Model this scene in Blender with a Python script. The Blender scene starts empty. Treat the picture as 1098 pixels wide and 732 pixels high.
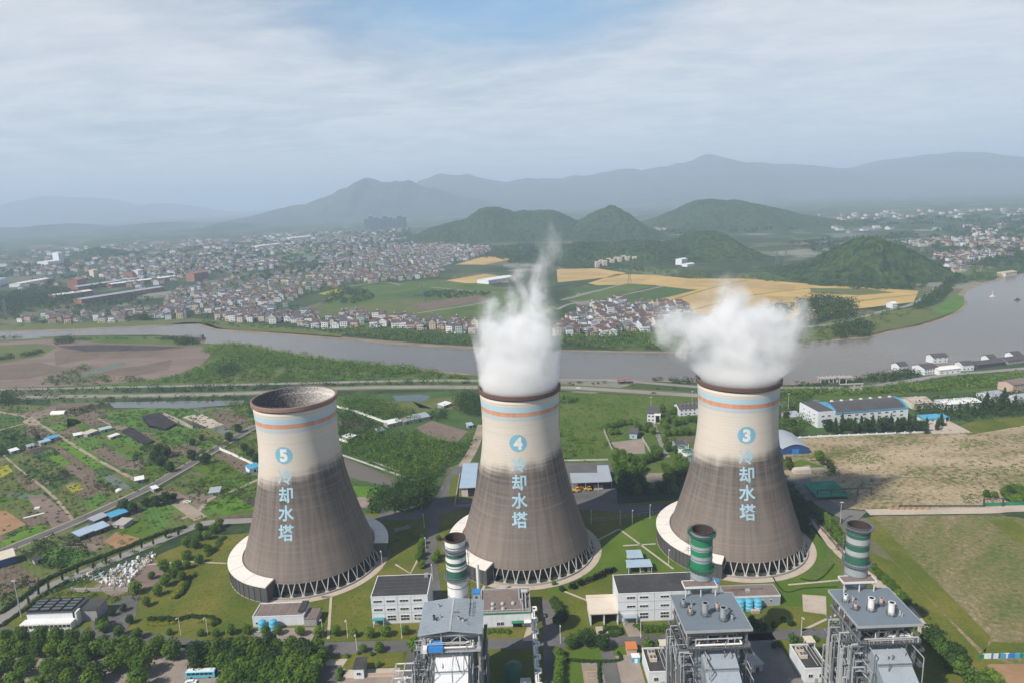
import bpy, bmesh, math, random
import numpy as np
from math import radians, sin, cos, pi, tan, atan2, hypot
from mathutils import Vector, Matrix
from mathutils.geometry import tessellate_polygon

scene = bpy.context.scene
COL = scene.collection
rnd = random.Random(7)

# ------------------------------------------------------------------ camera
F, PITCH, ROLL, CAMH = 751.1, radians(11.77), radians(2.29), 183.8
cam_data = bpy.data.cameras.new('camera')
cam_data.sensor_fit = 'HORIZONTAL'
cam_data.sensor_width = 36.0
cam_data.lens = F / 1098 * 36.0
cam_data.clip_start = 1.0
cam_data.clip_end = 90000
cam = bpy.data.objects.new('camera', cam_data)
COL.objects.link(cam)
cam.matrix_world = Matrix.Translation((0, 0, CAMH)) @ Matrix.Rotation(pi/2 - PITCH, 4, 'X') @ Matrix.Rotation(-ROLL, 4, 'Z')
scene.camera = cam

# ------------------------------------------------------------------ sun, sky, exposure
SUN_EL = radians(46)
SHADOW_AZ = radians(38)                 # shadows run this way, measured from +x towards +y
sund = bpy.data.lights.new('sun', 'SUN')
sund.energy = 5.0
sund.angle = radians(0.55)
sund.color = (1.0, 0.93, 0.83)
sun = bpy.data.objects.new('sun', sund)
COL.objects.link(sun)
ray = Vector((cos(SHADOW_AZ)*cos(SUN_EL), sin(SHADOW_AZ)*cos(SUN_EL), -sin(SUN_EL)))
sun.rotation_euler = ray.to_track_quat('-Z', 'Y').to_euler()

world = bpy.data.worlds.new('World')
scene.world = world
world.use_nodes = True
wn = world.node_tree
wn.nodes.clear()
scene.view_settings.view_transform = 'Standard'
scene.view_settings.look = 'None'
scene.view_settings.exposure = 0.24
scene.view_settings.gamma = 1.0
scene.view_settings.use_curve_mapping = False
scene.render.engine = 'CYCLES'
cy = scene.cycles
cy.use_denoising = True
cy.max_bounces = 12
cy.diffuse_bounces = 3
cy.glossy_bounces = 3
cy.transmission_bounces = 4
cy.transparent_max_bounces = 8
cy.volume_bounces = 10
cy.volume_step_rate = 0.11
cy.volume_max_steps = 512
cy.sample_clamp_indirect = 6.0


class Nodes:
    """small helper to write node trees as expressions"""
    def __init__(self, tree):
        self.t = tree

    def new(self, kind, **props):
        n = self.t.nodes.new(kind)
        for k, v in props.items():
            setattr(n, k, v)
        return n

    def put(self, sock, v):
        if v is None:
            return
        if hasattr(v, 'is_output') or isinstance(v, bpy.types.NodeSocket):
            self.t.links.new(v, sock)
        elif isinstance(v, (tuple, list)) and len(v) == 3 and sock.type == 'RGBA':
            sock.default_value = (*v, 1)
        else:
            sock.default_value = v

    def math(self, op, a, b=None, c=None, clamp=False):
        n = self.new('ShaderNodeMath', operation=op, use_clamp=clamp)
        for i, v in enumerate((a, b, c)):
            self.put(n.inputs[i], v)
        return n.outputs[0]

    def vmath(self, op, a, b=None, out=0):
        n = self.new('ShaderNodeVectorMath', operation=op)
        self.put(n.inputs[0], a)
        self.put(n.inputs[1], b)
        return n.outputs[out]

    def scale(self, a, s):
        n = self.new('ShaderNodeVectorMath', operation='SCALE')
        self.put(n.inputs[0], a)
        self.put(n.inputs['Scale'], s)
        return n.outputs[0]

    def sep(self, v):
        n = self.new('ShaderNodeSeparateXYZ')
        self.put(n.inputs[0], v)
        return n.outputs

    def comb(self, x, y, z):
        n = self.new('ShaderNodeCombineXYZ')
        for i, v in enumerate((x, y, z)):
            self.put(n.inputs[i], v)
        return n.outputs[0]

    def mix(self, f, a, b, blend='MIX'):
        n = self.new('ShaderNodeMix', data_type='RGBA', blend_type=blend)
        self.put(n.inputs[0], f)
        self.put(n.inputs[6], a)
        self.put(n.inputs[7], b)
        return n.outputs[2]

    def noise(self, vec, scale, detail=3, rough=0.55, out=0):
        n = self.new('ShaderNodeTexNoise')
        self.put(n.inputs['Vector'], vec)
        n.inputs['Scale'].default_value = scale
        n.inputs['Detail'].default_value = detail
        n.inputs['Roughness'].default_value = rough
        return n.outputs[out]

    def voronoi(self, vec, scale, out='Color'):
        n = self.new('ShaderNodeTexVoronoi')
        self.put(n.inputs['Vector'], vec)
        n.inputs['Scale'].default_value = scale
        return n.outputs[out]

    def ramp(self, f, stops, interp='LINEAR'):
        n = self.new('ShaderNodeValToRGB')
        r = n.color_ramp
        r.interpolation = interp
        while len(r.elements) > 1:
            r.elements.remove(r.elements[-1])
        for i, (p, c) in enumerate(stops):
            e = r.elements[0] if i == 0 else r.elements.new(p)
            e.position = p
            e.color = (*c, 1) if len(c) == 3 else c
        self.put(n.inputs[0], f)
        return n.outputs[0]

    def smooth(self, v, a, b, lo=0.0, hi=1.0):
        n = self.new('ShaderNodeMapRange', interpolation_type='SMOOTHSTEP')
        self.put(n.inputs[0], v)
        for i, q in enumerate((a, b, lo, hi)):
            n.inputs[1+i].default_value = q
        return n.outputs[0]


W = Nodes(wn)
sky = W.new('ShaderNodeTexSky', sky_type='NISHITA')
sky.sun_disc = False
sky.sun_elevation = SUN_EL
sky.sun_rotation = atan2(-cos(SHADOW_AZ), -sin(SHADOW_AZ))
sky.altitude = 200
sky.air_density = 1.0
sky.dust_density = 0.8
sky.ozone_density = 2.0
SKY = 0.062
HAZE = 1.4e-4
gen = W.new('ShaderNodeTexCoord').outputs['Generated']
dx, dy, dz = W.sep(gen)
zz = W.math('ADD', W.math('MAXIMUM', dz, 0.0), 0.10)
cuv = W.comb(W.math('DIVIDE', dx, zz), W.math('DIVIDE', dy, zz), 0.0)
warp = W.vmath('ADD', cuv, W.scale(W.noise(cuv, 0.6, 3, 0.5, out=1), 0.9))
wisp = W.noise(W.vmath('MULTIPLY', warp, (0.7, 1.0, 1)), 0.9, 8, 0.62)
fine = W.noise(W.vmath('MULTIPLY', warp, (1.0, 1.5, 1)), 2.6, 8, 0.66)
# a blue opening in the veil of cloud, high above the river
gx = W.math('DIVIDE', W.math('SUBTRACT', W.math('DIVIDE', dx, dy), -0.02), 0.36)
gz = W.math('DIVIDE', W.math('SUBTRACT', dz, 0.27), 0.12)
gap = W.math('SUBTRACT', 1.0, W.math('ADD', W.math('MULTIPLY', gx, gx), W.math('MULTIPLY', gz, gz)), clamp=True)
gap = W.math('MULTIPLY', gap, W.smooth(dy, 0.0, 0.3))
veil = W.math('ADD', W.math('MULTIPLY', W.math('SUBTRACT', wisp, 0.5), 1.1), W.math('MULTIPLY', W.math('SUBTRACT', fine, 0.5), 0.6))
veil = W.math('ADD', veil, W.math('SUBTRACT', 0.84, W.math('MULTIPLY', gap, 0.74)))
veil = W.math('MULTIPLY', W.smooth(veil, 0.0, 1.0, 0.0, 0.9), W.smooth(dz, 0.28, 0.50, 1.0, 0.03))
skyc = W.mix(1.0, sky.outputs[0], (SKY*1.05, SKY*1.18, SKY*1.22), 'MULTIPLY')
shade = W.mix(W.smooth(fine, 0.35, 0.7), (0.62, 0.655, 0.70), (0.71, 0.735, 0.765))
skyc = W.mix(1.0, skyc, W.comb(*[W.math('ADD', 1.0, W.math('MULTIPLY', gap, k)) for k in (0.75, 0.85, 0.8)]), 'MULTIPLY')
colr = W.mix(veil, skyc, shade)
bg = W.new('ShaderNodeBackground')
W.put(bg.inputs[0], colr)
bg.inputs[1].default_value = 1.0
wo = W.new('ShaderNodeOutputWorld')
wn.links.new(bg.outputs[0], wo.inputs[0])


def ground(px, py, z=0.0):
    """where the sight line through a point of the photograph meets the level z"""
    a, b = px - 549, py - 366
    c, s = cos(ROLL), sin(ROLL)
    u, w = a*c - b*s, a*s + b*c
    d = (u/F, cos(PITCH) - w/F*sin(PITCH), -sin(PITCH) - w/F*cos(PITCH))
    t = (z - CAMH)/d[2]
    return (d[0]*t, d[1]*t)


def upright(px, py, y):
    """x and height of the sight line where it is y metres ahead"""
    a, b = px - 549, py - 366
    c, s = cos(ROLL), sin(ROLL)
    u, w = a*c - b*s, a*s + b*c
    d = (u/F, cos(PITCH) - w/F*sin(PITCH), -sin(PITCH) - w/F*cos(PITCH))
    t = y/d[1]
    return d[0]*t, CAMH + d[2]*t

# ------------------------------------------------------------------ mesh building
class MB:
    """collects faces with materials and builds ONE mesh object"""
    def __init__(self):
        self.v, self.f, self.mi, self.mats = [], [], [], []

    def m(self, mat):
        if mat not in self.mats:
            self.mats.append(mat)
        return self.mats.index(mat)

    def poly(self, pts, mat):
        k = len(self.v)
        self.v += [tuple(p) for p in pts]
        self.f.append(tuple(range(k, k+len(pts))))
        self.mi.append(self.m(mat))
        return self

    def box(self, x0, x1, y0, y1, z0, z1, mat, top=None, rot=0.0, at=(0, 0)):
        k = len(self.v)
        c, s = cos(rot), sin(rot)
        for z in (z0, z1):
            for x, y in ((x0, y0), (x1, y0), (x1, y1), (x0, y1)):
                self.v.append((at[0]+x*c-y*s, at[1]+x*s+y*c, z))
        i = self.m(mat)
        j = self.m(top) if top else i
        for q, mm in (((0, 3, 2, 1), i), ((4, 5, 6, 7), j), ((0, 1, 5, 4), i), ((1, 2, 6, 5), i), ((2, 3, 7, 6), i), ((3, 0, 4, 7), i)):
            self.f.append(tuple(k+a for a in q))
            self.mi.append(mm)
        return self

    def prism(self, pts, z0, z1, mat, top=None):
        n, k = len(pts), len(self.v)
        a = sum(pts[i][0]*pts[(i+1) % n][1]-pts[(i+1) % n][0]*pts[i][1] for i in range(n))
        if a < 0:
            pts = pts[::-1]
        self.v += [(x, y, z0) for x, y in pts] + [(x, y, z1) for x, y in pts]
        i = self.m(mat)
        j = self.m(top) if top else i
        for q in range(n):
            r_ = (q+1) % n
            self.f.append((k+q, k+r_, k+n+r_, k+n+q))
            self.mi.append(i)
        self.f.append(tuple(k+n+q for q in range(n)))
        self.mi.append(j)
        self.f.append(tuple(k+q for q in reversed(range(n))))
        self.mi.append(i)
        return self

    def extr_x(self, pts, x0, x1, mat):
        """a y-z outline swept along x"""
        n, k = len(pts), len(self.v)
        self.v += [(x0, y, z) for y, z in pts] + [(x1, y, z) for y, z in pts]
        i = self.m(mat)
        for q in range(n):
            r_ = (q+1) % n
            self.f.append((k+q, k+r_, k+n+r_, k+n+q))
            self.mi.append(i)
        self.f.append(tuple(k+q for q in range(n)))
        self.f.append(tuple(k+n+q for q in reversed(range(n))))
        self.mi += [i, i]
        return self

    def tube(self, p0, p1, r0, mat, n=6, r1=None, caps=True):
        r1 = r0 if r1 is None else r1
        a, b = Vector(p0), Vector(p1)
        d = (b-a).normalized()
        e = d.orthogonal().normalized()
        g = d.cross(e)
        k = len(self.v)
        for q, r in ((a, r0), (b, r1)):
            for i in range(n):
                t = 2*pi*i/n
                self.v.append(tuple(q + e*(r*cos(t)) + g*(r*sin(t))))
        j = self.m(mat)
        for i in range(n):
            h = (i+1) % n
            self.f.append((k+i, k+h, k+n+h, k+n+i))
            self.mi.append(j)
        if caps:
            self.f.append(tuple(k+n+i for i in range(n)))
            self.f.append(tuple(k+i for i in reversed(range(n))))
            self.mi += [j, j]
        return self

    def path(self, pts, r, mat, n=6):
        for a, b in zip(pts, pts[1:]):
            self.tube(a, b, r, mat, n)
        return self

    def lathe(self, prof, mats, n=32, cx=0, cy=0, a0=0.0, a1=2*pi):
        """prof: (radius, z) pairs; mats: one material or one per ring of faces"""
        full = abs(a1-a0-2*pi) < 1e-6
        cols = n if full else n+1
        k = len(self.v)
        for r, z in prof:
            for i in range(cols):
                t = a0+(a1-a0)*i/n
                self.v.append((cx+r*cos(t), cy+r*sin(t), z))
        for j in range(len(prof)-1):
            mm = self.m(mats[j] if isinstance(mats, list) else mats)
            for i in range(n):
                h = (i+1) % cols
                self.f.append((k+j*cols+i, k+j*cols+h, k+(j+1)*cols+h, k+(j+1)*cols+i))
                self.mi.append(mm)
        return self

    def build(self, name, parent=None, at=(0, 0, 0), smooth=False):
        me = bpy.data.meshes.new(name)
        ox, oy, oz = at
        me.from_pydata([(x-ox, y-oy, z-oz) for x, y, z in self.v], [], self.f)
        for q in self.mats:
            me.materials.append(q)
        me.polygons.foreach_set('material_index', self.mi)
        if smooth:
            me.polygons.foreach_set('use_smooth', [True]*len(me.polygons))
        me.update()
        o = bpy.data.objects.new(name, me)
        COL.objects.link(o)
        if parent is not None:
            o.parent = parent
        else:
            o.location = at
        return o


ORIGIN = {}


def tag(o, label=None, cat=None, group=None, kind=None):
    for k, v in (('label', label), ('category', cat), ('group', group), ('kind', kind)):
        if v:
            o[k] = v
    return o


def thing(name, label, cat, at=(0, 0, 0), group=None):
    o = bpy.data.objects.new(name, None)
    COL.objects.link(o)
    o.location = at
    ORIGIN[o.name] = tuple(at)
    return tag(o, label, cat, group)


def part(name, mb, parent, smooth=False):
    """mb is in world coordinates; the part hangs under its thing"""
    top = parent
    while top.parent is not None:
        top = top.parent
    return mb.build(name, parent, ORIGIN[top.name], smooth)


def single(name, mb, at, label, cat, group=None, smooth=False):
    return tag(mb.build(name, None, at, smooth), label, cat, group)


def kids(o):
    return [c for c in bpy.data.objects if c.parent == o]


def dup(o, loc=None, rotz=None, label=None, parent=None, ch=None, sc=None):
    c = o.copy()
    COL.objects.link(c)
    if parent is not None:
        c.parent = parent
    if loc is not None:
        c.location = loc
        ORIGIN[c.name] = tuple(loc)
    if rotz is not None:
        c.rotation_euler = (0, 0, rotz)
    if sc is not None:
        c.scale = sc
    if label:
        c['label'] = label
    for k in (o.children if ch is None else ch):
        dup(k, parent=c)
    return c


def structure(name, mb, smooth=False):
    return tag(mb.build(name, smooth=smooth), kind='structure')


def np_mesh(name, verts, faces, mats, mi=None, smooth=False):
    """verts n x 3, faces m x 4 arrays"""
    me = bpy.data.meshes.new(name)
    n, m_ = len(verts), len(faces)
    k = faces.shape[1]
    me.vertices.add(n)
    me.vertices.foreach_set('co', verts.astype(np.float32).ravel())
    me.loops.add(m_*k)
    me.loops.foreach_set('vertex_index', faces.astype(np.int32).ravel())
    me.polygons.add(m_)
    me.polygons.foreach_set('loop_start', np.arange(0, m_*k, k, dtype=np.int32))
    me.polygons.foreach_set('loop_total', np.full(m_, k, dtype=np.int32))
    for q in mats:
        me.materials.append(q)
    if mi is not None:
        me.polygons.foreach_set('material_index', mi.astype(np.int32))
    if smooth:
        me.polygons.foreach_set('use_smooth', np.ones(m_, dtype=bool))
    me.update(calc_edges=True)
    o = bpy.data.objects.new(name, me)
    COL.objects.link(o)
    return o


# ------------------------------------------------------------------ materials
MAT = {}


def new_mat(name):
    m = bpy.data.materials.new(name)
    m.use_nodes = True
    m.node_tree.nodes.clear()
    N = Nodes(m.node_tree)
    out = N.new('ShaderNodeOutputMaterial')
    MAT[name] = m
    return m, N, out


def principled(N, out, col, rough=0.7, metal=0.0, spec=0.4, bump=None, bump_d=0.1):
    b = N.new('ShaderNodeBsdfPrincipled')
    N.put(b.inputs['Base Color'], col)
    N.put(b.inputs['Roughness'], rough)
    b.inputs['Metallic'].default_value = metal
    b.inputs['Specular IOR Level'].default_value = spec
    if bump is not None:
        bn = N.new('ShaderNodeBump')
        bn.inputs['Distance'].default_value = bump_d
        bn.inputs['Strength'].default_value = 0.6
        N.put(bn.inputs['Height'], bump)
        N.put(b.inputs['Normal'], bn.outputs[0])
    N.t.links.new(b.outputs[0], out.inputs[0])
    return b


def paint(name, col, rough=0.6, metal=0.0, var=0.22, scale=0.6, dirt=None, spec=0.35):
    """a plain surface with weathering: broad patches, rain streaks down walls, fine speckle"""
    m, N, out = new_mat(name)
    p = N.new('ShaderNodeNewGeometry').outputs['Position']
    a = N.noise(p, scale*0.25, 4, 0.6)
    b = N.noise(N.vmath('MULTIPLY', p, (1.6, 1.6, 0.15)), scale, 4, 0.65)
    d = dirt or tuple(c*0.55+0.01 for c in col)
    f = N.math('ADD', N.math('MULTIPLY', N.smooth(a, 0.4, 0.75), var), N.math('MULTIPLY', N.smooth(b, 0.45, 0.8), var*1.4))
    principled(N, out, N.mix(f, col, d), rough, metal, spec)
    return m


def ground_mat(name, stops, scale, detail=5, fine=1.2, fine_amt=0.35, stretch=(1, 1, 1), bump=0.15, rough=0.95, rot=0.0):
    """soil, grass, crops: a colour ramp over broad noise, broken up by finer noise"""
    m, N, out = new_mat(name)
    p = N.new('ShaderNodeNewGeometry').outputs['Position']
    if rot:
        mp = N.new('ShaderNodeMapping')
        mp.inputs['Rotation'].default_value = (0, 0, rot)
        N.put(mp.inputs[0], p)
        p = mp.outputs[0]
    q = N.vmath('MULTIPLY', p, stretch)
    a = N.noise(q, scale, detail, 0.6)
    b = N.noise(p, fine, 4, 0.7)
    f = N.math('ADD', a, N.math('MULTIPLY', N.math('SUBTRACT', b, 0.5), fine_amt))
    col = N.ramp(f, stops)
    principled(N, out, col, rough, 0, 0.15, b if bump else None, bump)
    return m


def crop_mat(name, lo, hi, soil, period=2.6, rough=0.95):
    """planted rows running with the farm tracks, gaps showing soil"""
    m, N, out = new_mat(name)
    p = N.new('ShaderNodeNewGeometry').outputs['Position']
    mp = N.new('ShaderNodeMapping')
    mp.inputs['Rotation'].default_value = (0, 0, radians(-36))
    N.put(mp.inputs[0], p)
    x, y, z = N.sep(mp.outputs[0])
    a = N.noise(p, 0.05, 5, 0.6)
    b = N.noise(p, 0.7, 5, 0.75)
    w = N.math('SINE', N.math('ADD', N.math('MULTIPLY', x, 2*pi/period), N.math('MULTIPLY', a, 5.0)))
    f = N.math('ADD', N.math('MULTIPLY', w, 0.07), N.math('ADD', N.math('MULTIPLY', a, 0.7), N.math('MULTIPLY', b, 0.9)))
    col = N.mix(N.smooth(f, 0.45, 1.1), lo, hi)
    col = N.mix(N.smooth(N.math('ADD', N.math('MULTIPLY', b, 0.8), N.math('MULTIPLY', w, -0.055)), 0.44, 0.60), col, soil)
    principled(N, out, col, rough, 0, 0.1, b, 0.3)
    return m


def leaf_mat(name, dark, light, hue=0.3, scale=0.09):
    m, N, out = new_mat(name)
    g = N.new('ShaderNodeNewGeometry')
    oi = N.new('ShaderNodeObjectInfo')
    a = N.noise(g.outputs['Position'], scale, 3, 0.6)
    f = N.math('ADD', N.math('MULTIPLY', g.outputs['Random Per Island'], 0.42), N.math('MULTIPLY', N.smooth(a, 0.3, 0.7), 0.36))
    f = N.math('ADD', f, N.math('MULTIPLY', oi.outputs['Random'], hue))
    col = N.mix(f, dark, light)
    d = N.new('ShaderNodeBsdfDiffuse')
    t = N.new('ShaderNodeBsdfTranslucent')
    N.put(d.inputs[0], col)
    N.put(t.inputs[0], N.mix(0.5, col, (light[0]*1.2, light[1]*1.15, light[2]*0.6)))
    mx = N.new('ShaderNodeMixShader')
    mx.inputs[0].default_value = 0.28
    N.t.links.new(d.outputs[0], mx.inputs[1])
    N.t.links.new(t.outputs[0], mx.inputs[2])
    N.t.links.new(mx.outputs[0], out.inputs[0])
    return m


white = paint('white_paint', (0.72, 0.71, 0.69))
white_wall = paint('white_wall', (0.67, 0.695, 0.73), var=0.22)
cream = paint('cream_wall', (0.60, 0.53, 0.42), var=0.3)
pinkish = paint('pink_wall', (0.52, 0.38, 0.31), var=0.3)
greenish = paint('pale_green_wall', (0.40, 0.49, 0.42), var=0.3)
greywall = paint('grey_wall', (0.33, 0.33, 0.34), var=0.3)
blue_grey = paint('blue_grey_sheet', (0.155, 0.19, 0.225), 0.5, 0.0, 0.2)
pale_blue_grey = paint('pale_metal_sheet', (0.36, 0.39, 0.425), 0.45, 0.1, 0.2)
grey_metal = paint('grey_metal', (0.165, 0.18, 0.195), 0.5, 0.2, 0.3, 1.5)
pale_metal = paint('pale_metal', (0.41, 0.42, 0.43), 0.5, 0.1, 0.3, 1.5)
dark_metal = paint('dark_metal', (0.075, 0.08, 0.085), 0.6, 0.1, 0.3, 1.5)
dark_roof = paint('dark_roof', (0.040, 0.038, 0.040), 0.8, 0.0, 0.5, 0.5, (0.085, 0.08, 0.078))
brown_roof = paint('brown_roof', (0.20, 0.155, 0.135), 0.85, 0.0, 0.5, 0.5, (0.09, 0.075, 0.07))
tile_dark = paint('dark_tile', (0.085, 0.078, 0.08), 0.8, 0, 0.4)
tile_red = paint('red_tile', (0.125, 0.07, 0.058), 0.8, 0, 0.4)
tile_slate = paint('slate_tile', (0.10, 0.125, 0.145), 0.8, 0, 0.4)
brick = paint('brick', (0.30, 0.14, 0.10), 0.85, 0, 0.35)
blue_roof = paint('blue_sheet', (0.07, 0.33, 0.52), 0.5, 0.0, 0.25)
blue_pale_roof = paint('pale_blue_sheet', (0.34, 0.44, 0.54), 0.5, 0.0, 0.25)
blue_dark = paint('navy_sheet', (0.025, 0.075, 0.21), 0.5, 0.0, 0.2)
blue_bright = paint('blue_tarpaulin', (0.03, 0.20, 0.55), 0.5, 0.0, 0.2)
tank_blue = paint('tank_blue', (0.07, 0.38, 0.55), 0.4, 0.0, 0.2)
green_paint = paint('green_paint', (0.018, 0.20, 0.095), 0.55, 0, 0.3)
green_dark = paint('dark_green_paint', (0.03, 0.125, 0.085), 0.55, 0, 0.3)
stack_grey = paint('stack_grey', (0.33, 0.37, 0.39), 0.5, 0.1, 0.35)
rust = paint('rust', (0.055, 0.036, 0.031), 0.9, 0, 0.4)
orange = paint('orange_paint', (0.55, 0.19, 0.06), 0.7)
yellow = paint('yellow_paint', (0.62, 0.38, 0.06), 0.6)
concrete = paint('concrete', (0.36, 0.335, 0.305), 0.9, 0, 0.4, 0.4)
concrete_warm = paint('warm_concrete', (0.45, 0.38, 0.31), 0.9, 0, 0.4, 0.3)
concrete_dark = paint('dark_concrete', (0.10, 0.095, 0.09), 0.9, 0, 0.4, 0.5)
barrier_wall = paint('barrier_wall', (0.085, 0.085, 0.085), 0.7, 0, 0.4, 0.8)
barrier_roof = paint('barrier_roof', (0.74, 0.69, 0.63), 0.6, 0, 0.2)
pillar = paint('pillar_concrete', (0.46, 0.44, 0.41), 0.85, 0, 0.3)
dark_void = paint('dark_interior', (0.012, 0.012, 0.012), 0.9, 0, 0.2)  # near black: shade inside openings painted in; also black tyres, doors, panels
mark_white = paint('road_paint', (0.6, 0.6, 0.58), 0.8)
bark = paint('bark', (0.10, 0.075, 0.055), 0.95, 0, 0.4, 3)
green_net = ground_mat('green_net', [(0.3, (0.015, 0.17, 0.105)), (0.7, (0.045, 0.27, 0.18))], 0.12)

m_, N_, out_ = new_mat('window_glass')
glass = m_
principled(N_, out_, (0.018, 0.022, 0.027), 0.12, 0, 0.5)
m_, N_, out_ = new_mat('water')
water = m_
p_ = N_.new('ShaderNodeNewGeometry').outputs['Position']
rip = N_.noise(N_.vmath('MULTIPLY', p_, (0.5, 1, 1)), 0.12, 5, 0.6)
big = N_.noise(p_, 0.004, 3, 0.5)
principled(N_, out_, N_.mix(N_.smooth(big, 0.3, 0.7), (0.115, 0.095, 0.070), (0.15, 0.126, 0.095)), 0.2, 0, 0.28, rip, 0.35)
m_, N_, out_ = new_mat('pond_water')
pond = m_
principled(N_, out_, (0.075, 0.085, 0.075), 0.15, 0, 0.5)

asphalt = ground_mat('asphalt', [(0.3, (0.085, 0.083, 0.083)), (0.7, (0.15, 0.145, 0.14))], 0.05, fine_amt=0.5)
asphalt_worn = ground_mat('worn_asphalt', [(0.3, (0.13, 0.125, 0.12)), (0.7, (0.20, 0.19, 0.18))], 0.06, fine_amt=0.5)
asphalt_pale = ground_mat('pale_asphalt', [(0.3, (0.20, 0.19, 0.175)), (0.7, (0.28, 0.265, 0.245))], 0.03, fine_amt=0.3)
dirt_road = ground_mat('dirt_road', [(0.3, (0.24, 0.19, 0.14)), (0.7, (0.36, 0.30, 0.23))], 0.08, fine_amt=0.4)
paving = ground_mat('paving', [(0.3, (0.22, 0.18, 0.15)), (0.7, (0.31, 0.26, 0.22))], 0.12, fine_amt=0.4)
lawn = ground_mat('lawn_grass', [(0.25, (0.062, 0.090, 0.012)), (0.5, (0.100, 0.120, 0.016)), (0.64, (0.145, 0.138, 0.025)), (0.82, (0.20, 0.16, 0.05))], 0.035, 8, 0.8, 0.75)
lawn_green = ground_mat('lawn_green', [(0.3, (0.055, 0.108, 0.012)), (0.6, (0.088, 0.14, 0.016)), (0.8, (0.13, 0.15, 0.025))], 0.04, 6, 0.9, 0.5)
meadow = ground_mat('meadow', [(0.25, (0.042, 0.082, 0.014)), (0.5, (0.075, 0.12, 0.022)), (0.75, (0.125, 0.14, 0.04))], 0.02, 7, 0.35, 0.8, bump=0.5)
field_dry = ground_mat('dry_field', [(0.34, (0.085, 0.118, 0.03)), (0.47, (0.145, 0.145, 0.05)), (0.56, (0.195, 0.155, 0.085)), (0.72, (0.31, 0.245, 0.16))], 0.02, 9, 0.45, 0.9, (1.9, 0.6, 1), rot=0.75)
sand_lot = ground_mat('sandy_lot', [(0.30, (0.085, 0.115, 0.03)), (0.40, (0.17, 0.155, 0.07)), (0.47, (0.27, 0.215, 0.13)), (0.60, (0.36, 0.285, 0.185)), (0.82, (0.46, 0.38, 0.275))], 0.018, 9, 0.35, 0.9, (0.7, 1.6, 1))
soil_brown = crop_mat('brown_soil', (0.10, 0.075, 0.056), (0.20, 0.15, 0.115), (0.07, 0.085, 0.035), 2.4)
soil_pink = ground_mat('pink_soil', [(0.25, (0.13, 0.092, 0.075)), (0.7, (0.235, 0.18, 0.15))], 0.012, 6, 0.2, 0.5, (0.6, 2.2, 1))
soil_dark = ground_mat('dark_soil', [(0.3, (0.03, 0.026, 0.025)), (0.7, (0.085, 0.07, 0.062))], 0.05, 6, 0.6, 0.5)
soil_orange = ground_mat('orange_soil', [(0.3, (0.25, 0.14, 0.07)), (0.7, (0.33, 0.21, 0.12))], 0.08)
crop_bright = ground_mat('bright_crop', [(0.3, (0.065, 0.15, 0.015)), (0.7, (0.12, 0.22, 0.025))], 0.06, 4, 0.9, 0.6, (1, 0.2, 1))
crop_green = crop_mat('green_crop', (0.045, 0.115, 0.022), (0.11, 0.205, 0.038), (0.10, 0.085, 0.05))
crop_dark = crop_mat('dark_crop', (0.028, 0.066, 0.018), (0.08, 0.135, 0.036), (0.075, 0.065, 0.042), 3.2)
crop_olive = crop_mat('olive_crop', (0.055, 0.09, 0.022), (0.145, 0.155, 0.052), (0.135, 0.105, 0.07), 3.0)
crop_grey = ground_mat('netted_crop', [(0.3, (0.10, 0.125, 0.10)), (0.7, (0.155, 0.18, 0.15))], 0.06)
yellow_flower = ground_mat('yellow_crop', [(0.3, (0.18, 0.19, 0.02)), (0.7, (0.36, 0.33, 0.03))], 0.3)
wheat = ground_mat('ripe_grain', [(0.3, (0.37, 0.255, 0.085)), (0.7, (0.50, 0.355, 0.14))], 0.012, 5, 0.08, 0.3)
wheat_pale = ground_mat('pale_grain', [(0.3, (0.33, 0.225, 0.085)), (0.7, (0.44, 0.32, 0.15))], 0.015, 5, 0.08, 0.4)
black_net = ground_mat('black_net', [(0.3, (0.018, 0.016, 0.018)), (0.7, (0.05, 0.045, 0.048))], 0.2)
mud = ground_mat('mud_bank', [(0.3, (0.16, 0.125, 0.085)), (0.7, (0.28, 0.225, 0.16))], 0.03)

# the wide plain: patchwork of plots and groves that gets coarser with distance
m_, N_, out_ = new_mat('plain')
plain = m_
p_ = N_.new('ShaderNodeNewGeometry').outputs['Position']
wv = N_.vmath('ADD', p_, N_.scale(N_.noise(p_, 0.004, 2, 0.5, out=1), 60.0))
plots = N_.voronoi(N_.vmath('MULTIPLY', wv, (1.0, 0.55, 1)), 0.011)
ps = N_.sep(plots)
pc = N_.ramp(ps[0], [(0.0, (0.04, 0.068, 0.03)), (0.2, (0.065, 0.10, 0.036)), (0.4, (0.095, 0.13, 0.05)), (0.55, (0.15, 0.145, 0.08)), (0.7, (0.06, 0.09, 0.045)), (0.8, (0.14, 0.17, 0.08)), (0.92, (0.24, 0.24, 0.19))], 'CONSTANT')
grv = N_.smooth(N_.noise(p_, 0.006, 6, 0.65), 0.46, 0.56)
gcol = N_.ramp(N_.noise(p_, 0.12, 4, 0.7), [(0.35, (0.018, 0.038, 0.016)), (0.65, (0.055, 0.085, 0.032))])
pc = N_.mix(grv, pc, gcol)
pc = N_.mix(N_.smooth(N_.noise(p_, 0.2, 4, 0.7), 0.3, 0.75), N_.mix(0.3, pc, (0.02, 0.03, 0.012)), pc)
principled(N_, out_, pc, 1.0, 0, 0.1)

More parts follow.
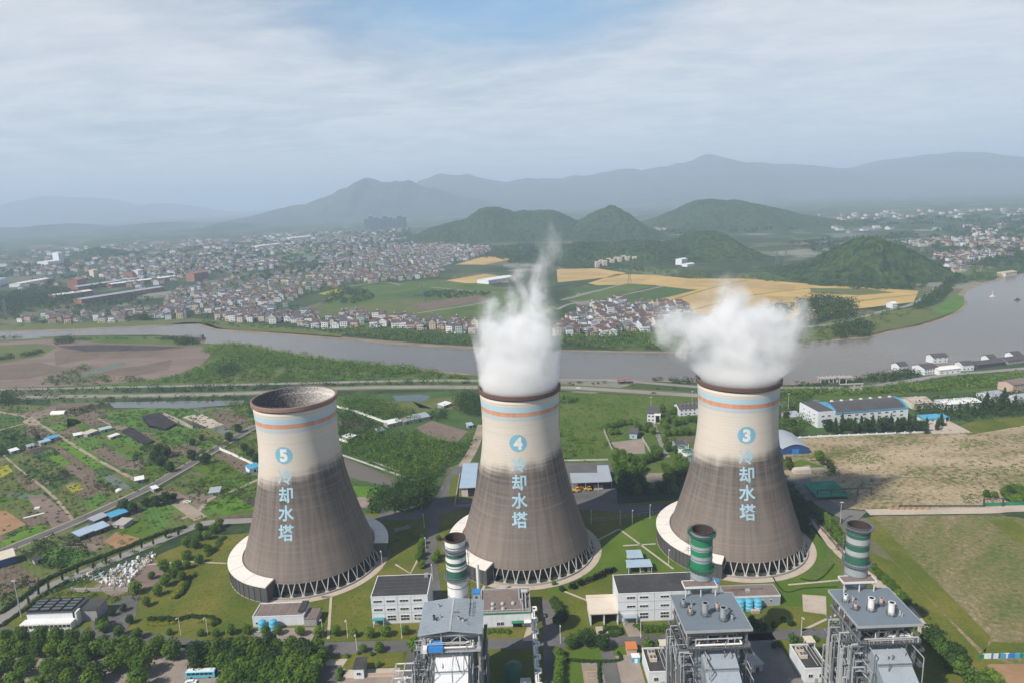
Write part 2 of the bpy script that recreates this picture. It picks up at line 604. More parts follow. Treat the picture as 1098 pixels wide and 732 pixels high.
# forest on hillsides
m_, N_, out_ = new_mat('forest')
forest = m_
p_ = N_.new('ShaderNodeNewGeometry').outputs['Position']
fn = N_.noise(p_, 0.09, 5, 0.7)
fb = N_.noise(p_, 0.008, 4, 0.6)
cell = N_.sep(N_.voronoi(N_.vmath('MULTIPLY', p_, (1, 1, 0.3)), 0.11))[0]
fc = N_.mix(N_.smooth(N_.math('ADD', N_.math('MULTIPLY', cell, 0.35), N_.math('ADD', N_.math('MULTIPLY', fn, 0.4), N_.math('MULTIPLY', fb, 0.45))), 0.35, 0.85), (0.010, 0.026, 0.010), (0.05, 0.082, 0.025))
principled(N_, out_, fc, 1.0, 0, 0.05)
m_, N_, out_ = new_mat('far_forest')
far_forest = m_
p_ = N_.new('ShaderNodeNewGeometry').outputs['Position']
fb = N_.noise(p_, 0.0035, 6, 0.65)
principled(N_, out_, N_.mix(N_.smooth(fb, 0.35, 0.65), (0.03, 0.045, 0.03), (0.07, 0.085, 0.045)), 1.0, 0, 0.05)

leaf_mid = leaf_mat('leaves_mid', (0.026, 0.066, 0.011), (0.135, 0.225, 0.036), 0.25)
leaf_bright = leaf_mat('leaves_bright', (0.045, 0.105, 0.014), (0.185, 0.285, 0.042), 0.25)
leaf_dark = leaf_mat('leaves_dark', (0.013, 0.036, 0.011), (0.062, 0.112, 0.030), 0.25)
leaf_olive = leaf_mat('leaves_olive', (0.028, 0.045, 0.012), (0.115, 0.135, 0.035), 0.25)
leaf_purple = leaf_mat('leaves_purple', (0.008, 0.007, 0.007), (0.02, 0.017, 0.015), 0.2)
leaf_yellow = leaf_mat('leaves_yellow', (0.13, 0.14, 0.015), (0.38, 0.38, 0.04), 0.2)

# ------------------------------------------------------------------ the ground
def G2(pts, z=0.0):
    return [ground(x, y, z) for x, y in pts]


def sheet_world(name, pts, mat, level, kind=True):
    z = 0.03*level
    tri = tessellate_polygon([[Vector((x, y, 0)) for x, y in pts]])
    mb = MB()
    mb.v = [(x, y, z) for x, y in pts]
    mb.m(mat)
    for t in tri:
        a, b, c = (Vector(pts[i]) for i in t)
        q = tuple(t) if (b-a).cross(c-a) > 0 else tuple(reversed(t))
        mb.f.append(q)
        mb.mi.append(0)
    o = mb.build(name)
    if kind:
        o['kind'] = 'structure'
    return o


def sheet(name, pxpts, mat, level):
    return sheet_world(name, G2(pxpts), mat, level)


def smooth_line(pts, n=6):
    """Catmull-Rom through the points"""
    out = []
    P = [Vector(p) for p in pts]
    for i in range(len(P)-1):
        a, b, c, d = P[max(i-1, 0)], P[i], P[i+1], P[min(i+2, len(P)-1)]
        for k in range(n):
            t = k/n
            out.append(0.5*((2*b)+(c-a)*t+(2*a-5*b+4*c-d)*t*t+(3*b-a-3*c+d)*t**3))
    out.append(P[-1])
    return [tuple(p) for p in out]


def offset_line(pts, d):
    out = []
    for i, p in enumerate(pts):
        a = Vector(pts[max(i-1, 0)][:2])
        b = Vector(pts[min(i+1, len(pts)-1)][:2])
        t = (b-a).normalized()
        out.append((p[0]-t.y*d, p[1]+t.x*d))
    return out


def strip_world(name, pts, width, mat, level, curve=True, shift=0.0):
    if curve and len(pts) > 2:
        pts = smooth_line(pts)
    z = 0.03*level
    a, b = offset_line(pts, shift+width/2), offset_line(pts, shift-width/2)
    mb = MB()
    mb.m(mat)
    n = len(pts)
    mb.v = [(x, y, z) for x, y in a]+[(x, y, z) for x, y in b]
    for i in range(n-1):
        mb.f.append((n+i, n+i+1, i+1, i))
        mb.mi.append(0)
    return structure(name, mb)


def strip(name, pxpts, width, mat, level, curve=True, shift=0.0):
    return strip_world(name, G2(pxpts), width, mat, level, curve, shift)


structure('ground', MB().poly([(-24000, -1500, 0), (24000, -1500, 0), (24000, 30000, 0), (-24000, 30000, 0)], plain))

FAR_BANK = [(-400, 366), (-150, 362), (0, 356), (60, 354.5), (120, 352), (165, 350), (183, 349), (197, 347), (215, 348.5), (233, 354), (300, 358.5), (366, 363.5), (430, 369), (510, 374), (600, 376), (700, 378), (780, 377), (855, 369), (905, 364), (935, 361), (958, 355), (985, 350), (1012, 342), (1028, 335), (1036, 327), (1033, 316), (1045, 308), (1070, 301), (1098, 294), (1250, 280)]
NEAR_BANK = [(-400, 372), (0, 364), (45, 361), (100, 359), (150, 358.5), (180, 359), (200, 363), (222, 367.5), (262, 369), (300, 376), (340, 383), (400, 390), (440, 395), (510, 401), (600, 405.5), (690, 407), (760, 409), (840, 411), (880, 408), (930, 402), (985, 396), (1010, 391), (1050, 388), (1098, 380), (1250, 362)]
fb = smooth_line(G2(FAR_BANK), 5)
nb = smooth_line(G2(NEAR_BANK), 5)
sheet_world('river_water', fb+nb[::-1], water, 1)
# banks
strip_world('river_bank', fb[6:70], 16, mud, 2, False, 5)
strip_world('river_bank', fb[70:], 9, mud, 2, False, 3)
strip_world('river_bank', nb, 6, mud, 2, False, -2)

# beyond the river
sheet('meadow', [(-60, 351), (40, 347), (170, 343), (205, 341), (300, 350), (366, 356), (366, 362), (300, 357), (232, 352.5), (214, 347), (165, 348.5), (60, 353), (-60, 356)], crop_olive, 2)
sheet('meadow', [(340, 340), (352, 322), (395, 306), (470, 300), (520, 304), (560, 318), (600, 331), (560, 340), (430, 343)], meadow, 2)
sheet('crop_field', [(345, 333), (420, 322), (510, 322), (470, 333), (405, 338)], crop_olive, 3)
sheet('crop_field', [(400, 318), (455, 310), (510, 314), (455, 321)], crop_dark, 3)
sheet('crop_field', [(440, 326), (512, 317), (530, 322), (450, 333)], soil_brown, 4)
sheet('crop_field', [(341, 315), (362, 310), (372, 313), (350, 317)], yellow_flower, 4)
sheet('grain_field', [(478, 301), (520, 294), (548, 298), (545, 303), (500, 304)], wheat, 4)
sheet('grain_field', [(488, 284), (520, 275), (560, 276), (520, 284)], wheat, 4)
sheet('grain_field', [(597, 289), (640, 288), (672, 293), (650, 298), (598, 303)], wheat, 3)
sheet('grain_field', [(630, 304), (662, 294), (700, 295), (740, 299), (800, 299), (860, 304), (985, 312), (980, 324), (930, 330), (900, 333), (862, 345), (790, 340), (735, 336), (705, 327), (690, 325), (745, 311), (700, 306), (640, 306)], wheat, 3)
sheet('crop_field', [(608, 309), (640, 306), (660, 307), (622, 315)], crop_dark, 4)
sheet('crop_field', [(603, 323), (672, 304.5), (705, 306), (645, 322)], meadow, 4)
sheet('crop_field', [(648, 322), (710, 308), (748, 311), (692, 325)], crop_dark, 4)
sheet('crop_field', [(672, 325), (700, 320), (690, 330)], crop_green, 5)
for q in ([(602, 322), (645, 311), (672, 304)], [(645, 322), (680, 314), (712, 307)], [(598, 332), (612, 326), (640, 323)], [(447, 336), (500, 328), (535, 321)], [(462, 308), (500, 312), (535, 314)], [(370, 308), (410, 303), (430, 306)]):
    strip('farm_path', q, 7, asphalt_pale, 6)
sheet('crop_field', [(300, 262), (335, 262), (360, 267), (360, 278), (302, 275)], crop_green, 3)
sheet('crop_field', [(308, 277), (352, 272), (362, 276), (330, 281)], crop_grey, 4)
sheet('meadow', [(862, 352), (905, 340), (950, 333), (1000, 328), (1030, 318), (1034, 327), (1026, 334), (1010, 341), (984, 349), (956, 354), (932, 360), (900, 363), (862, 367)], crop_olive, 2)
sheet('meadow', [(1000, 333), (1022, 316), (1033, 318), (1034, 327), (1026, 334), (1010, 339)], crop_green, 4)
strip('road', [(1022, 294), (985, 323), (950, 333), (905, 345), (870, 350), (800, 352)], 8, asphalt_pale, 6)
strip('road', [(-60, 300), (60, 280), (160, 272), (260, 268), (330, 262)], 14, asphalt_pale, 5)
for q, mt in (([(735, 301), (800, 301), (856, 306), (850, 312), (790, 309), (730, 307)], wheat_pale), ([(800, 318), (880, 318), (930, 322), (900, 330), (830, 327)], wheat_pale), ([(740, 316), (790, 314), (800, 320), (735, 326)], wheat_pale), ([(652, 299), (700, 298), (690, 302), (640, 303)], wheat_pale), ([(600, 293), (640, 291), (655, 295), (600, 299)], wheat_pale),
             ([(868, 309), (930, 310), (960, 314), (920, 317), (870, 314)], crop_olive), ([(810, 334), (850, 335), (840, 340), (800, 338)], crop_olive)):
    sheet('grain_field', q, mt, 4)
for q in ([(705, 327), (760, 310), (800, 301)], [(735, 335), (800, 318), (870, 309)], [(780, 340), (830, 327), (920, 318)], [(598, 299), (650, 298), (672, 293)], [(860, 345), (880, 331), (930, 322), (985, 316)]):
    strip('farm_path', q, 4, crop_olive, 5)
# glasshouses and ponds on the far plain
for a, b, c, d in ((890, 252, 40, 1.6), (955, 256, 60, 1.4), (905, 246, 34, 1.2), (1010, 252, 70, 1.5), (870, 259, 26, 1.5), (905, 262, 18, 1.6)):
    sheet('pond', [(a, b), (a+c, b-d), (a+c+3, b+d), (a+4, b+2*d)], crop_grey, 3)

# this side of the river
sheet('floodplain', [(-300, 372), (0, 365), (62, 361.5), (110, 360), (180, 361), (222, 369), (262, 371), (340, 385), (440, 397), (520, 403), (520, 410), (262, 413), (130, 416), (0, 418), (-300, 424)], meadow, 3)
sheet('bare_soil', [(-300, 380), (0, 367), (62, 363), (110, 368), (160, 369), (215, 371), (229, 377), (215, 392), (188, 402), (150, 409), (85, 413), (-300, 424)], soil_pink, 4)
sheet('bare_soil', [(58, 378), (80, 368.5), (110, 368), (205, 371), (160, 382), (100, 384), (60, 392)], soil_brown, 5)
sheet('bare_soil', [(60, 371), (110, 369.5), (200, 372), (160, 376), (90, 377)], soil_dark, 6)
sheet('bare_soil', [(95, 398), (150, 392), (185, 385), (180, 396), (140, 404)], soil_brown, 5)
sheet('bare_soil', [(0, 392), (40, 388), (75, 395), (30, 406), (-20, 408)], soil_brown, 5)
sheet('bare_soil', [(-60, 374), (40, 368), (62, 371), (45, 382), (0, 389), (-60, 392)], crop_olive, 5)
sheet('crop_field', [(78, 404), (130, 387), (137, 390), (90, 405)], crop_grey, 6)
sheet('bare_soil', [(235, 408), (262, 397), (300, 400), (290, 410)], crop_olive, 5)
# levee road and river path
LEVEE = [(-400, 424), (0, 417.4), (265, 412), (442, 407.9), (512, 407.8), (599, 407.4), (662, 408), (747, 414.5), (800, 417), (840, 415.5), (921, 415), (975, 408), (1012, 402), (1050, 399), (1098, 395), (1250, 383)]
strip('levee_road', LEVEE, 8, asphalt_pale, 8)
HIGHWAY = [(-400, 434), (0, 425.8), (140, 424), (262, 421.5), (364, 416), (450, 414.6), (512, 415), (599, 415.2), (640, 417), (688, 420), (747, 423.7), (800, 427)]
strip('road_verge', HIGHWAY, 20, crop_olive, 5)
strip('road', HIGHWAY, 10.5, asphalt_pale, 7)
sheet('canal_water', [(117, 431), (180, 430), (262, 429), (262, 433), (200, 437.5), (122, 437)], pond, 7)
sheet('canal_water', [(420, 424), (452, 422.5), (462, 425), (455, 430), (425, 429.5)], pond, 7)
sheet('canal_water', [(832, 431), (866, 427), (880, 429), (840, 437)], pond, 7)

# allotments on the left
sheet('farmland', [(-200, 450), (0, 432), (120, 439), (262, 436), (272, 455), (215, 490), (150, 528), (0, 595), (-200, 680)], crop_olive, 4)
sheet('farmland', [(275, 462), (290, 462), (300, 540), (255, 553), (215, 560), (160, 582), (110, 604), (0, 662), (-200, 770), (-200, 690), (0, 602), (160, 531)], crop_olive, 4)
PLOTS = [
    ([(110, 446), (140, 438), (200, 437), (225, 445), (185, 455), (150, 460), (125, 455)], crop_green),
    ([(62, 432), (117, 431), (110, 436), (78, 446), (60, 440)], soil_brown),
    ([(-30, 444), (25, 446), (27, 455), (0, 461), (-30, 466)], crop_dark),
    ([(5, 447), (40, 442), (58, 434), (68, 437), (50, 446), (38, 449)], soil_pink),
    ([(-30, 470), (0, 463), (38, 457), (52, 470), (38, 474), (0, 487), (-30, 494)], crop_dark),
    ([(22, 463), (38, 456), (62, 471), (48, 475)], soil_brown),
    ([(48, 447), (66, 443), (88, 452), (74, 458), (60, 461)], crop_olive),
    ([(53, 458), (66, 455), (72, 458), (60, 462)], crop_bright),
    ([(64, 464), (80, 457), (88, 460), (70, 467)], soil_brown),
    ([(72, 449), (86, 449), (100, 462), (84, 466), (72, 462)], lawn_green),
    ([(80, 447), (100, 440), (120, 452), (98, 457)], soil_brown),
    ([(100, 458), (118, 453), (122, 458), (105, 463)], crop_dark),
    ([(62, 475), (77, 472), (119, 499), (104, 506)], crop_bright),
    ([(46, 484), (56, 481), (76, 497), (66, 500)], crop_bright),
    ([(56, 479), (62, 477), (104, 507), (94, 509)], soil_brown),
    ([(70, 499), (78, 498), (88, 505), (80, 508)], soil_pink),
    ([(80, 474), (97, 467), (112, 477), (96, 483)], crop_green),
    ([(97, 484), (112, 478), (142, 494), (126, 500)], soil_brown),
    ([(112, 474), (125, 468), (160, 486), (145, 492)], lawn_green),
    ([(124, 468), (135, 464), (165, 480), (155, 485)], crop_green),
    ([(130, 463), (141, 459), (166, 474), (156, 478)], black_net),
    ([(152, 447), (172, 443), (190, 456), (178, 462), (160, 458)], black_net),
    ([(30, 487), (48, 485), (64, 503), (40, 512), (18, 500)], crop_dark),
    ([(18, 492), (32, 488), (66, 505), (58, 512)], crop_olive),
    ([(0, 503), (12, 500), (35, 520), (-10, 535), (-10, 510)], crop_olive),
    ([(0, 500), (8, 498), (14, 505), (0, 512)], yellow_flower),
    ([(15, 512), (28, 507), (45, 522), (30, 527)], soil_brown),
    ([(46, 510), (66, 503), (84, 512), (62, 524)], crop_dark),
    ([(64, 506), (72, 503), (78, 511), (68, 515)], soil_dark),
    ([(50, 528), (68, 519), (100, 548), (82, 556)], crop_olive),
    ([(69, 522), (84, 517.5), (90, 524), (78, 528)], yellow_flower),
    ([(84, 514), (98, 510), (112, 520), (98, 526)], soil_brown),
    ([(88, 536), (108, 528), (118, 536), (100, 543)], crop_green),
    ([(110, 511), (122, 508), (141, 523), (130, 527)], crop_grey),
    ([(95, 505), (112, 498), (126, 505), (112, 511)], crop_dark),
    ([(30, 535), (46, 528), (78, 557), (57, 566)], soil_pink),
    ([(0, 540), (20, 536), (36, 549), (20, 556), (0, 552)], crop_olive),
    ([(-20, 550), (6, 547), (28, 562), (0, 574), (-20, 570)], soil_orange),
    ([(22, 553), (38, 550), (50, 560), (32, 566)], soil_brown),
    ([(2, 580), (42, 561), (50, 567), (12, 586)], crop_bright),
    ([(195, 447), (215, 443), (240, 455), (225, 459)], concrete_warm),
    ([(225, 443), (255, 440), (270, 450), (245, 457)], soil_brown),
    ([(225, 459), (240, 457), (250, 463), (240, 466)], crop_grey),
    ([(165, 466), (185, 462), (225, 478), (200, 488)], crop_green),
    ([(180, 480), (205, 474), (218, 482), (200, 490)], soil_pink),
    ([(150, 496), (180, 492), (190, 505), (165, 516)], lawn_green),
    ([(230, 487), (245, 484), (275, 500), (255, 508)], soil_brown),
    ([(205, 500), (240, 492), (262, 510), (225, 516)], lawn_green),
    ([(180, 520), (205, 510), (218, 522), (200, 532)], crop_olive),
    ([(150, 546), (190, 538), (208, 552), (165, 570)], crop_green),
    ([(185, 548), (200, 550), (195, 562), (180, 558)], crop_olive),
    ([(120, 570), (150, 556), (165, 566), (150, 580)], lawn_green),
    ([(112, 580), (125, 570), (150, 577), (128, 590)], soil_orange),
    ([(215, 540), (250, 530), (275, 545), (240, 552)], crop_bright),
    ([(205, 538), (225, 535), (218, 547), (210, 545)], soil_pink),
    ([(240, 540), (252, 537), (258, 543), (244, 546)], soil_orange),
    ([(0, 608), (18, 605), (38, 622), (0, 640)], soil_brown),
]
for i, (q, mt) in enumerate(PLOTS):
    sheet('plot', q, mt, 6 + (i % 3))
# smaller beds filling the rest, laid out with the tracks
fr = random.Random(21)
FDIR = atan2(ground(272, 458)[1]-ground(0, 592)[1], ground(272, 458)[0]-ground(0, 592)[0])
for poly, n_ in (([(-60, 470), (0, 434), (120, 440), (262, 437), (268, 455), (215, 489), (150, 526), (0, 590), (-60, 610)], 250), ([(272, 464), (290, 462), (290, 540), (215, 558), (110, 602), (0, 660), (0, 604), (160, 532)], 80)):
    P_ = G2(poly)
    c_, s_ = cos(FDIR), sin(FDIR)
    U = [(x*c_+y*s_, -x*s_+y*c_) for x, y in P_]
    u0, u1, v0, v1 = min(p[0] for p in U), max(p[0] for p in U), min(p[1] for p in U), max(p[1] for p in U)
    v = v0
    while v < v1:
        dv = fr.uniform(18, 42)
        u = u0
        while u < u1:
            du = fr.choice([4, 6, 7, 9, 13, 18])
            cu, cv = u+du/2, v+dv/2
            x, y = cu*c_-cv*s_, cu*s_+cv*c_
            ok = False
            for i in range(len(P_)):
                (xa, ya), (xb, yb) = P_[i], P_[(i+1) % len(P_)]
                if (ya > y) != (yb > y) and x < (xb-xa)*(y-ya)/(yb-ya)+xa:
                    ok = not ok
            if ok and fr.random() < .72:
                q = [(u+.5, v+.6), (u+du-.3, v+.6), (u+du-.3, v+dv-.6), (u+.5, v+dv-.6)]
                sheet_world('plot', [(a*c_-b*s_, a*s_+b*c_) for a, b in q], fr.choice([crop_dark, crop_dark, crop_green, crop_green, crop_olive, soil_brown, soil_brown, lawn_green, soil_dark, crop_grey, soil_pink]), 5)
            u += du
        v += dv
for q, w in (([(27, 448), (43, 455), (70, 471), (100, 490), (150, 517)], 2.6), ([(-20, 438), (8, 443), (25, 446), (31, 450)], 3.2), ([(-20, 466), (0, 461), (18, 456), (32, 453)], 3),
             ([(46, 522), (62, 537), (78, 557)], 1.8), ([(4, 488), (20, 502), (46, 522)], 1.5), ([(172, 443), (190, 452), (206, 459)], 2), ([(103, 447), (118, 455)], 2)):
    strip('farm_path', q, w, dirt_road, 10)
sheet('bare_soil', [(24, 452), (34, 446), (43, 452), (44, 456), (32, 456)], dirt_road, 11)
FARM_ROAD = [(310, 446), (272, 458), (215.5, 490.6), (166, 519), (145, 530), (78, 560.5), (0, 592), (-120, 645)]
strip('road_verge', FARM_ROAD, 9.5, dirt_road, 9)
strip('road', FARM_ROAD, 6.4, asphalt, 10)
strip('farm_path', [(195, 556), (212, 549), (225, 535), (250, 526), (290, 508)], 3, dirt_road, 10)
strip('farm_path', [(190, 538), (200, 545), (215, 556)], 8, dirt_road, 9)
# inner road round the plant
EDGE_ROAD = [(330, 552), (272, 557.6), (223, 560.5), (200, 568), (110, 605.4), (37.7, 636), (0, 665), (-80, 712)]
strip('road', EDGE_ROAD, 7.0, asphalt_pale, 10)
strip('road', [(-20, 676), (30, 678), (130, 680), (200, 690), (300, 690)], 6, asphalt, 9)

# between the left and the middle tower
sheet('meadow', [(360, 424), (500, 418), (520, 440), (500, 495), (480, 500), (465, 545), (330, 560), (330, 440)], crop_dark, 4)
sheet('crop_field', [(440, 428), (500, 424), (500, 440), (450, 437)], crop_olive, 5)
sheet('crop_field', [(385, 430), (440, 429), (470, 440), (430, 443)], crop_olive, 5)
sheet('bare_soil', [(446, 458), (463, 451), (502, 462), (490, 474), (462, 470)], soil_pink, 6)
sheet('crop_field', [(360, 452), (382, 449), (398, 456), (375, 461)], soil_brown, 6)
sheet('canal_water', [(366, 492), (372, 491), (400, 503), (430, 515), (420, 522), (380, 513), (368, 508)], water, 6)
strip('canal_edge', [(362, 486), (400, 499), (446, 516)], 2.2, pillar, 9)
strip('canal_edge', [(400, 495), (428, 505)], 1.6, pillar, 9)
sheet('crop_field', [(378, 521), (418, 522), (422, 530), (385, 534)], crop_bright, 7)
sheet('bare_soil', [(380, 533), (398, 533), (394, 544), (382, 544)], paving, 8)
strip('dirt_track', [(517, 455), (508, 480), (496, 500)], 7, dirt_road, 6)
# plant apron: everything from the towers to the lower edge
sheet_world('plant_lawn', [(-330, 150), (300, 150), (172, 330), (158, 372), (150, 400), (70, 392), (-40, 392), (-105, 392), (-160, 372), (-180, 372), (-205, 342), (-240, 308), (-330, 240)], lawn, 5)
sheet('lawn', [(600, 560), (640, 578), (664, 566), (698, 553), (722, 560), (745, 612), (690, 613), (655, 615), (600, 634), (590, 640)], lawn_green, 6)
sheet('lawn', [(800, 628), (870, 600), (870, 560), (898, 600), (905, 650), (835, 650)], lawn_green, 6)
sheet('lawn', [(878, 578), (893, 590), (897, 602), (875, 622), (858, 614), (880, 602), (884, 592)], meadow, 7)
sheet('lawn', [(615, 690), (655, 690), (700, 710), (655, 740), (600, 740)], lawn_green, 6)
for x in (-110, 2.7, 113):
    pass
strip('road', [(405, 552), (440, 552), (466, 547), (500, 541), (560, 540), (620, 541), (690, 546), (735, 544), (790, 541), (850, 534), (905, 530)], 12, asphalt, 8)
strip('road', [(497, 500), (487, 512), (478, 530), (466, 548)], 11, asphalt, 9)
sheet('lawn_strip', [(484, 510), (492, 510), (490, 538), (480, 540)], lawn, 10)
strip('road', [(466, 548), (464, 570), (462, 600), (466, 640), (466, 690)], 6.5, asphalt, 9)
sheet_world('road', [(-150, 259.5), (70, 257.3), (150, 257), (146, 263.5), (120, 264), (70, 263.2), (-48, 266.4), (-150, 270)], asphalt, 9)
sheet_world('road', [(6.5, 200), (12, 200), (16.5, 262), (15, 293), (8.5, 293), (8, 262)], asphalt, 10)
sheet_world('road', [(-48.5, 180), (-41.5, 180), (-42, 262), (-48, 262)], asphalt, 10)
sheet_world('road', [(27, 180), (36, 180), (36.5, 260), (31.5, 260), (30, 225)], asphalt, 10)
sheet_world('paved_yard', [(36, 180), (46, 180), (45.5, 252), (36.6, 251)], paving, 9)
sheet_world('paved_yard', [(90, 180), (106, 180), (104, 262), (86, 262), (80, 240)], asphalt_worn, 9)
sheet_world('paved_yard', [(-80, 190), (-48, 190), (-48, 247), (-78, 247)], paving, 8)
sheet_world('paved_yard', [(-72, 244), (-50, 244), (-50, 249), (-80, 249), (-82, 256), (-72, 256)], concrete_warm, 9)
sheet_world('paved_yard', [(-82, 190), (-72, 190), (-74, 252), (-84, 252)], asphalt, 10)
sheet_world('plant_bed', [(-74, 249.5), (-49.5, 249.5), (-49.5, 259), (-72, 259)], lawn, 11)
sheet_world('parking_lot', [(-320, 150), (-125, 150), (-112, 246), (-118, 262), (-150, 263), (-180, 262), (-235, 268), (-320, 268)], paving, 7)
sheet_world('paved_court', [(-119, 265), (-92, 265), (-90, 279), (-119, 279)], paving, 8)
sheet_world('plant_bed', [(-90, 268), (-46, 267.5), (-46, 276), (-68, 277.5), (-90, 277)], lawn, 8)
sheet('paved_yard', [(98, 668), (122, 648), (132, 640), (150, 636), (146, 660), (125, 690), (95, 690)], asphalt, 8)
sheet('bare_soil', [(100, 628), (168, 600), (178, 618), (160, 630), (120, 640)], soil_pink, 8)
sheet_world('game_court', [(22, 205), (30.5, 205), (30.5, 247.5), (22.5, 247.5)], paving, 8)
for a, b, c, d in ((23.5, 228, 29.3, 228.25), (23.5, 242, 29.3, 242.25), (23.5, 228, 23.75, 242), (29.05, 228, 29.3, 242), (23.5, 233.8, 29.3, 234), (23.5, 238, 29.3, 238.2)):
    sheet_world('court_line', [(a, b), (c, b), (c, d), (a, d)], yellow, 11)
sheet_world('path', [(-0.5, 263), (4, 263), (6, 272.5), (1.5, 272.5)], concrete_warm, 10)
sheet_world('path', [(31, 263), (36, 263), (36, 271), (31, 271)], concrete_warm, 10)
sheet_world('path', [(44, 263), (50, 263), (48, 273), (43, 273)], paving, 10)
strip('path', [(520, 627), (510, 650), (515, 668)], 1.4, concrete_warm, 9)
for q in ([(641, 579), (664, 567)], [(664, 567), (722, 610)], [(668, 585), (703, 583)], [(605, 634), (650, 652)], [(345, 640), (355, 640), (352, 685)], [(150, 606), (200, 602), (243, 604)], [(424, 605), (440, 615), (448, 600)], [(845, 627), (900, 622)], [(860, 676), (905, 655)]):
    strip('path', q, 1.2, concrete_warm, 9, False)
sheet_world('paved_patch', [(123, 276), (132, 273), (138, 287), (128, 289)], concrete_warm, 9)
for i, (x, y) in enumerate(((-109.8, 338), (2.7, 341.8), (113.1, 340.2))):
    mb = MB()
    mb.lathe([(36.6, 0.27), (40.2, 0.27)], concrete_warm, 72, x, y)
    structure('apron_path', mb)

# right: sandy lot, building strip, playing field
sheet('sandy_lot', [(838, 470), (866, 470), (880, 466), (1010, 462), (1098, 448), (1400, 430), (1400, 560), (1098, 545), (935, 547), (905, 545), (870, 530), (850, 510), (840, 490)], sand_lot, 5)
sheet('lawn', [(1015, 462), (1040, 452), (1098, 446), (1400, 432), (1400, 448), (1098, 456), (1040, 466)], lawn, 6)
sheet('paved_yard', [(990, 457), (1014, 449), (1026, 455), (1043, 464), (1000, 465)], concrete_warm, 7)
sheet('lawn', [(842, 500), (858, 492), (885, 500), (870, 512), (846, 512)], lawn_green, 6)
sheet('yard', [(843, 512), (868, 512), (880, 530), (905, 546), (930, 548), (915, 562), (880, 545), (855, 525)], asphalt_worn, 7)
sheet('dirt_track', [(838, 505), (868, 498), (875, 512), (848, 514)], dirt_road, 8)
strip('path', [(930, 549), (1000, 548), (1060, 547), (1098, 545), (1300, 541)], 7.5, concrete_warm, 8)
sheet('playing_field', [(922, 556), (940, 553), (1040, 552), (1090, 554), (1140, 566), (1500, 720), (1500, 900), (1080, 712), (1052, 702), (925, 566)], field_dry, 7)
sheet('green_strip', [(922, 558), (938, 556), (985, 605), (1062, 682), (1056, 700), (1010, 655), (925, 566)], lawn, 8)
sheet('green_strip', [(1050, 702), (1064, 688), (1110, 690), (1150, 694), (1240, 715)], lawn, 8)
sheet('green_strip', [(1060, 558), (1085, 557), (1150, 600), (1130, 610)], lawn, 8)
sheet('bare_soil', [(1060, 712), (1150, 712), (1400, 800), (1200, 900), (1040, 760)], soil_orange, 8)
strip('path', [(868, 556), (905, 596), (960, 640), (985, 668), (1005, 690), (1040, 720)], 6, concrete_warm, 6)
sheet('green_strip', [(840, 425), (1098, 402), (1300, 388), (1300, 400), (1098, 418), (960, 424), (840, 432)], meadow, 5)
sheet('green_strip', [(838, 436), (880, 426), (990, 424), (1098, 418), (1300, 400), (1300, 430), (1098, 446), (990, 458), (870, 466), (838, 466)], crop_dark, 4)
sheet('meadow', [(600, 420), (690, 424), (748, 427), (750, 500), (700, 520), (660, 496), (600, 496)], meadow, 5)
strip('path', [(700, 452), (706, 468), (716, 490)], 3.5, asphalt_pale, 8)
sheet('bare_soil', [(655, 474), (690, 470), (692, 486), (665, 487)], paving, 8)
sheet('paved_yard', [(600, 496), (660, 496), (662, 540), (600, 540)], asphalt, 6)
strip('path', [(603, 493.5), (652, 492.5)], 3, concrete, 9)
sheet('bare_soil', [(692, 507), (712, 507), (714, 517), (694, 517)], paving, 8)
sheet('paved_yard', [(716, 470), (745, 468), (745, 474), (718, 475)], soil_brown, 8)

# ------------------------------------------------------------------ hills
TOP = [0.0]


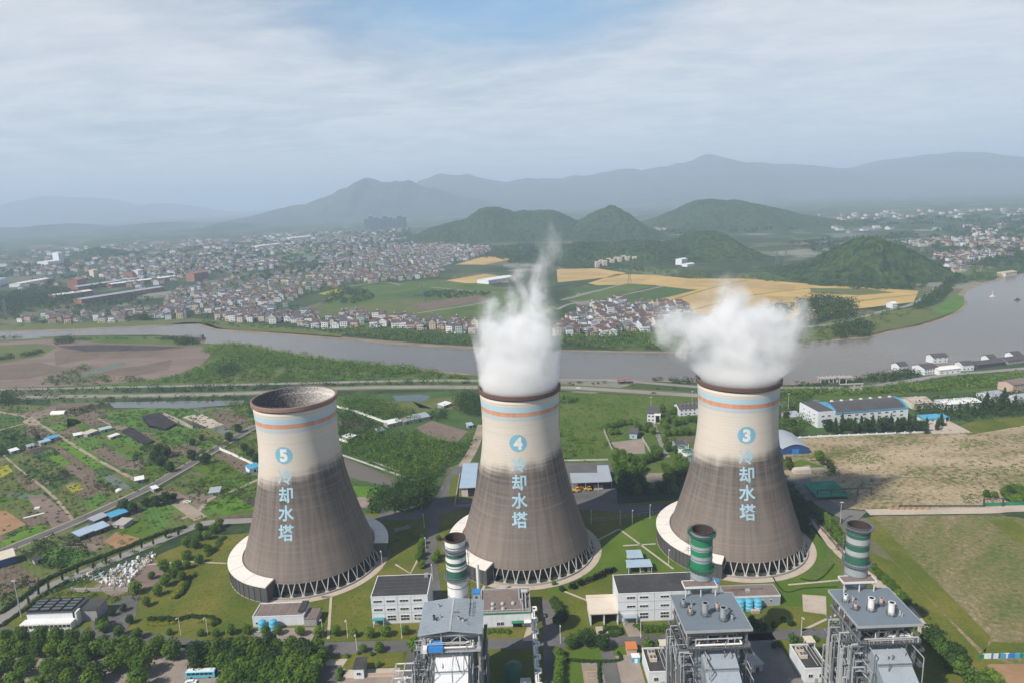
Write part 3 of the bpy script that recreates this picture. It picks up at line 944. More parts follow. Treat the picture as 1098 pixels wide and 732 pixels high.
def hill(name, px, Y, front, back, nx, ny, mat, rough_amp, bump=0.0, bump_size=8.0, seed=1, tilt=None):
    """px: outline of the crest in the photograph; the crest runs across at Y metres and falls away to both sides"""
    rs = np.random.RandomState(seed)
    cr = np.array([upright(x, y, Y) for x, y in px])
    xs = np.linspace(cr[0, 0], cr[-1, 0], nx)
    zc = np.interp(xs, cr[:, 0], cr[:, 1])
    for o_ in range(8):
        zc += (zc.max()*(0.075 if Y > 5000 else 0.03)/1.42**o_)*np.sin((xs-xs[0])/(xs[-1]-xs[0])*2*pi*(3.3*1.77**o_)+rs.rand()*6.28)*(zc/zc.max())
    k = 3
    zc = np.convolve(np.pad(zc, k//2, 'edge'), np.ones(k)/k, 'valid')[:nx]
    t = np.linspace(-1, 1, ny)
    X, T = np.meshgrid(xs, t, indexing='ij')
    Yg = Y + np.where(T < 0, T*front, T*back)
    shape = np.cos(T*pi/2)**1.3
    # valleys running down the slopes
    val = np.zeros_like(X)
    for o in range(5):
        wl = (front+back)/(1.3*1.9**o)
        ph = rs.rand(4)*6.28
        val += (np.abs(np.sin(X/wl*2.1+ph[0]+0.8*np.sin(Yg/wl+ph[1])))*np.abs(np.cos(Yg/wl*1.1+ph[2]+0.9*np.sin(X/wl*0.7+ph[3])))-0.4)/1.7**o
    Z = zc[:, None]*shape*(1 + rough_amp*val*np.minimum(1, np.abs(T)*2.2))
    edge = np.minimum(1, np.minimum(np.arange(nx), np.arange(nx)[::-1])/(nx*0.06))[:, None]
    Z = Z*edge - 0.5
    if bump > 0:
        cx_, cy_ = np.floor(X/bump_size), np.floor(Yg/bump_size)
        best = np.full(X.shape, 9.0)
        hs = np.zeros(X.shape)
        for i in (-1, 0, 1):
            for j in (-1, 0, 1):
                gx_, gy_ = cx_+i, cy_+j
                h = np.sin(gx_*127.1+gy_*311.7+seed)*43758.5453
                h2 = np.sin(gx_*269.5+gy_*183.3+seed)*43758.5453
                h3 = np.sin(gx_*419.2+gy_*371.9+seed)*43758.5453
                ox, oy, hh = h-np.floor(h), h2-np.floor(h2), h3-np.floor(h3)
                d = np.hypot(X/bump_size-gx_-ox, Yg/bump_size-gy_-oy)
                w = d < best
                best = np.where(w, d, best)
                hs = np.where(w, hh, hs)
        dome = np.sqrt(np.clip(1-(best/0.75)**2, 0, 1))
        Z = Z + bump*(dome*(0.55+0.8*hs)-0.75)*np.where(Z > bump, 1, 0)
    TOP[0] = max(TOP[0], float(Z.max()))
    V = np.stack([X.ravel(), Yg.ravel(), Z.ravel()], 1)
    idx = np.arange(nx*ny).reshape(nx, ny)
    Fq = np.stack([idx[:-1, :-1].ravel(), idx[1:, :-1].ravel(), idx[1:, 1:].ravel(), idx[:-1, 1:].ravel()], 1)
    o = np_mesh(name, V, Fq, [mat], smooth=True)
    o['kind'] = 'structure'
    return o


hill('mountains', [(-160, 225), (-60, 228), (0, 222), (40, 216), (72, 211.5), (100, 214), (130, 219), (158, 220), (172, 216), (190, 222), (215, 229), (250, 238), (300, 241)], 16000, 3500, 3500, 260, 50, far_forest, 0.3, seed=3)
hill('mountains', [(400, 212), (440, 200), (470, 190), (500, 187), (540, 190), (600, 192), (650, 187), (690, 182), (730, 176), (762, 169.5), (800, 171), (850, 173), (890, 181), (915, 185), (945, 178), (975, 169), (1020, 167), (1060, 171), (1098, 170), (1180, 175), (1300, 180)], 12000, 3200, 3000, 360, 60, far_forest, 0.3, seed=5)
hill('mountains', [(225, 244), (270, 235), (300, 227), (350, 213), (400, 197), (430, 193), (470, 202), (515, 215), (560, 224), (640, 236)], 9000, 1900, 2200, 240, 60, far_forest, 0.3, seed=8)
hill('mountains', [(600, 226), (650, 214), (700, 207), (745, 204), (790, 207), (830, 212), (880, 213), (930, 206), (985, 201), (1040, 199), (1100, 201), (1250, 206)], 9800, 1500, 1800, 260, 60, far_forest, 0.35, seed=6)
hill('hills', [(-120, 250), (-40, 243), (0, 246), (60, 241), (105, 247), (150, 240), (172, 238.5), (200, 245), (230, 250), (270, 252)], 7200, 900, 1200, 160, 40, far_forest, 0.25, seed=9)
hill('hills', [(185, 254), (215, 246), (240, 239), (262, 241), (300, 247), (350, 252)], 6200, 700, 900, 120, 40, far_forest, 0.25, seed=10)
hill('hills', [(80, 271), (100, 266), (120, 268), (135, 272)], 2900, 120, 200, 60, 30, forest, 0.2, 5, 14, seed=12)
hill('hills', [(400, 268), (430, 258), (455, 248), (480, 240), (502, 233), (514, 225), (524, 222), (536, 223.5), (551, 228), (566, 226), (582, 224), (598, 227), (612, 234), (626, 240.5), (645, 247), (665, 255)], 3400, 600, 700, 300, 120, forest, 0.24, 7, 13, seed=14)
hill('hills', [(606, 250), (622, 240), (633, 230), (645, 226), (652, 222), (659, 220.3), (667, 224), (676, 232), (690, 241), (705, 248)], 3000, 420, 500, 140, 90, forest, 0.24, 7, 13, seed=15)
hill('hills', [(684, 250), (700, 240), (716, 232), (728, 225.5), (742, 218), (757, 215), (775, 214), (793, 215), (815, 220), (844, 227.6), (880, 234), (915, 243)], 3500, 550, 600, 240, 100, forest, 0.24, 7, 13, seed=16)
hill('hills', [(585, 278), (610, 264), (626, 260.5), (660, 261), (699, 258.6), (715, 260), (728, 260), (742, 252), (752, 248.5), (760, 247.5), (770, 249), (784, 259), (797, 267), (815, 273), (830, 278), (850, 283), (875, 287), (905, 291)], 2050, 320, 420, 380, 180, forest, 0.2, 5.5, 9, seed=17)
hill('hills', [(845, 296), (870, 290), (895, 280), (912, 262), (928, 256), (950, 257), (972, 265), (992, 280), (1010, 292), (1022, 300)], 1380, 130, 240, 260, 160, forest, 0.22, 4.5, 7, seed=18)
GLYPHS = {
    '冷': ([[280,325],[229,187],[180,68],[123,-59],[7,-7],[65,113],[118,232],[175,379],[185,737],[235,659],[281,571],[170,516],[128,604],[82,681],[16,777],[121,824],[641,534],[679,492],[722,436],[623,375],[583,429],[548,471],[492,533],[590,586],[672,784],[750,682],[856,581],[990,487],[951,451],[931,430],[902,391],[782,486],[679,591],[608,684],[538,593],[433,489],[298,388],[270,423],[252,442],[212,476],[374,597],[489,720],[583,867],[697,830],[825,403],[906,349],[825,229],[743,128],[678,60],[700,43],[737,13],[786,-29],[700,-111],[609,-33],[512,42],[390,127],[475,201],[523,169],[560,144],[582,129],[629,175],[690,245],[717,281],[335,281],[335,395],[805,395]], [[41,43,42],[41,24,43],[14,8,15],[41,25,24],[13,8,14],[13,9,8],[40,33,41],[33,25,41],[40,34,33],[32,25,33],[32,26,25],[12,9,13],[12,10,9],[11,10,12],[39,34,40],[39,35,34],[31,26,32],[22,16,23],[31,27,26],[22,17,16],[21,17,22],[21,18,17],[39,38,35],[38,37,35],[37,36,35],[31,28,27],[30,29,31],[29,28,31],[20,18,21],[20,19,18],[65,45,44],[63,65,64],[63,45,65],[63,62,45],[62,46,45],[61,46,62],[60,46,61],[60,47,46],[55,57,56],[59,47,60],[55,58,57],[55,59,58],[55,47,59],[55,48,47],[54,48,55],[54,49,48],[54,50,49],[53,50,54],[53,51,50],[53,52,51],[6,0,7],[6,1,0],[5,1,6],[5,2,1],[4,2,5],[4,3,2]]),
    '却': ([[941,171],[937,131],[922,96],[892,73],[852,61],[802,57],[723,56],[715,98],[707,123],[683,178],[766,176],[804,176],[827,177],[829,177],[824,172],[824,174],[824,687],[685,687],[685,-101],[570,-101],[570,802],[941,802],[83,105],[97,121],[114,148],[143,199],[183,284],[212,357],[37,357],[37,472],[245,472],[245,591],[70,591],[70,707],[245,707],[245,862],[362,862],[362,707],[522,707],[522,591],[362,591],[362,472],[549,472],[549,357],[342,357],[306,273],[258,178],[232,132],[398,160],[389,180],[368,225],[336,288],[436,333],[493,218],[536,120],[570,18],[465,-33],[451,17],[442,45],[438,57],[244,21],[148,0],[91,-21],[78,22],[69,47],[52,88]], [[34,36,35],[34,37,36],[19,55,20],[55,17,20],[17,21,20],[17,16,21],[16,0,21],[32,34,33],[32,37,34],[32,38,37],[32,39,38],[55,9,17],[9,18,17],[15,12,16],[12,13,16],[13,0,16],[31,39,32],[30,40,31],[40,39,31],[30,41,40],[28,30,29],[28,41,30],[28,42,41],[28,43,42],[27,43,28],[26,44,27],[44,43,27],[26,45,44],[51,53,52],[50,53,51],[25,45,26],[25,46,45],[49,53,50],[49,54,53],[24,46,25],[48,54,49],[24,47,46],[55,18,9],[18,8,9],[14,0,13],[11,15,12],[47,54,48],[23,47,24],[23,54,47],[18,7,8],[22,54,23],[22,59,54],[59,55,54],[65,59,22],[18,6,7],[64,59,65],[64,60,59],[58,55,59],[63,60,64],[57,55,58],[62,61,63],[61,60,63],[57,56,55],[19,18,55]]),
    '水': ([[360,610],[434,581],[357,322],[249,133],[99,-14],[66,23],[46,43],[4,75],[140,195],[232,336],[286,486],[49,486],[49,606],[342,606],[829,509],[750,429],[690,375],[769,276],[872,182],[1010,97],[972,58],[953,35],[925,-7],[757,113],[628,261],[564,366],[564,22],[559,-26],[542,-62],[510,-85],[467,-97],[412,-102],[326,-103],[315,-61],[306,-34],[280,24],[369,22],[413,21],[438,22],[442,23],[439,20],[440,24],[440,860],[564,860],[564,601],[586,550],[613,496],[628,469],[676,517],[743,593],[813,682],[918,608]], [[41,43,42],[41,44,43],[49,51,50],[13,1,0],[49,14,51],[11,13,12],[11,1,13],[41,45,44],[48,14,49],[11,10,1],[10,2,1],[41,25,45],[25,46,45],[47,14,48],[47,15,14],[25,47,46],[9,2,10],[25,15,47],[25,16,15],[25,17,16],[41,26,25],[24,17,25],[8,2,9],[8,3,2],[24,18,17],[23,18,24],[7,3,8],[23,19,18],[7,6,3],[6,5,3],[5,4,3],[22,21,23],[21,20,23],[20,19,23],[34,36,35],[40,39,41],[39,26,41],[38,26,39],[37,26,38],[37,27,26],[34,37,36],[34,27,37],[34,28,27],[33,28,34],[32,28,33],[32,29,28],[32,30,29],[32,31,30]]),
    '塔': ([[896,-102],[778,-102],[778,-64],[510,-64],[510,-102],[395,-102],[395,269],[896,269],[778,162],[510,162],[510,44],[778,44],[824,301],[458,301],[458,409],[824,409],[833,761],[978,761],[978,650],[833,650],[833,552],[719,552],[719,650],[560,650],[560,552],[446,552],[446,650],[302,650],[302,761],[446,761],[446,860],[560,860],[560,761],[719,761],[719,860],[833,860],[143,503],[31,503],[31,619],[143,619],[143,851],[259,851],[259,619],[360,619],[360,503],[259,503],[259,233],[354,269],[378,157],[259,109],[160,69],[47,25],[8,144],[68,163],[111,178],[143,190],[700,574],[767,523],[873,459],[1011,393],[972,355],[955,335],[930,299],[806,368],[701,439],[628,496],[555,431],[455,360],[332,290],[305,322],[287,342],[246,379],[405,464],[518,547],[613,646],[724,604]], [[29,31,30],[29,32,31],[33,35,34],[33,16,35],[39,41,40],[39,42,41],[27,29,28],[27,32,29],[27,33,32],[27,16,33],[27,17,16],[27,18,17],[26,18,27],[25,23,26],[23,18,26],[25,24,23],[22,18,23],[21,75,22],[75,19,22],[19,18,22],[75,20,19],[73,75,74],[37,39,38],[37,42,39],[37,43,42],[37,44,43],[73,56,75],[21,20,75],[73,57,56],[72,57,73],[72,65,57],[65,58,57],[36,44,37],[55,45,36],[45,44,36],[55,71,45],[71,46,45],[72,66,65],[64,58,65],[71,66,72],[64,59,58],[63,15,64],[15,59,64],[71,14,66],[14,67,66],[71,67,14],[67,13,14],[63,12,15],[55,46,71],[46,70,71],[12,62,63],[68,13,67],[46,69,70],[46,68,69],[68,12,13],[46,48,47],[55,48,46],[54,48,55],[53,48,54],[52,48,53],[52,49,48],[51,49,52],[51,50,49],[5,9,6],[9,7,6],[9,8,7],[8,0,7],[5,10,9],[11,0,8],[5,11,10],[5,3,11],[3,2,11],[2,0,11],[5,4,3],[1,0,2]]),
    '3': ([[107,726],[157,738],[216,741],[342,715],[432,635],[464,516],[452,431],[414,364],[413,363],[419,359],[462,283],[475,195],[441,64],[346,-28],[212,-60],[152,-54],[96,-39],[14,-3],[14,222],[136,153],[177,139],[213,135],[249,143],[267,161],[274,192],[266,225],[239,247],[130,264],[130,440],[235,456],[256,473],[263,496],[256,523],[237,539],[194,548],[169,546],[139,538],[31,496],[31,696]], [[1,3,2],[0,3,1],[38,3,0],[38,4,3],[37,36,38],[36,4,38],[36,35,4],[35,34,4],[34,5,4],[33,5,34],[32,5,33],[31,5,32],[31,6,5],[30,6,31],[29,6,30],[28,6,29],[27,6,28],[27,7,6],[27,8,7],[27,9,8],[27,10,9],[27,26,10],[26,11,10],[25,11,26],[24,11,25],[17,19,18],[24,12,11],[23,12,24],[22,12,23],[17,20,19],[21,12,22],[17,21,20],[17,12,21],[17,13,12],[16,13,17],[16,14,13],[15,14,16]]),
    '4': ([[521,362],[521,174],[448,174],[448,-50],[250,-50],[250,174],[-39,174],[-39,287],[332,741],[448,741],[448,362],[250,362],[250,456],[322,456],[246,362]], [[7,9,8],[7,12,9],[12,13,9],[13,10,9],[7,14,12],[14,11,12],[14,10,13],[7,10,14],[7,0,10],[7,1,0],[6,1,7],[5,1,6],[4,2,5],[2,1,5],[4,3,2]]),
    '5': ([[240,544],[240,465],[346,446],[452,350],[490,209],[454,70],[355,-26],[219,-59],[151,-54],[90,-39],[0,0],[0,219],[120,152],[160,139],[196,135],[246,147],[277,174],[287,206],[271,250],[217,281],[51,275],[51,732],[454,732],[454,544]], [[20,0,21],[0,22,21],[0,23,22],[20,1,0],[20,2,1],[20,3,2],[20,19,3],[19,4,3],[18,4,19],[17,4,18],[10,12,11],[17,5,4],[16,5,17],[15,5,16],[10,13,12],[14,5,15],[10,14,13],[10,5,14],[10,6,5],[9,6,10],[9,7,6],[8,7,9]]),
}

# ------------------------------------------------------------------ cooling towers
TOWERS = {5: (-109.8, 338.0), 4: (2.7, 341.8), 3: (113.1, 340.2)}


def shell_r(z):
    return 19.5*math.sqrt(1+((z-72)/46.6)**2) if z < 72 else 19.5*math.sqrt(1+((z-72)/62)**2)


m_, N_, out_ = new_mat('tower_shell')
tower_shell = m_
oc = N_.new('ShaderNodeTexCoord').outputs['Object']
ox_, oy_, oz_ = N_.sep(oc)
ang = N_.math('ARCTAN2', oy_, ox_)
cyl = N_.comb(N_.math('MULTIPLY', ang, 24.0), oz_, N_.math('MULTIPLY', N_.new('ShaderNodeObjectInfo').outputs['Random'], 90.0))
streak = N_.noise(N_.vmath('MULTIPLY', cyl, (0.55, 0.03, 1)), 1.0, 5, 0.65)
streak2 = N_.noise(N_.vmath('MULTIPLY', cyl, (1.6, 0.02, 1)), 1.0, 3, 0.6)
lifts = N_.noise(N_.vmath('MULTIPLY', cyl, (0.02, 0.75, 1)), 1.0, 3, 0.7)
panel = N_.noise(N_.vmath('MULTIPLY', cyl, (0.16, 0.22, 1)), 1.0, 5, 0.6)
# height of the dirt line, higher on the lee side
wav = N_.noise(N_.vmath('MULTIPLY', cyl, (0.09, 0.02, 1)), 1.0, 4, 0.6)
line = N_.math('ADD', N_.math('ADD', oz_, N_.math('MULTIPLY', N_.math('SUBTRACT', wav, 0.5), 9.0)), N_.math('MULTIPLY', ox_, -0.22))
line = N_.math('ADD', line, N_.math('MULTIPLY', N_.math('SUBTRACT', streak, 0.5), 2.6))
line = N_.math('ADD', line, N_.math('MULTIPLY', N_.math('SUBTRACT', lifts, 0.5), 6.0))
dirt = N_.smooth(line, 50.5, 58.5, 1.0, 0.0)
low = N_.mix(N_.smooth(oz_, 10, 56), (0.165, 0.138, 0.121), (0.078, 0.071, 0.068))
low = N_.mix(N_.smooth(streak, 0.35, 0.7), low, N_.mix(0.5, low, (0.26, 0.215, 0.185)))
low = N_.mix(N_.math('MULTIPLY', N_.smooth(streak2, 0.5, 0.75), 0.4), low, (0.07, 0.058, 0.052))
low = N_.mix(N_.math('MULTIPLY', N_.smooth(lifts, 0.42, 0.7), 0.40), low, (0.25, 0.2, 0.168))
up = N_.mix(N_.smooth(panel, 0.35, 0.7), (0.60, 0.535, 0.465), (0.59, 0.55, 0.505))
up = N_.mix(N_.math('MULTIPLY', N_.smooth(lifts, 0.45, 0.72), 0.22), up, (0.42, 0.37, 0.31))
up = N_.mix(N_.math('MULTIPLY', N_.smooth(line, 57, 70, 1, 0), 0.35), up, (0.46, 0.395, 0.32))
col = N_.mix(dirt, up, low)


def band(c, z0, z1, colour, amt):
    f = N_.math('MULTIPLY', N_.math('GREATER_THAN', oz_, z0), N_.math('LESS_THAN', oz_, z1))
    return N_.mix(N_.math('MULTIPLY', f, amt), c, colour)


worn = N_.smooth(N_.math('ADD', streak, N_.math('MULTIPLY', panel, 0.4)), 0.35, 1.0, 1.0, 0.55)
col = band(col, 77.1, 79.5, (0.40, 0.47, 0.52), worn)
col = band(col, 79.5, 81.7, (0.56, 0.20, 0.085), worn)
col = band(col, 81.7, 84.3, (0.33, 0.56, 0.68), worn)
# lift joints of the climbing formwork
jz = N_.math('FRACT', N_.math('DIVIDE', oz_, 1.5))
ja = N_.math('FRACT', N_.math('MULTIPLY', ang, 96/(2*pi)))
joint = N_.math('MAXIMUM', N_.math('LESS_THAN', jz, 0.12), N_.math('MULTIPLY', N_.math('LESS_THAN', ja, 0.12), 0.35))
col = N_.mix(N_.math('MULTIPLY', joint, 0.09), col, (0.05, 0.042, 0.038))
principled(N_, out_, col, 0.9, 0, 0.2, N_.math('ADD', streak2, joint), 0.06)

m_, N_, out_ = new_mat('tower_inside')
tower_inside = m_
oc = N_.new('ShaderNodeTexCoord').outputs['Object']
ox_, oy_, oz_ = N_.sep(oc)
ang = N_.math('ARCTAN2', oy_, ox_)
cyl = N_.comb(N_.math('MULTIPLY', ang, 24.0), oz_, 0.0)
st = N_.math('ADD', N_.noise(N_.vmath('MULTIPLY', cyl, (0.9, 0.9, 1)), 1.0, 6, 0.75), N_.math('MULTIPLY', ox_, 0.011))  # mottling; the x term paints the sunlit side lighter, shaded side darker
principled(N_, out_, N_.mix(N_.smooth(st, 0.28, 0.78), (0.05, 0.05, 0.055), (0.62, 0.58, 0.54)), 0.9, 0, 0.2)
rim_paint = paint('rim_brown', (0.125, 0.072, 0.058), 0.85, 0, 0.5, 0.5)
rim_red = paint('rim_red', (0.29, 0.175, 0.145), 0.85, 0, 0.5, 0.5)
sign_blue = paint('sign_blue', (0.20, 0.42, 0.55), 0.7, 0, 0.3)
sign_letter = paint('letter_blue', (0.34, 0.52, 0.62), 0.7, 0, 0.3)
sign_white = paint('sign_white', (0.70, 0.70, 0.69), 0.7, 0, 0.2)


def on_shell(x, z, face, lift):
    """a point painted on the shell, x metres along the surface from the facing direction"""
    r = shell_r(z)
    a = -pi/2 + face + x/r
    return ((r+lift)*cos(a), (r+lift)*sin(a), z)


def painted(name, polys, mat, z0, face, lift, parent, at):
    """flat outline pieces (x, height) laid on the curved shell"""
    bm = bmesh.new()
    for vs, fs in polys:
        bv = [bm.verts.new((x, z, 0)) for x, z in vs]
        for f in fs:
            try:
                bm.faces.new([bv[i] for i in f])
            except ValueError:
                pass
    xs = [v.co.x for v in bm.verts]
    zs = [v.co.y for v in bm.verts]
    for k in range(int(min(xs)/0.5)-1, int(max(xs)/0.5)+2):
        bmesh.ops.bisect_plane(bm, geom=bm.verts[:]+bm.edges[:]+bm.faces[:], plane_co=(k*0.5, 0, 0), plane_no=(1, 0, 0))
    for k in range(int(min(zs)/1.2)-1, int(max(zs)/1.2)+2):
        bmesh.ops.bisect_plane(bm, geom=bm.verts[:]+bm.edges[:]+bm.faces[:], plane_co=(0, k*1.2, 0), plane_no=(0, 1, 0))
    for v in bm.verts:
        v.co = on_shell(v.co.x, z0+v.co.y, face, lift)
    bm.normal_update()
    me = bpy.data.meshes.new(name)
    bm.to_mesh(me)
    bm.free()
    me.materials.append(mat)
    o = bpy.data.objects.new(name, me)
    COL.objects.link(o)
    o.parent = parent
    return o


def glyph(ch, size, cx):
    vs, fs = GLYPHS[ch]
    xs = [v[0] for v in vs]
    ys = [v[1] for v in vs]
    mx, my = (min(xs)+max(xs))/2, (min(ys)+max(ys))/2
    k = size/(max(ys)-min(ys))
    return [((x-mx)*k+cx, (y-my)*k) for x, y in vs], fs


FACE = -1.8/20


def cooling_tower(num, label, arc):
    X, Y = TOWERS[num]
    at = (X, Y, 0)
    t = thing('cooling_tower', label, 'cooling tower', at, 'cooling towers in a row by the river')
    zs = [6.65 + (87.4-6.65)*i/46 for i in range(47)]
    prof = [(shell_r(z), z) for z in zs]
    mb = MB()
    inner = [(shell_r(z)-0.6, z) for z in zs[::-1]]
    pts = prof + inner + [prof[0]]
    mats = [tower_shell]*46 + [tower_inside]*48
    mats[-1] = concrete
    mb.lathe(pts, mats, 144)
    sh = mb.build('shell', t, smooth=True)
    mod = MB().lathe([(20.05, 87.9), (20.85, 88.0), (20.95, 89.8), (20.7, 90.0), (20.0, 90.0), (19.7, 89.6), (19.45, 87.4), (20.05, 87.9)], [rim_red if num == 5 else rim_paint]*4+[concrete_dark, tower_inside, rim_paint], 144)
    mod.build('rim_walkway', t, smooth=False)
    # railing of the rim walkway
    rl = MB()
    rl.lathe([(20.80, 90.75), (20.86, 90.75), (20.86, 90.8), (20.80, 90.8), (20.80, 90.75)], grey_metal, 96)
    for i in range(96):
        a = 2*pi*i/96
        rl.tube((20.84*cos(a), 20.84*sin(a), 89.9), (20.84*cos(a), 20.84*sin(a), 90.8), 0.025, grey_metal, 4)
    rl.build('railing', t)
    # V-shaped struts: 40 pairs, each strut a part
    n = 40
    first = None
    for i in range(n):
        for sgn in (-1, 1):
            if first is None:
                a = 0
                st = MB().tube((35.2*cos(a), 35.2*sin(a), 0.5), (33.3*cos(0.052), 33.3*sin(0.052), 6.8), 0.26, pillar, 8)
                other = MB().tube((35.2*cos(a), 35.2*sin(a), 0.5), (33.3*cos(-0.052), 33.3*sin(-0.052), 6.8), 0.26, pillar, 8)
                first = (other.build('strut', t), st.build('strut', t))
                break
        else:
            for q in first:
                c = q.copy()
                COL.objects.link(c)
                c.rotation_euler = (0, 0, 2*pi*i/n)
    f0 = MB().box(34.5, 35.85, -0.8, 0.8, 0.28, 0.95, pillar).build('footing', t)
    for i in range(1, n):
        c = f0.copy()
        COL.objects.link(c)
        c.rotation_euler = (0, 0, 2*pi*i/n)
    # basin with its low wall, water, and packing painted black for the shade within
    b = MB().lathe([(35.9, 0.02), (35.9, 1.0), (36.4, 1.0), (36.4, 0.02)], concrete, 96).build('basin_wall', t)
    MB().lathe([(0.1, 0.3), (35.9, 0.3)], pond, 72).build('basin_water', t)
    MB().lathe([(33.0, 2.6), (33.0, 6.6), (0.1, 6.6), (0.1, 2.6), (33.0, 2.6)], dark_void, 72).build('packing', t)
    # curved noise barrier with a flat roof hugging the foot
    a0, a1 = arc
    nn = 48
    w = MB()
    w.lathe([(39.6, 0.02), (39.6, 8.2), (39.9, 8.2), (39.9, 0.02)], barrier_wall, nn, a0=a0, a1=a1)
    for i in range(nn+1):
        a = a0+(a1-a0)*i/nn
        w.box(39.9, 40.15, -0.12, 0.12, 0.02, 8.2, concrete_dark, rot=a)
    w.build('barrier_wall', t)
    r = MB()
    r.lathe([(33.4, 9.25), (40.4, 8.75), (40.4, 8.2), (33.0, 8.5)], [barrier_roof, barrier_roof, barrier_roof], nn*2, a0=a0, a1=a1)
    for a in (a0, a1):
        c, s = cos(a), sin(a)
        q = [(33.4*c, 33.4*s, 9.25), (40.4*c, 40.4*s, 8.75), (40.4*c, 40.4*s, 8.2), (33.0*c, 33.0*s, 8.5)]
        r.poly(q, barrier_roof)
        r.poly([(33.6*c, 33.6*s, 0.02), (39.9*c, 39.9*s, 0.02), (39.9*c, 39.9*s, 8.2), (33.6*c, 33.6*s, 8.4)], barrier_wall)
    for i in range(0, nn*2, 8):
        a = a0+(a1-a0)*(i+0.5)/(nn*2)
        r.tube((33.6*cos(a), 33.6*sin(a), 9.27), (40.3*cos(a), 40.3*sin(a), 8.79), 0.06, concrete, 4)
    r.build('barrier_roof', t)
    # number disc and the four characters
    n_ = 40
    disc = ([(4.3*cos(2*pi*i/n_), 4.3*sin(2*pi*i/n_)) for i in range(n_)], [list(range(n_))])
    d = painted('number_disc', [disc], sign_blue, 66.3, FACE, 0.05, t, at)
    dg = painted('numeral', [glyph(str(num), 6.3, 0)], sign_white, 66.3, FACE, 0.09, d, at)
    for ch, z in zip('冷却水塔', (55.8, 47.2, 38.6, 29.6)):
        painted('character', [glyph(ch, 7.5, 0)], sign_letter, z, FACE, 0.06, t, at)
    # ladder up the shell
    lad = MB()
    for z0, z1 in zip(zs, zs[1:]):
        for da in (-0.45, 0.45):
            p, q = on_shell(da, z0, 2.4, 0.35), on_shell(da, z1, 2.4, 0.35)
            lad.tube(p, q, 0.06, dark_metal, 4, caps=False)
    lad.build('ladder', t)
    return t


cooling_tower(5, 'cooling tower numbered 5 with open steamless mouth showing its streaked inside', (0.02, 2*pi-1.83))
cooling_tower(4, 'cooling tower numbered 4 between the two other towers under a tall narrow steam plume', (1.2, 2*pi-2.08))
cooling_tower(3, 'cooling tower numbered 3 beside the sandy lot under a broad spreading steam plume', (1.2, 2*pi-2.02))

# ------------------------------------------------------------------ steam


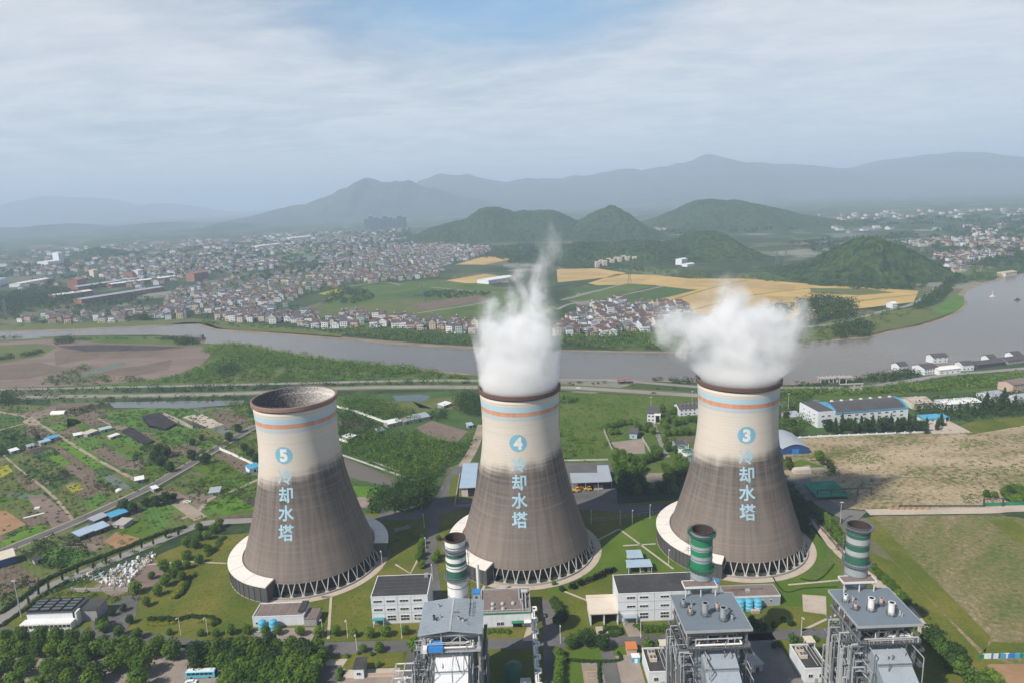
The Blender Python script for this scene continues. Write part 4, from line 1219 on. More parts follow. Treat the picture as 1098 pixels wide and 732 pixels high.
def steam(name, label, num, blobs, density, spread):
    X, Y = TOWERS[num]
    bl = []
    for px, py, rx, ry, dep in blobs:
        yy = Y + dep
        x, z = upright(px, py, yy)
        x1, _ = upright(px+1, py, yy)
        k = abs(x1-x)
        bl.append(((x, yy, z), (rx*k*1.14, min(23.0, rx*k*1.0), ry*k*1.15)))
    bl.append(((X, Y, 91.0), (30.0, 30.0, 22.0)))
    bl.append(((X, Y, 104.0), (27.0, 27.0, 20.0)))
    m, N, out = new_mat(name)
    p = N.new('ShaderNodeNewGeometry').outputs['Position']
    n1 = N.noise(p, 0.045, 5, 0.55, out=1)
    q = N.vmath('ADD', p, N.scale(N.vmath('SUBTRACT', n1, (0.5, 0.5, 0.5)), 22.0))
    n2 = N.noise(N.vmath('MULTIPLY', q, (1, 1, 0.72)), 0.1, 9, 0.7)
    f = None
    zz_ = N.sep(p)[2]
    amount = N.smooth(zz_, 92, 108)            # the base stands straight in the tower mouth, higher up it frays
    q2 = N.vmath('ADD', p, N.scale(N.vmath('SUBTRACT', n1, (0.5, 0.5, 0.5)), N.math('MULTIPLY', amount, 26.0)))
    for c, s in bl:
        d = N.vmath('LENGTH', N.vmath('DIVIDE', N.vmath('SUBTRACT', q2, c), s), out=1)
        d = N.math('SUBTRACT', 1.0, d)
        f = d if f is None else N.math('SMOOTH_MAX', f, d, 0.06)
    amp = N.math('ADD', 0.25, N.math('MULTIPLY', amount, 2.1))
    f = N.math('ADD', f, N.math('MULTIPLY', N.math('SUBTRACT', n2, 0.54), amp))
    core = N.math('ADD', N.math('MULTIPLY', N.smooth(f, 0.0, 0.55), N.math('SUBTRACT', 1.0, N.math('MULTIPLY', amount, 0.85))), N.math('MULTIPLY', N.smooth(f, -0.05, 1.0), N.math('MULTIPLY', amount, 0.85)))
    hx = N.vmath('LENGTH', N.vmath('MULTIPLY', N.vmath('SUBTRACT', p, (X, Y, 0)), (1, 1, 0)), out=1)
    up_ = N.math('MAXIMUM', N.math('SUBTRACT', zz_, 90.0), 0.0)
    lim = N.math('ADD', N.math('ADD', 19.3, N.math('MINIMUM', up_, 1.6)), N.math('MULTIPLY', N.math('MULTIPLY', up_, up_), spread))
    stay = N.smooth(N.math('SUBTRACT', lim, hx), 0.0, 1.5)
    wisp_ = N.math('MULTIPLY', N.math('MULTIPLY', N.smooth(f, -0.42, 0.1), amount), 0.05)
    thin = N.smooth(zz_, 116, 170, 1.0, 0.16)
    dens = N.math('MULTIPLY', N.math('MULTIPLY', N.math('ADD', N.math('POWER', core, 1.4), wisp_), N.math('MULTIPLY', stay, N.smooth(zz_, 86.0, 88.5))), N.math('MULTIPLY', thin, density))
    v = N.new('ShaderNodeVolumePrincipled')
    v.inputs['Color'].default_value = (0.985, 0.985, 0.99, 1)
    v.inputs['Anisotropy'].default_value = 0.0
    N.put(v.inputs['Density'], dens)
    N.t.links.new(v.outputs[0], out.inputs['Volume'])
    bm = bmesh.new()
    for c, s in bl:
        k = 1.2
        if c[0] == X:
            s = (19.5, 19.5, 13.0)
        M = Matrix.Translation(c) @ Matrix.Diagonal((s[0]*k, s[1]*k, s[2]*k, 1))
        bmesh.ops.create_icosphere(bm, subdivisions=3, radius=1, matrix=M)
    me = bpy.data.meshes.new(name)
    bm.to_mesh(me)
    bm.free()
    o = bpy.data.objects.new(name, me)
    COL.objects.link(o)
    md = o.modifiers.new('merge', 'REMESH')
    md.mode = 'VOXEL'
    md.voxel_size = 2.0
    dg = bpy.context.evaluated_depsgraph_get()
    me2 = bpy.data.meshes.new_from_object(o.evaluated_get(dg))
    o.modifiers.clear()
    o.data = me2
    me2.name = name
    me2.materials.clear()
    me2.materials.append(m)
    try:
        m.cycles.volume_step_rate = 1.0
    except Exception:
        pass
    return tag(o, label, 'steam plume', 'steam plumes of the cooling towers')


steam('steam_plume', 'tall narrow white steam plume rising from cooling tower 4 and thinning upward', 4, [
    (556, 394, 43, 26, 0), (556, 374, 44, 30, 0), (556, 360, 41, 24, 0), (530, 352, 20, 22, 0), (575, 342, 23, 30, 2), (577, 312, 18, 34, 4),
    (583, 286, 16, 30, 6), (590, 262, 11, 26, 8), (595, 244, 8, 18, 9), (526, 336, 13, 18, 0), (548, 334, 13, 20, 1), (560, 312, 12, 22, 3), (552, 296, 11, 16, 3)], 0.3, 0.005)
steam('steam_plume', 'broad white steam plume spreading sideways from the mouth of cooling tower 3', 3, [
    (795, 393, 45, 22, 0), (797, 374, 49, 26, 0), (792, 355, 54, 26, 0), (752, 354, 38, 26, 0), (724, 348, 26, 20, 0), (738, 366, 20, 22, 0), (778, 330, 22, 30, 0), (806, 342, 34, 18, 0),
    (776, 311, 11, 20, 0), (828, 362, 32, 26, 0), (846, 352, 24, 22, 2), (858, 334, 10, 14, 2)], 0.3, 0.16)

# ------------------------------------------------------------------ buildings of the plant
def window_mesh(name, w, h, parent, x, y, z, frame=white, nb=2, rotz=0.0):
    """a window set in a wall that faces -y: frame, dark glass and bars, standing 4 cm proud"""
    mb = MB()
    mb.box(-w/2, w/2, -0.02, 0.05, -h/2, h/2, glass)
    t = min(0.12, h*0.12)
    mb.box(-w/2-t, w/2+t, -0.06, 0.05, h/2, h/2+t, frame)
    mb.box(-w/2-t, w/2+t, -0.10, 0.05, -h/2-t, -h/2, frame)
    for sx in (-1, 1):
        mb.box(sx*(w/2+t/2)-t/2, sx*(w/2+t/2)+t/2, -0.058, 0.05, -h/2, h/2, frame)
    for i in range(1, nb):
        q = -w/2+w*i/nb
        mb.box(q-0.04, q+0.04, -0.05, 0.05, -h/2, h/2, frame)
    o = mb.build(name, parent)
    o.location = (x, y, z)
    o.rotation_euler = (0, 0, rotz)
    return o


def window_grid(parent, xs, zs, y, w, h, **k):
    """y is the wall plane in the thing's own space"""
    first = None
    for z in zs:
        for x in xs:
            if first is None:
                first = window_mesh('window', w, h, parent, x, y-0.05, z, **k)
            else:
                dup(first, parent=parent, loc=(x, y-0.05, z), ch=[])
    return first


def flat_building(name, label, x0, x1, y0, y1, h, wall, roof, cat='building', parapet=0.7, base=True, rot=0.0, group=None, trim=None):
    """at: middle of the front edge; everything in local space, front towards -y"""
    at = ((x0+x1)/2, y0, 0)
    t = thing(name, label, cat, at, group)
    t.rotation_euler = (0, 0, rot)
    w, d = x1-x0, y1-y0
    mb = MB().box(-w/2, w/2, 0, d, 0.0, h, wall)
    if base:
        mb.box(-w/2-0.06, w/2+0.06, -0.06, d+0.06, 0.0, 0.6, concrete)
    mb.build('wall', t)
    r = MB().box(-w/2+0.25, w/2-0.25, 0.25, d-0.25, h, h+0.12, roof)
    r.build('roof', t)
    if parapet:
        p = MB()
        tm = trim or wall
        p.box(-w/2-0.08, w/2+0.08, -0.08, 0.25, h, h+parapet, tm)
        p.box(-w/2-0.08, w/2+0.08, d-0.25, d+0.08, h, h+parapet, tm)
        p.box(-w/2-0.08, -w/2+0.25, 0.25, d-0.25, h, h+parapet-0.003, tm)
        p.box(w/2-0.25, w/2+0.08, 0.25, d-0.25, h, h+parapet-0.003, tm)
        p.build('parapet', t)
    return t


teal = paint('teal_glass', (0.07, 0.26, 0.27), 0.3, 0, 0.2)


def local(t, name, mb):
    return mb.build(name, t)


# office block between the left tower and the white-topped chimney
t = flat_building('workshop_building', 'white three storey workshop with dark roof and teal entrance between left tower and striped chimney', -66.6, -41.6, 279, 296.5, 13.6, white_wall, dark_roof, parapet=.2)
xs = [-9.6, -3.9, 2.0, 8.0]
window_grid(t, xs, (11.4, 7.4), 0, 3.7, 0.95, nb=3)
window_grid(t, xs[1:], (2.5, 3.9), 0, 3.7, 1.05, nb=3)
mb = MB()
for z in (9.6, 5.6):
    mb.box(-12.55, 12.55, -0.07, 0, z, z+0.12, greywall)
for x in (-6.7, -0.9, 5.0):
    mb.box(x-0.06, x+0.06, -0.055, 0, 0.6, 13.6, greywall)
local(t, 'facade_joints', mb)
mb = MB().box(-11.6, -7.4, -0.12, 0.0, 0.6, 3.4, teal).box(-12, -7, -2.2, -0.12, 3.4, 3.7, teal)
mb.box(-11.8, -11.6, -2.1, -1.9, 0.02, 3.4, white).box(-7.4, -7.2, -2.1, -1.9, 0.02, 3.4, white)
local(t, 'entrance', mb)
local(t, 'canopy', MB().box(7, 13.4, -1.8, -0.12, 3.5, 3.7, greywall).box(12.9, 13.1, -1.7, -1.5, 0.02, 3.5, greywall))
mb = MB()
for i in range(5):
    mb.box(-11.5, 11.5, 2.6+2.9*i, 2.75+2.9*i, 13.72, 13.78, concrete_dark)
mb.box(9.5, 11.2, 14.5, 16.2, 13.72, 15.2, greywall)
local(t, 'roof_fixtures', mb)

# the long twin of it further along
t = flat_building('workshop_building', 'long pale blue three storey workshop with black roof beside cream carport annex', 41.3, 77, 273.4, 288.8, 13.8, white_wall, dark_roof, parapet=.2)
xs = [-12.2, -6.6, 2.4, 8.2, 14.0]
window_grid(t, xs, (11.9, 7.7), 0, 3.6, 0.95, nb=3)
window_grid(t, xs[1:], (2.4, 3.9), 0, 3.6, 1.05, nb=3)
mb = MB()
for z in (9.9, 5.7):
    mb.box(-17.9, 17.9, -0.07, 0, z, z+0.12, greywall)
for x in (-9.4, -2.0, 5.4, 11.1):
    mb.box(x-0.06, x+0.06, -0.055, 0, 0.6, 13.8, greywall)
local(t, 'facade_joints', mb)
local(t, 'entrance', MB().box(-15.6, -10.2, -0.12, 0.0, 0.6, 3.6, teal).box(-16, -9.8, -2.6, -0.12, 3.6, 3.9, pale_blue_grey).box(-15.8, -15.6, -2.5, -2.3, 0.02, 3.6, white).box(-10.2, -10, -2.5, -2.3, 0.02, 3.6, white))
t = thing('carport_annex', 'cream roofed two bay garage annex on the end of the long workshop', 'garage', (35.1, 272, 0))
cream_roof = paint('cream_roof', (0.62, 0.545, 0.45), 0.7)
local(t, 'wall', MB().box(-6.0, 6.1, 5, 12.8, 0, 5.6, white_wall).box(-6.0, -5.6, 0, 5, 0, 5.6, white_wall).box(5.7, 6.1, 0, 5, 0, 5.6, white_wall).box(-0.2, 0.2, 0, 5, 0, 5.6, white_wall))
local(t, 'roof', MB().box(-6.5, 6.15, -0.5, 13.2, 5.6, 6.1, cream_roof).box(-6.5, 6.15, 11.4, 13.2, 6.1, 6.7, cream_roof))
local(t, 'bay_shade', MB().box(-5.5, -0.3, 4.7, 4.95, 0.02, 5.0, dark_void))  # dark sheets stand in for the shade inside both open bays
local(t, 'bay_shade', MB().box(0.3, 5.6, 4.7, 4.95, 0.02, 5.0, dark_void))

# brown roofed hall right of the white-topped chimney
t = flat_building('pump_hall', 'white low hall with brown roof, green edge and round roof fans beside the pipe rack', -18.5, 3.4, 273.2, 291.5, 7.0, white_wall, brown_roof, trim=pale_metal)
local(t, 'eaves_trim', MB().box(-11.1, 11.1, -0.35, -0.09, 6.9, 7.35, green_paint))
window_grid(t, (-3.2, -1.6), (2.0,), 0, 1.4, 1.6)
fan = None
for x, y in ((-5.6, 6.5), (-1.3, 6.5), (3.4, 6.5), (-5.6, 3.0), (-1.0, 2.6)):
    if fan is None:
        fan = MB().lathe([(0.75, 0), (0.75, 0.5), (0.95, 0.55), (0.7, 1.0), (0.01, 1.25)], pale_metal, 14).build('roof_fan', t)
        fan.location = (x, y, 7.12)
    else:
        dup(fan, parent=t, loc=(x, y, 7.12), ch=[])
for x, y0, y1 in ((7.6, 1, 17), (9.0, 3, 17), (6.2, 9, 17)):
    local(t, 'roof_pipe', MB().path([(x, y0, 7.1), (x, y0, 8.0), (x, y1, 8.0)], 0.28, pale_metal, 8))
local(t, 'roof_tank', MB().tube((7.0, 14, 8.6), (10, 14, 8.6), 0.9, pale_metal, 10))
local(t, 'roof_unit', MB().box(6.5, 7.2, 6, 7, 7.12, 9.4, pale_metal))
local(t, 'roof_unit', MB().box(8.6, 9.4, 9, 9.8, 7.12, 9.0, greywall))
mb = MB()
for y in (0.6, 17.6):
    for x in range(-10, 11, 2):
        mb.tube((x, y, 7.5), (x, y, 8.3), 0.05, white, 4)
    mb.tube((-10.4, y, 8.3), (10.4, y, 8.3), 0.06, white, 4)
local(t, 'roof_railing', mb)
local(t, 'canopy', MB().box(2.5, 7.5, -1.9, -0.1, 3.0, 3.3, green_paint).box(7.9, 10.9, -1.9, -0.1, 3.0, 3.3, white))
local(t, 'door', MB().box(3, 7, -0.08, 0, 0.05, 2.9, dark_void).box(8.2, 10.4, -0.08, 0, 0.05, 2.9, greywall))

t = thing('pump_cabin', 'narrow blue topped cabin standing between striped chimney and brown roofed hall', 'cabin', (-20.8, 288, 0))
local(t, 'wall', MB().box(-1.7, 1.7, 0, 3.4, 0, 7.6, pale_blue_grey))
local(t, 'roof', MB().box(-1.9, 1.9, -0.2, 3.6, 7.6, 8.2, blue_bright))
local(t, 'vent_grille', MB().box(-0.6, 0.6, -0.06, 0, 5.4, 6.6, blue_dark))
single('vent_pipe', MB().tube((-20, 294, 0), (-20, 294, 19), 0.75, white, 12), (-20, 294, 0), 'slim white vent pipe rising before the foot of the middle tower', 'pipe')

# low hall by the left tower
t = flat_building('pump_hall', 'small pale hall with brown roof and two blue tanks before the left tower', -120.2, -97.4, 280.6, 291.2, 5.0, white_wall, brown_roof, parapet=0.4)
window_grid(t, (-9.6, -8.4), (2.2,), 0, 1.0, 0.9, nb=1)
local(t, 'side_block', MB().box(11.45, 17.0, -0.5, 7.5, 0, 3.6, greywall).box(11.6, 17.2, -0.7, 7.7, 3.6, 3.85, brown_roof))
local(t, 'roof_box', MB().box(8.3, 11.2, 2.2, 10, 5.12, 6.3, dark_roof))
mb = MB()
for i in range(5):
    mb.tube((-10+4.6*i, 0.4, 5.1), (-10+4.6*i, 10.2, 5.1), 0.07, concrete, 4)
local(t, 'roof_seams', mb)
tk = None
for i, (x, lab) in enumerate(((-115.0, 'squat blue water tank left of its pair before the small hall'), (-110.2, 'squat blue water tank right of its pair before the small hall'))):
    mb = MB().lathe([(1.75, 0.05), (1.75, 4.6), (1.5, 5.0), (0.5, 5.3), (0.01, 5.35)], tank_blue, 20)
    mb.lathe([(1.8, 1.5), (1.8, 1.62), (1.75, 1.62)], white, 20).lathe([(1.8, 3.2), (1.8, 3.32), (1.75, 3.32)], white, 20)
    if tk is None:
        tk = single('water_tank', mb, (0, 0, 0), lab, 'water tank', 'blue tanks before the small hall', True)
        tk.location = (x, 277.8, 0)
    else:
        dup(tk, (x, 277.8, 0), label=lab)
single('filter_skid', MB().box(-118, -107, 275.2, 275.4, 0.3, 0.9, greywall).box(-117.5, -107, 275.4, 276.0, 0.02, 0.3, concrete_dark).tube((-117, 275.8, 1.2), (-105, 275.8, 1.2), 0.25, pale_metal, 8).tube((-105, 275.8, 1.2), (-105, 275.8, 0), 0.25, pale_metal, 8), (-112, 275.4, 0), 'low rack of pale pipes at the foot of the two blue tanks', 'pipe rack')

# brown roofed hall behind the middle boiler, with its tanks
t = flat_building('pump_hall', 'low grey hall with patchy brown roof and three blue tanks before right tower', 90.5, 115, 281.4, 290.6, 5.0, pale_blue_grey, brown_roof, parapet=0.35)
window_grid(t, (4.2, 8.0), (2.6,), 0, 1.2, 1.0)
local(t, 'roof_duct', MB().box(-11, 6, 5.2, 6.6, 5.12, 5.9, brown_roof).box(-2, 0, 3.2, 5.0, 5.12, 6.0, greywall))
local(t, 'parapet_cap', MB().box(-12.3, 12.3, -0.14, -0.09, 4.5, 5.4, white_wall))
for x, lab in ((96.4, 'tall blue tank nearest the boiler in the row of three'), (100.3, 'middle tall blue tank in the row of three'), (104.2, 'tall blue tank nearest the lawn in the row of three')):
    dup(tk, (x, 279.2, 0), label=lab).update_tag()
for o in [o for o in COL.objects if o.get('category') == 'water tank' and o.location.x > 0]:
    o['group'] = 'blue tanks by the grey hall'
single('valve_box', MB().box(100.5, 104, 276, 277.5, 0.02, 1.2, concrete_warm).box(100.3, 104.2, 275.8, 277.7, 1.2, 1.4, concrete_warm), (102, 276, 0), 'low concrete box in front of the three blue tanks', 'concrete box')
t = thing('site_cabin', 'small blue roofed cabin at the foot of the green striped chimney by the grey hall', 'cabin', (88.4, 291.5, 0))
local(t, 'wall', MB().box(-2.2, 2.2, 0, 3.4, 0, 6.2, pale_blue_grey))
local(t, 'roof', MB().box(-2.4, 2.4, -0.2, 3.6, 6.2, 6.6, blue_bright))

# two open shelters on the lawn
for nm, x0, x1, y0, y1, lab in (('shelter', 54.2, 61.2, 321, 328.5, 'smaller open shelter with pale roof on the lawn between towers'), ('shelter', 52.4, 64, 312.2, 318.8, 'wider open shelter with pale roof nearer the black roofed workshop')):
    t = thing(nm, lab, 'shelter', ((x0+x1)/2, y0, 0), 'open shelters on the lawn')
    w, d = x1-x0, y1-y0
    local(t, 'roof', MB().box(-w/2-.3, w/2+.3, -.3, d+.3, 3.9, 4.15, blue_pale_roof))
    for x in (-w/2+.2, 0, w/2-.2):
        for y in (.2, d-.2):
            local(t, 'post', MB().box(x-.1, x+.1, y-.1, y+.1, 0, 3.9, white))
    local(t, 'back_wall', MB().box(-w/2, w/2, d-.6, d-.45, 0, 3.2, white_wall))
    local(t, 'stored_units', MB().box(-w/2+.8, -w/2+2.6, 1.6, 3.2, 0.02, 1.7, dark_metal).box(0.4, 2.2, 1.4, 3.4, 0.02, 1.3, greywall).box(w/2-1.8, w/2-.6, 1.6, 3.0, 0.02, 1.9, pale_metal))


# ------------------------------------------------------------------ chimneys of the heat recovery boilers
def z_on(px, py, y):
    return upright(px, py, y)[1]


def chimney(label, X, Y, r, ztop, px, rings, base_mat, platform_rows, ladder_side, plat_mat):
    t = thing('chimney', label, 'chimney', (X, Y, 0), 'exhaust chimneys of the three boilers')
    marks = sorted([(z_on(px, py, Y-r), m) for py, m in rings])
    prof = [(r, 0.0)]+[(r, z) for z, m in marks]
    prof += [(r, ztop), (r-0.25, ztop+0.02), (r-0.25, ztop-8), (0.2, ztop-8)]
    # below the first mark the base colour, then each mark's colour up to the next
    seg = [base_mat]+[m for _, m in marks]
    b = MB().lathe(prof, seg+[rust, rust, rust], 40, 0, 0)
    b.build('barrel', t, smooth=False)
    lip = MB().lathe([(r+0.02, ztop-0.5), (r+0.22, ztop-0.45), (r+0.22, ztop+0.05), (r-0.3, ztop+0.05), (r-0.3, ztop-0.5)], rust, 40)
    lip.build('rim', t)
    # stiffening hoops
    h = MB()
    z = 8.0
    while z < ztop-2:
        h.lathe([(r, z), (r+0.14, z), (r+0.14, z+0.22), (r, z+0.22)], grey_metal, 40)
        z += 4.1
    h.build('hoops', t)
    for py, wide in platform_rows:
        z = z_on(px, py, Y-r)
        p, q_ = MB(), MB()
        p.lathe([(r+0.05, z), (r+wide, z), (r+wide, z+0.2), (r+0.05, z+0.2)], plat_mat, 32)
        for i in range(24):
            a = 2*pi*i/24
            c, s = cos(a), sin(a)
            q_.tube(((r+wide-0.08)*c, (r+wide-0.08)*s, z+0.2), ((r+wide-0.08)*c, (r+wide-0.08)*s, z+1.3), 0.05, plat_mat, 4)
            p.tube(((r+0.05)*c, (r+0.05)*s, z-1.2), ((r+wide-0.1)*c, (r+wide-0.1)*s, z), 0.07, plat_mat, 4)
        for zz in (0.75, 1.3):
            q_.lathe([(r+wide-0.12, z+zz-0.05), (r+wide-0.04, z+zz-0.05), (r+wide-0.04, z+zz+0.05), (r+wide-0.12, z+zz+0.05), (r+wide-0.12, z+zz-0.05)], plat_mat, 32)
        q_.build('railing', p.build('platform', t))
    ld = MB()
    a = ladder_side
    cx_, cy_ = (r+0.9)*cos(a), (r+0.9)*sin(a)
    for k in (-0.35, 0.35):
        ld.tube((cx_-k*sin(a), cy_+k*cos(a), 2), (cx_-k*sin(a), cy_+k*cos(a), ztop-4), 0.07, plat_mat, 4)
    z = 2.5
    while z < ztop-4:
        ld.tube((cx_-.35*sin(a), cy_+.35*cos(a), z), (cx_+.35*sin(a), cy_-.35*cos(a), z), 0.05, plat_mat, 4, caps=False)
        if int(z) % 3 == 0:
            ld.lathe([(0.5, z), (0.55, z+0.1)], plat_mat, 8, cx_+0.35*cos(a), cy_+0.35*sin(a))
            ld.tube((cx_, cy_, z), ((r)*cos(a), (r)*sin(a), z), 0.06, plat_mat, 4)
        z += 0.9
    ld.build('ladder', t)
    return t


def pxs(o, k, rows):
    return [(o+v/k, m) for v, m in rows]


chimney('white topped chimney with dark green hoops behind the gabled boiler roof', -24.3, 241.2, 3.85, 60, 487.5,
        pxs(560, 4.25, [(350, white), (268, green_dark), (226, white), (203, green_dark), (188, white), (168, green_dark), (152, stack_grey), (135, white)]), white, [(560+268/4.25, 1.1), (560+131/4.25, 1.3)], 0.35, grey_metal)
chimney('grey chimney with three vivid green bands beside the black roofed workshop', 67.6, 239.6, 3.95, 60, 752.5,
        pxs(550, 4.02, [(330, stack_grey), (252, green_paint), (219, stack_grey), (193, green_paint), (171, stack_grey), (150, green_paint), (124, stack_grey)]), stack_grey, [(550+256/4.02, 1.1), (550+108/4.02, 1.3)], 2.9, green_dark)
chimney('grey chimney with faded green bands standing beside the dry playing field', 125.1, 238.0, 4.0, 60, 921,
        pxs(540, 3.815, [(330, stack_grey), (256, green_dark), (223, pale_metal), (200, green_dark), (173, pale_metal), (150, green_dark), (126, stack_grey)]), stack_grey, [(540+262/3.815, 1.1), (540+112/3.815, 1.3)], 2.9, grey_metal)


# ------------------------------------------------------------------ heat recovery boilers
duct_grey = paint('duct_grey', (0.30, 0.345, 0.39), 0.5, 0.1, 0.3)


def railing(mb, pts, z, mat=grey_metal, h=1.1):
    for a, b in zip(pts, pts[1:]):
        n = max(1, int(hypot(b[0]-a[0], b[1]-a[1])/1.8))
        for i in range(n+1):
            x, y = a[0]+(b[0]-a[0])*i/n, a[1]+(b[1]-a[1])*i/n
            mb.tube((x, y, z), (x, y, z+h), 0.045, mat, 4, caps=False)
        for k in (0.55, 1.1):
            mb.tube((a[0], a[1], z+k), (b[0], b[1], z+k), 0.045, mat, 4, caps=False)


def boiler(label, x0, x1, y0, y1, style, seed):
    R = random.Random(seed)
    at = ((x0+x1)/2, y0, 0)
    t = thing('heat_recovery_boiler', label, 'boiler', at, 'heat recovery boilers with roofed steel frames')
    w, d = x1-x0, y1-y0
    H = 36.0
    cm = pale_metal if style == 'gable' else grey_metal
    nx_, ny_ = 4, 4
    xs = [-w/2+0.8+(w-1.6)*i/(nx_-1) for i in range(nx_)]
    ys = [0.8+(d-1.6)*i/(ny_-1) for i in range(ny_)]
    col = None
    for x in xs:
        for y in ys:
            if x in xs[1:-1] and y in ys[1:-1]:
                continue
            if col is None:
                col = MB().box(-.28, .28, -.28, .28, 0, H-0.2, cm).build('column', t)
                col.location = (x, y, 0)
            else:
                dup(col, parent=t, loc=(x, y, 0), ch=[])
    bm_ = MB()
    for z in (8, 15, 22, 29.5, 34.8):
        for y in (ys[0], ys[-1]):
            bm_.box(xs[0], xs[-1], y-.2, y+.2, z-.25, z+.25, cm)
        for x in (xs[0], xs[-1]):
            bm_.box(x-.2, x+.2, ys[0]+.3, ys[-1]-.3, z-.22, z+.22, cm)
    for z0, z1 in ((8, 15), (15, 22), (22, 29.5), (29.5, 34.8)):
        for i in range(3):
            a, b = (ys[i], ys[i+1]) if R.random() < .5 else (ys[i+1], ys[i])
            for x in (xs[0], xs[-1]):
                bm_.tube((x, a, z0), (x, b, z1), .14, cm, 5)
    for i in range(3):
        a, b = (29.5, 34.8) if i % 2 else (34.8, 29.5)
        bm_.tube((xs[i], ys[0], a), (xs[i+1], ys[0], b), .13, cm, 5)
    bm_.build('bracing', t)
    # roof
    if style == 'gable':
        r = MB()
        rm = (x1-x0)*0.02
        for s_ in (-1, 1):
            pts = [(0, -0.6, H+1.5), (s_*(w/2+.6), -0.6, H), (s_*(w/2+.6), d+.6, H), (0, d+.6, H+1.5)]
            r.poly(pts if s_ > 0 else pts[::-1], duct_grey)
            low = [(a, b, c-.3) for a, b, c in pts]
            r.poly(low[::-1] if s_ > 0 else low, grey_metal)
            for i in range(4):
                p, q = pts[i], pts[(i+1) % 4]
                r.poly([p, q, (q[0], q[1], q[2]-.3), (p[0], p[1], p[2]-.3)], pale_metal)
        r.build('roof', t)
        s = MB()
        s.box(-.35, .35, -.62, d+.62, H+1.48, H+1.6, pale_metal)
        n = 22
        for i in range(1, n):
            for s_ in (-1, 1):
                y = -.6+(d+1.2)*i/n
                s.tube((0.3*s_, y, H+1.5), (s_*(w/2+.6), y, H+.02), .03, grey_metal, 4)
        s.build('roof_seams', t)
    else:
        r = MB().box(-w/2-.6, w/2+.6, -.6, d+.6, H-.15, H+.35, blue_grey)
        for a in ((-w/2-.72, w/2+.72, -.75, -.6), (-w/2-.72, w/2+.72, d+.6, d+.75)):
            r.box(*a, H-.35, H+.55, pale_metal)
        for a in ((-w/2-.75, -w/2-.6), (w/2+.6, w/2+.75)):
            r.box(a[0], a[1], -.6, d+.6, H-.352, H+.548, pale_metal)
        r.build('roof', t)
        p = MB().box(-6.6, 5.2, d-1.6, d+2.6, H+4.2, H+4.6, brown_roof).box(-6.8, 5.4, d-1.8, d-1.6, H+4.0, H+4.8, white).box(-6.8, 5.4, d+2.6, d+2.8, H+4.0, H+4.8, white)
        p.box(-6.8, -6.6, d-1.6, d+2.6, H+4.0, H+4.797, white).box(5.2, 5.4, d-1.6, d+2.6, H+4.0, H+4.797, white)
        p.build('lift_house_roof', t)
        for x in (-6.2, -.6, 4.8):
            local(t, 'lift_house_post', MB().box(x-.15, x+.15, d-1.3, d-1.0, H+.35, H+4.2, white))
    # silencers and vents on the roof
    if style == 'gable':
        vents = [(-6.2, 7.5, 1.6, .45, dark_metal), (-5.2, 6.6, 1.0, .3, dark_metal), (-4.0, 8, 1.0, .3, pale_metal), (2.8, 6.4, 1.0, .5, pale_metal), (4.4, 5.6, .9, .45, pale_metal), (-5.2, 15, 1.1, .4, pale_metal)]
        vents += [(6.4, 9+1.5*i, 2.0 if i % 2 else 1.3, .16, dark_metal) for i in range(6)] + [(7.3, 9+1.5*i, 1.1, .16, pale_metal) for i in range(6)]
    else:
        vm = stack_grey if style == 'flat' else white
        vents = [(-2.2, 8.4, 4.6, 1.05, vm), (3.2, 5.2, 4.6, 1.05, vm), (-7.2, 9.2, 2.2, .55, pinkish), (2.9, 11.2, 2.6, .6, pinkish), (-8.4, 14.2, 2.6, .7, vm), (6.2, 5.0, 1.8, .4, pale_metal), (-5.4, 14.5, 1.6, .5, pale_metal), (6.6, 9.5, 1.3, .5, grey_metal)]
    for x, y, h_, r_, m in vents:
        z0 = H+.35 if style != 'gable' else H+1.5-1.5*abs(x)/(w/2+.6)-.1
        v = MB().lathe([(r_, z0), (r_, z0+h_), (r_*1.12, z0+h_+.05), (r_*1.12, z0+h_+.25), (r_*.8, z0+h_+.25), (r_*.8, z0+h_-.4), (.02, z0+h_-.4)], [m, m, m, m, dark_void, dark_void], 16, x, y)
        if r_ > .5:
            v.lathe([(r_+.5, z0+.5), (r_+.5, z0+.62), (r_, z0+.62)], grey_metal, 12, x, y)
            for i in range(8):
                a = 2*pi*i/8
                v.tube((x+(r_+.5)*cos(a), y+(r_+.5)*sin(a), z0), (x+(r_+.5)*cos(a), y+(r_+.5)*sin(a), z0+1.5), .06, dark_metal, 4)
                v.tube((x+(r_+.5)*cos(a), y+(r_+.5)*sin(a), z0+1.4), (x+(r_+.5)*cos(a+.8), y+(r_+.5)*sin(a+.8), z0+1.4), .05, dark_metal, 4)
        v.build('roof_vent', t)
    z0 = H+.35 if style != 'gable' else H+.6
    for i in range(24 if style != 'gable' else 8):
        cx_, cy_ = R.choice([(-7.2, 9.5), (3.6, 10.8), (5.4, 5.2), (-6.8, 13.8), (-1.6, 8)]) if style != 'gable' else (R.uniform(-7, 7), R.uniform(4, 12))
        x, y = cx_+R.uniform(-1.5, 1.5), cy_+R.uniform(-1.4, 1.4)
        h_ = R.uniform(.5, 1.9)
        pts = [(x, y, z0-.3), (x, y, z0+h_)]
        if R.random() < .6:
            pts.append((x+R.uniform(-1.6, 1.6), y, z0+h_))
        local(t, 'roof_pipe', MB().path(pts, .11, R.choice([pale_metal, dark_metal, grey_metal, pinkish]), 5))
    # drum floor below the roof, pipes and drums on it
    fl = MB().box(-w/2+.1, w/2-.1, -1.6, d+.2, 29.75, 30.0, pale_metal if style == 'gable' else dark_metal)
    fr_ = MB()
    railing(fr_, [(-w/2+.2, d), (-w/2+.2, -1.5), (w/2-.2, -1.5), (w/2-.2, d)], 30.0, pale_metal)
    fr_.build('railing', fl.build('drum_floor', t))
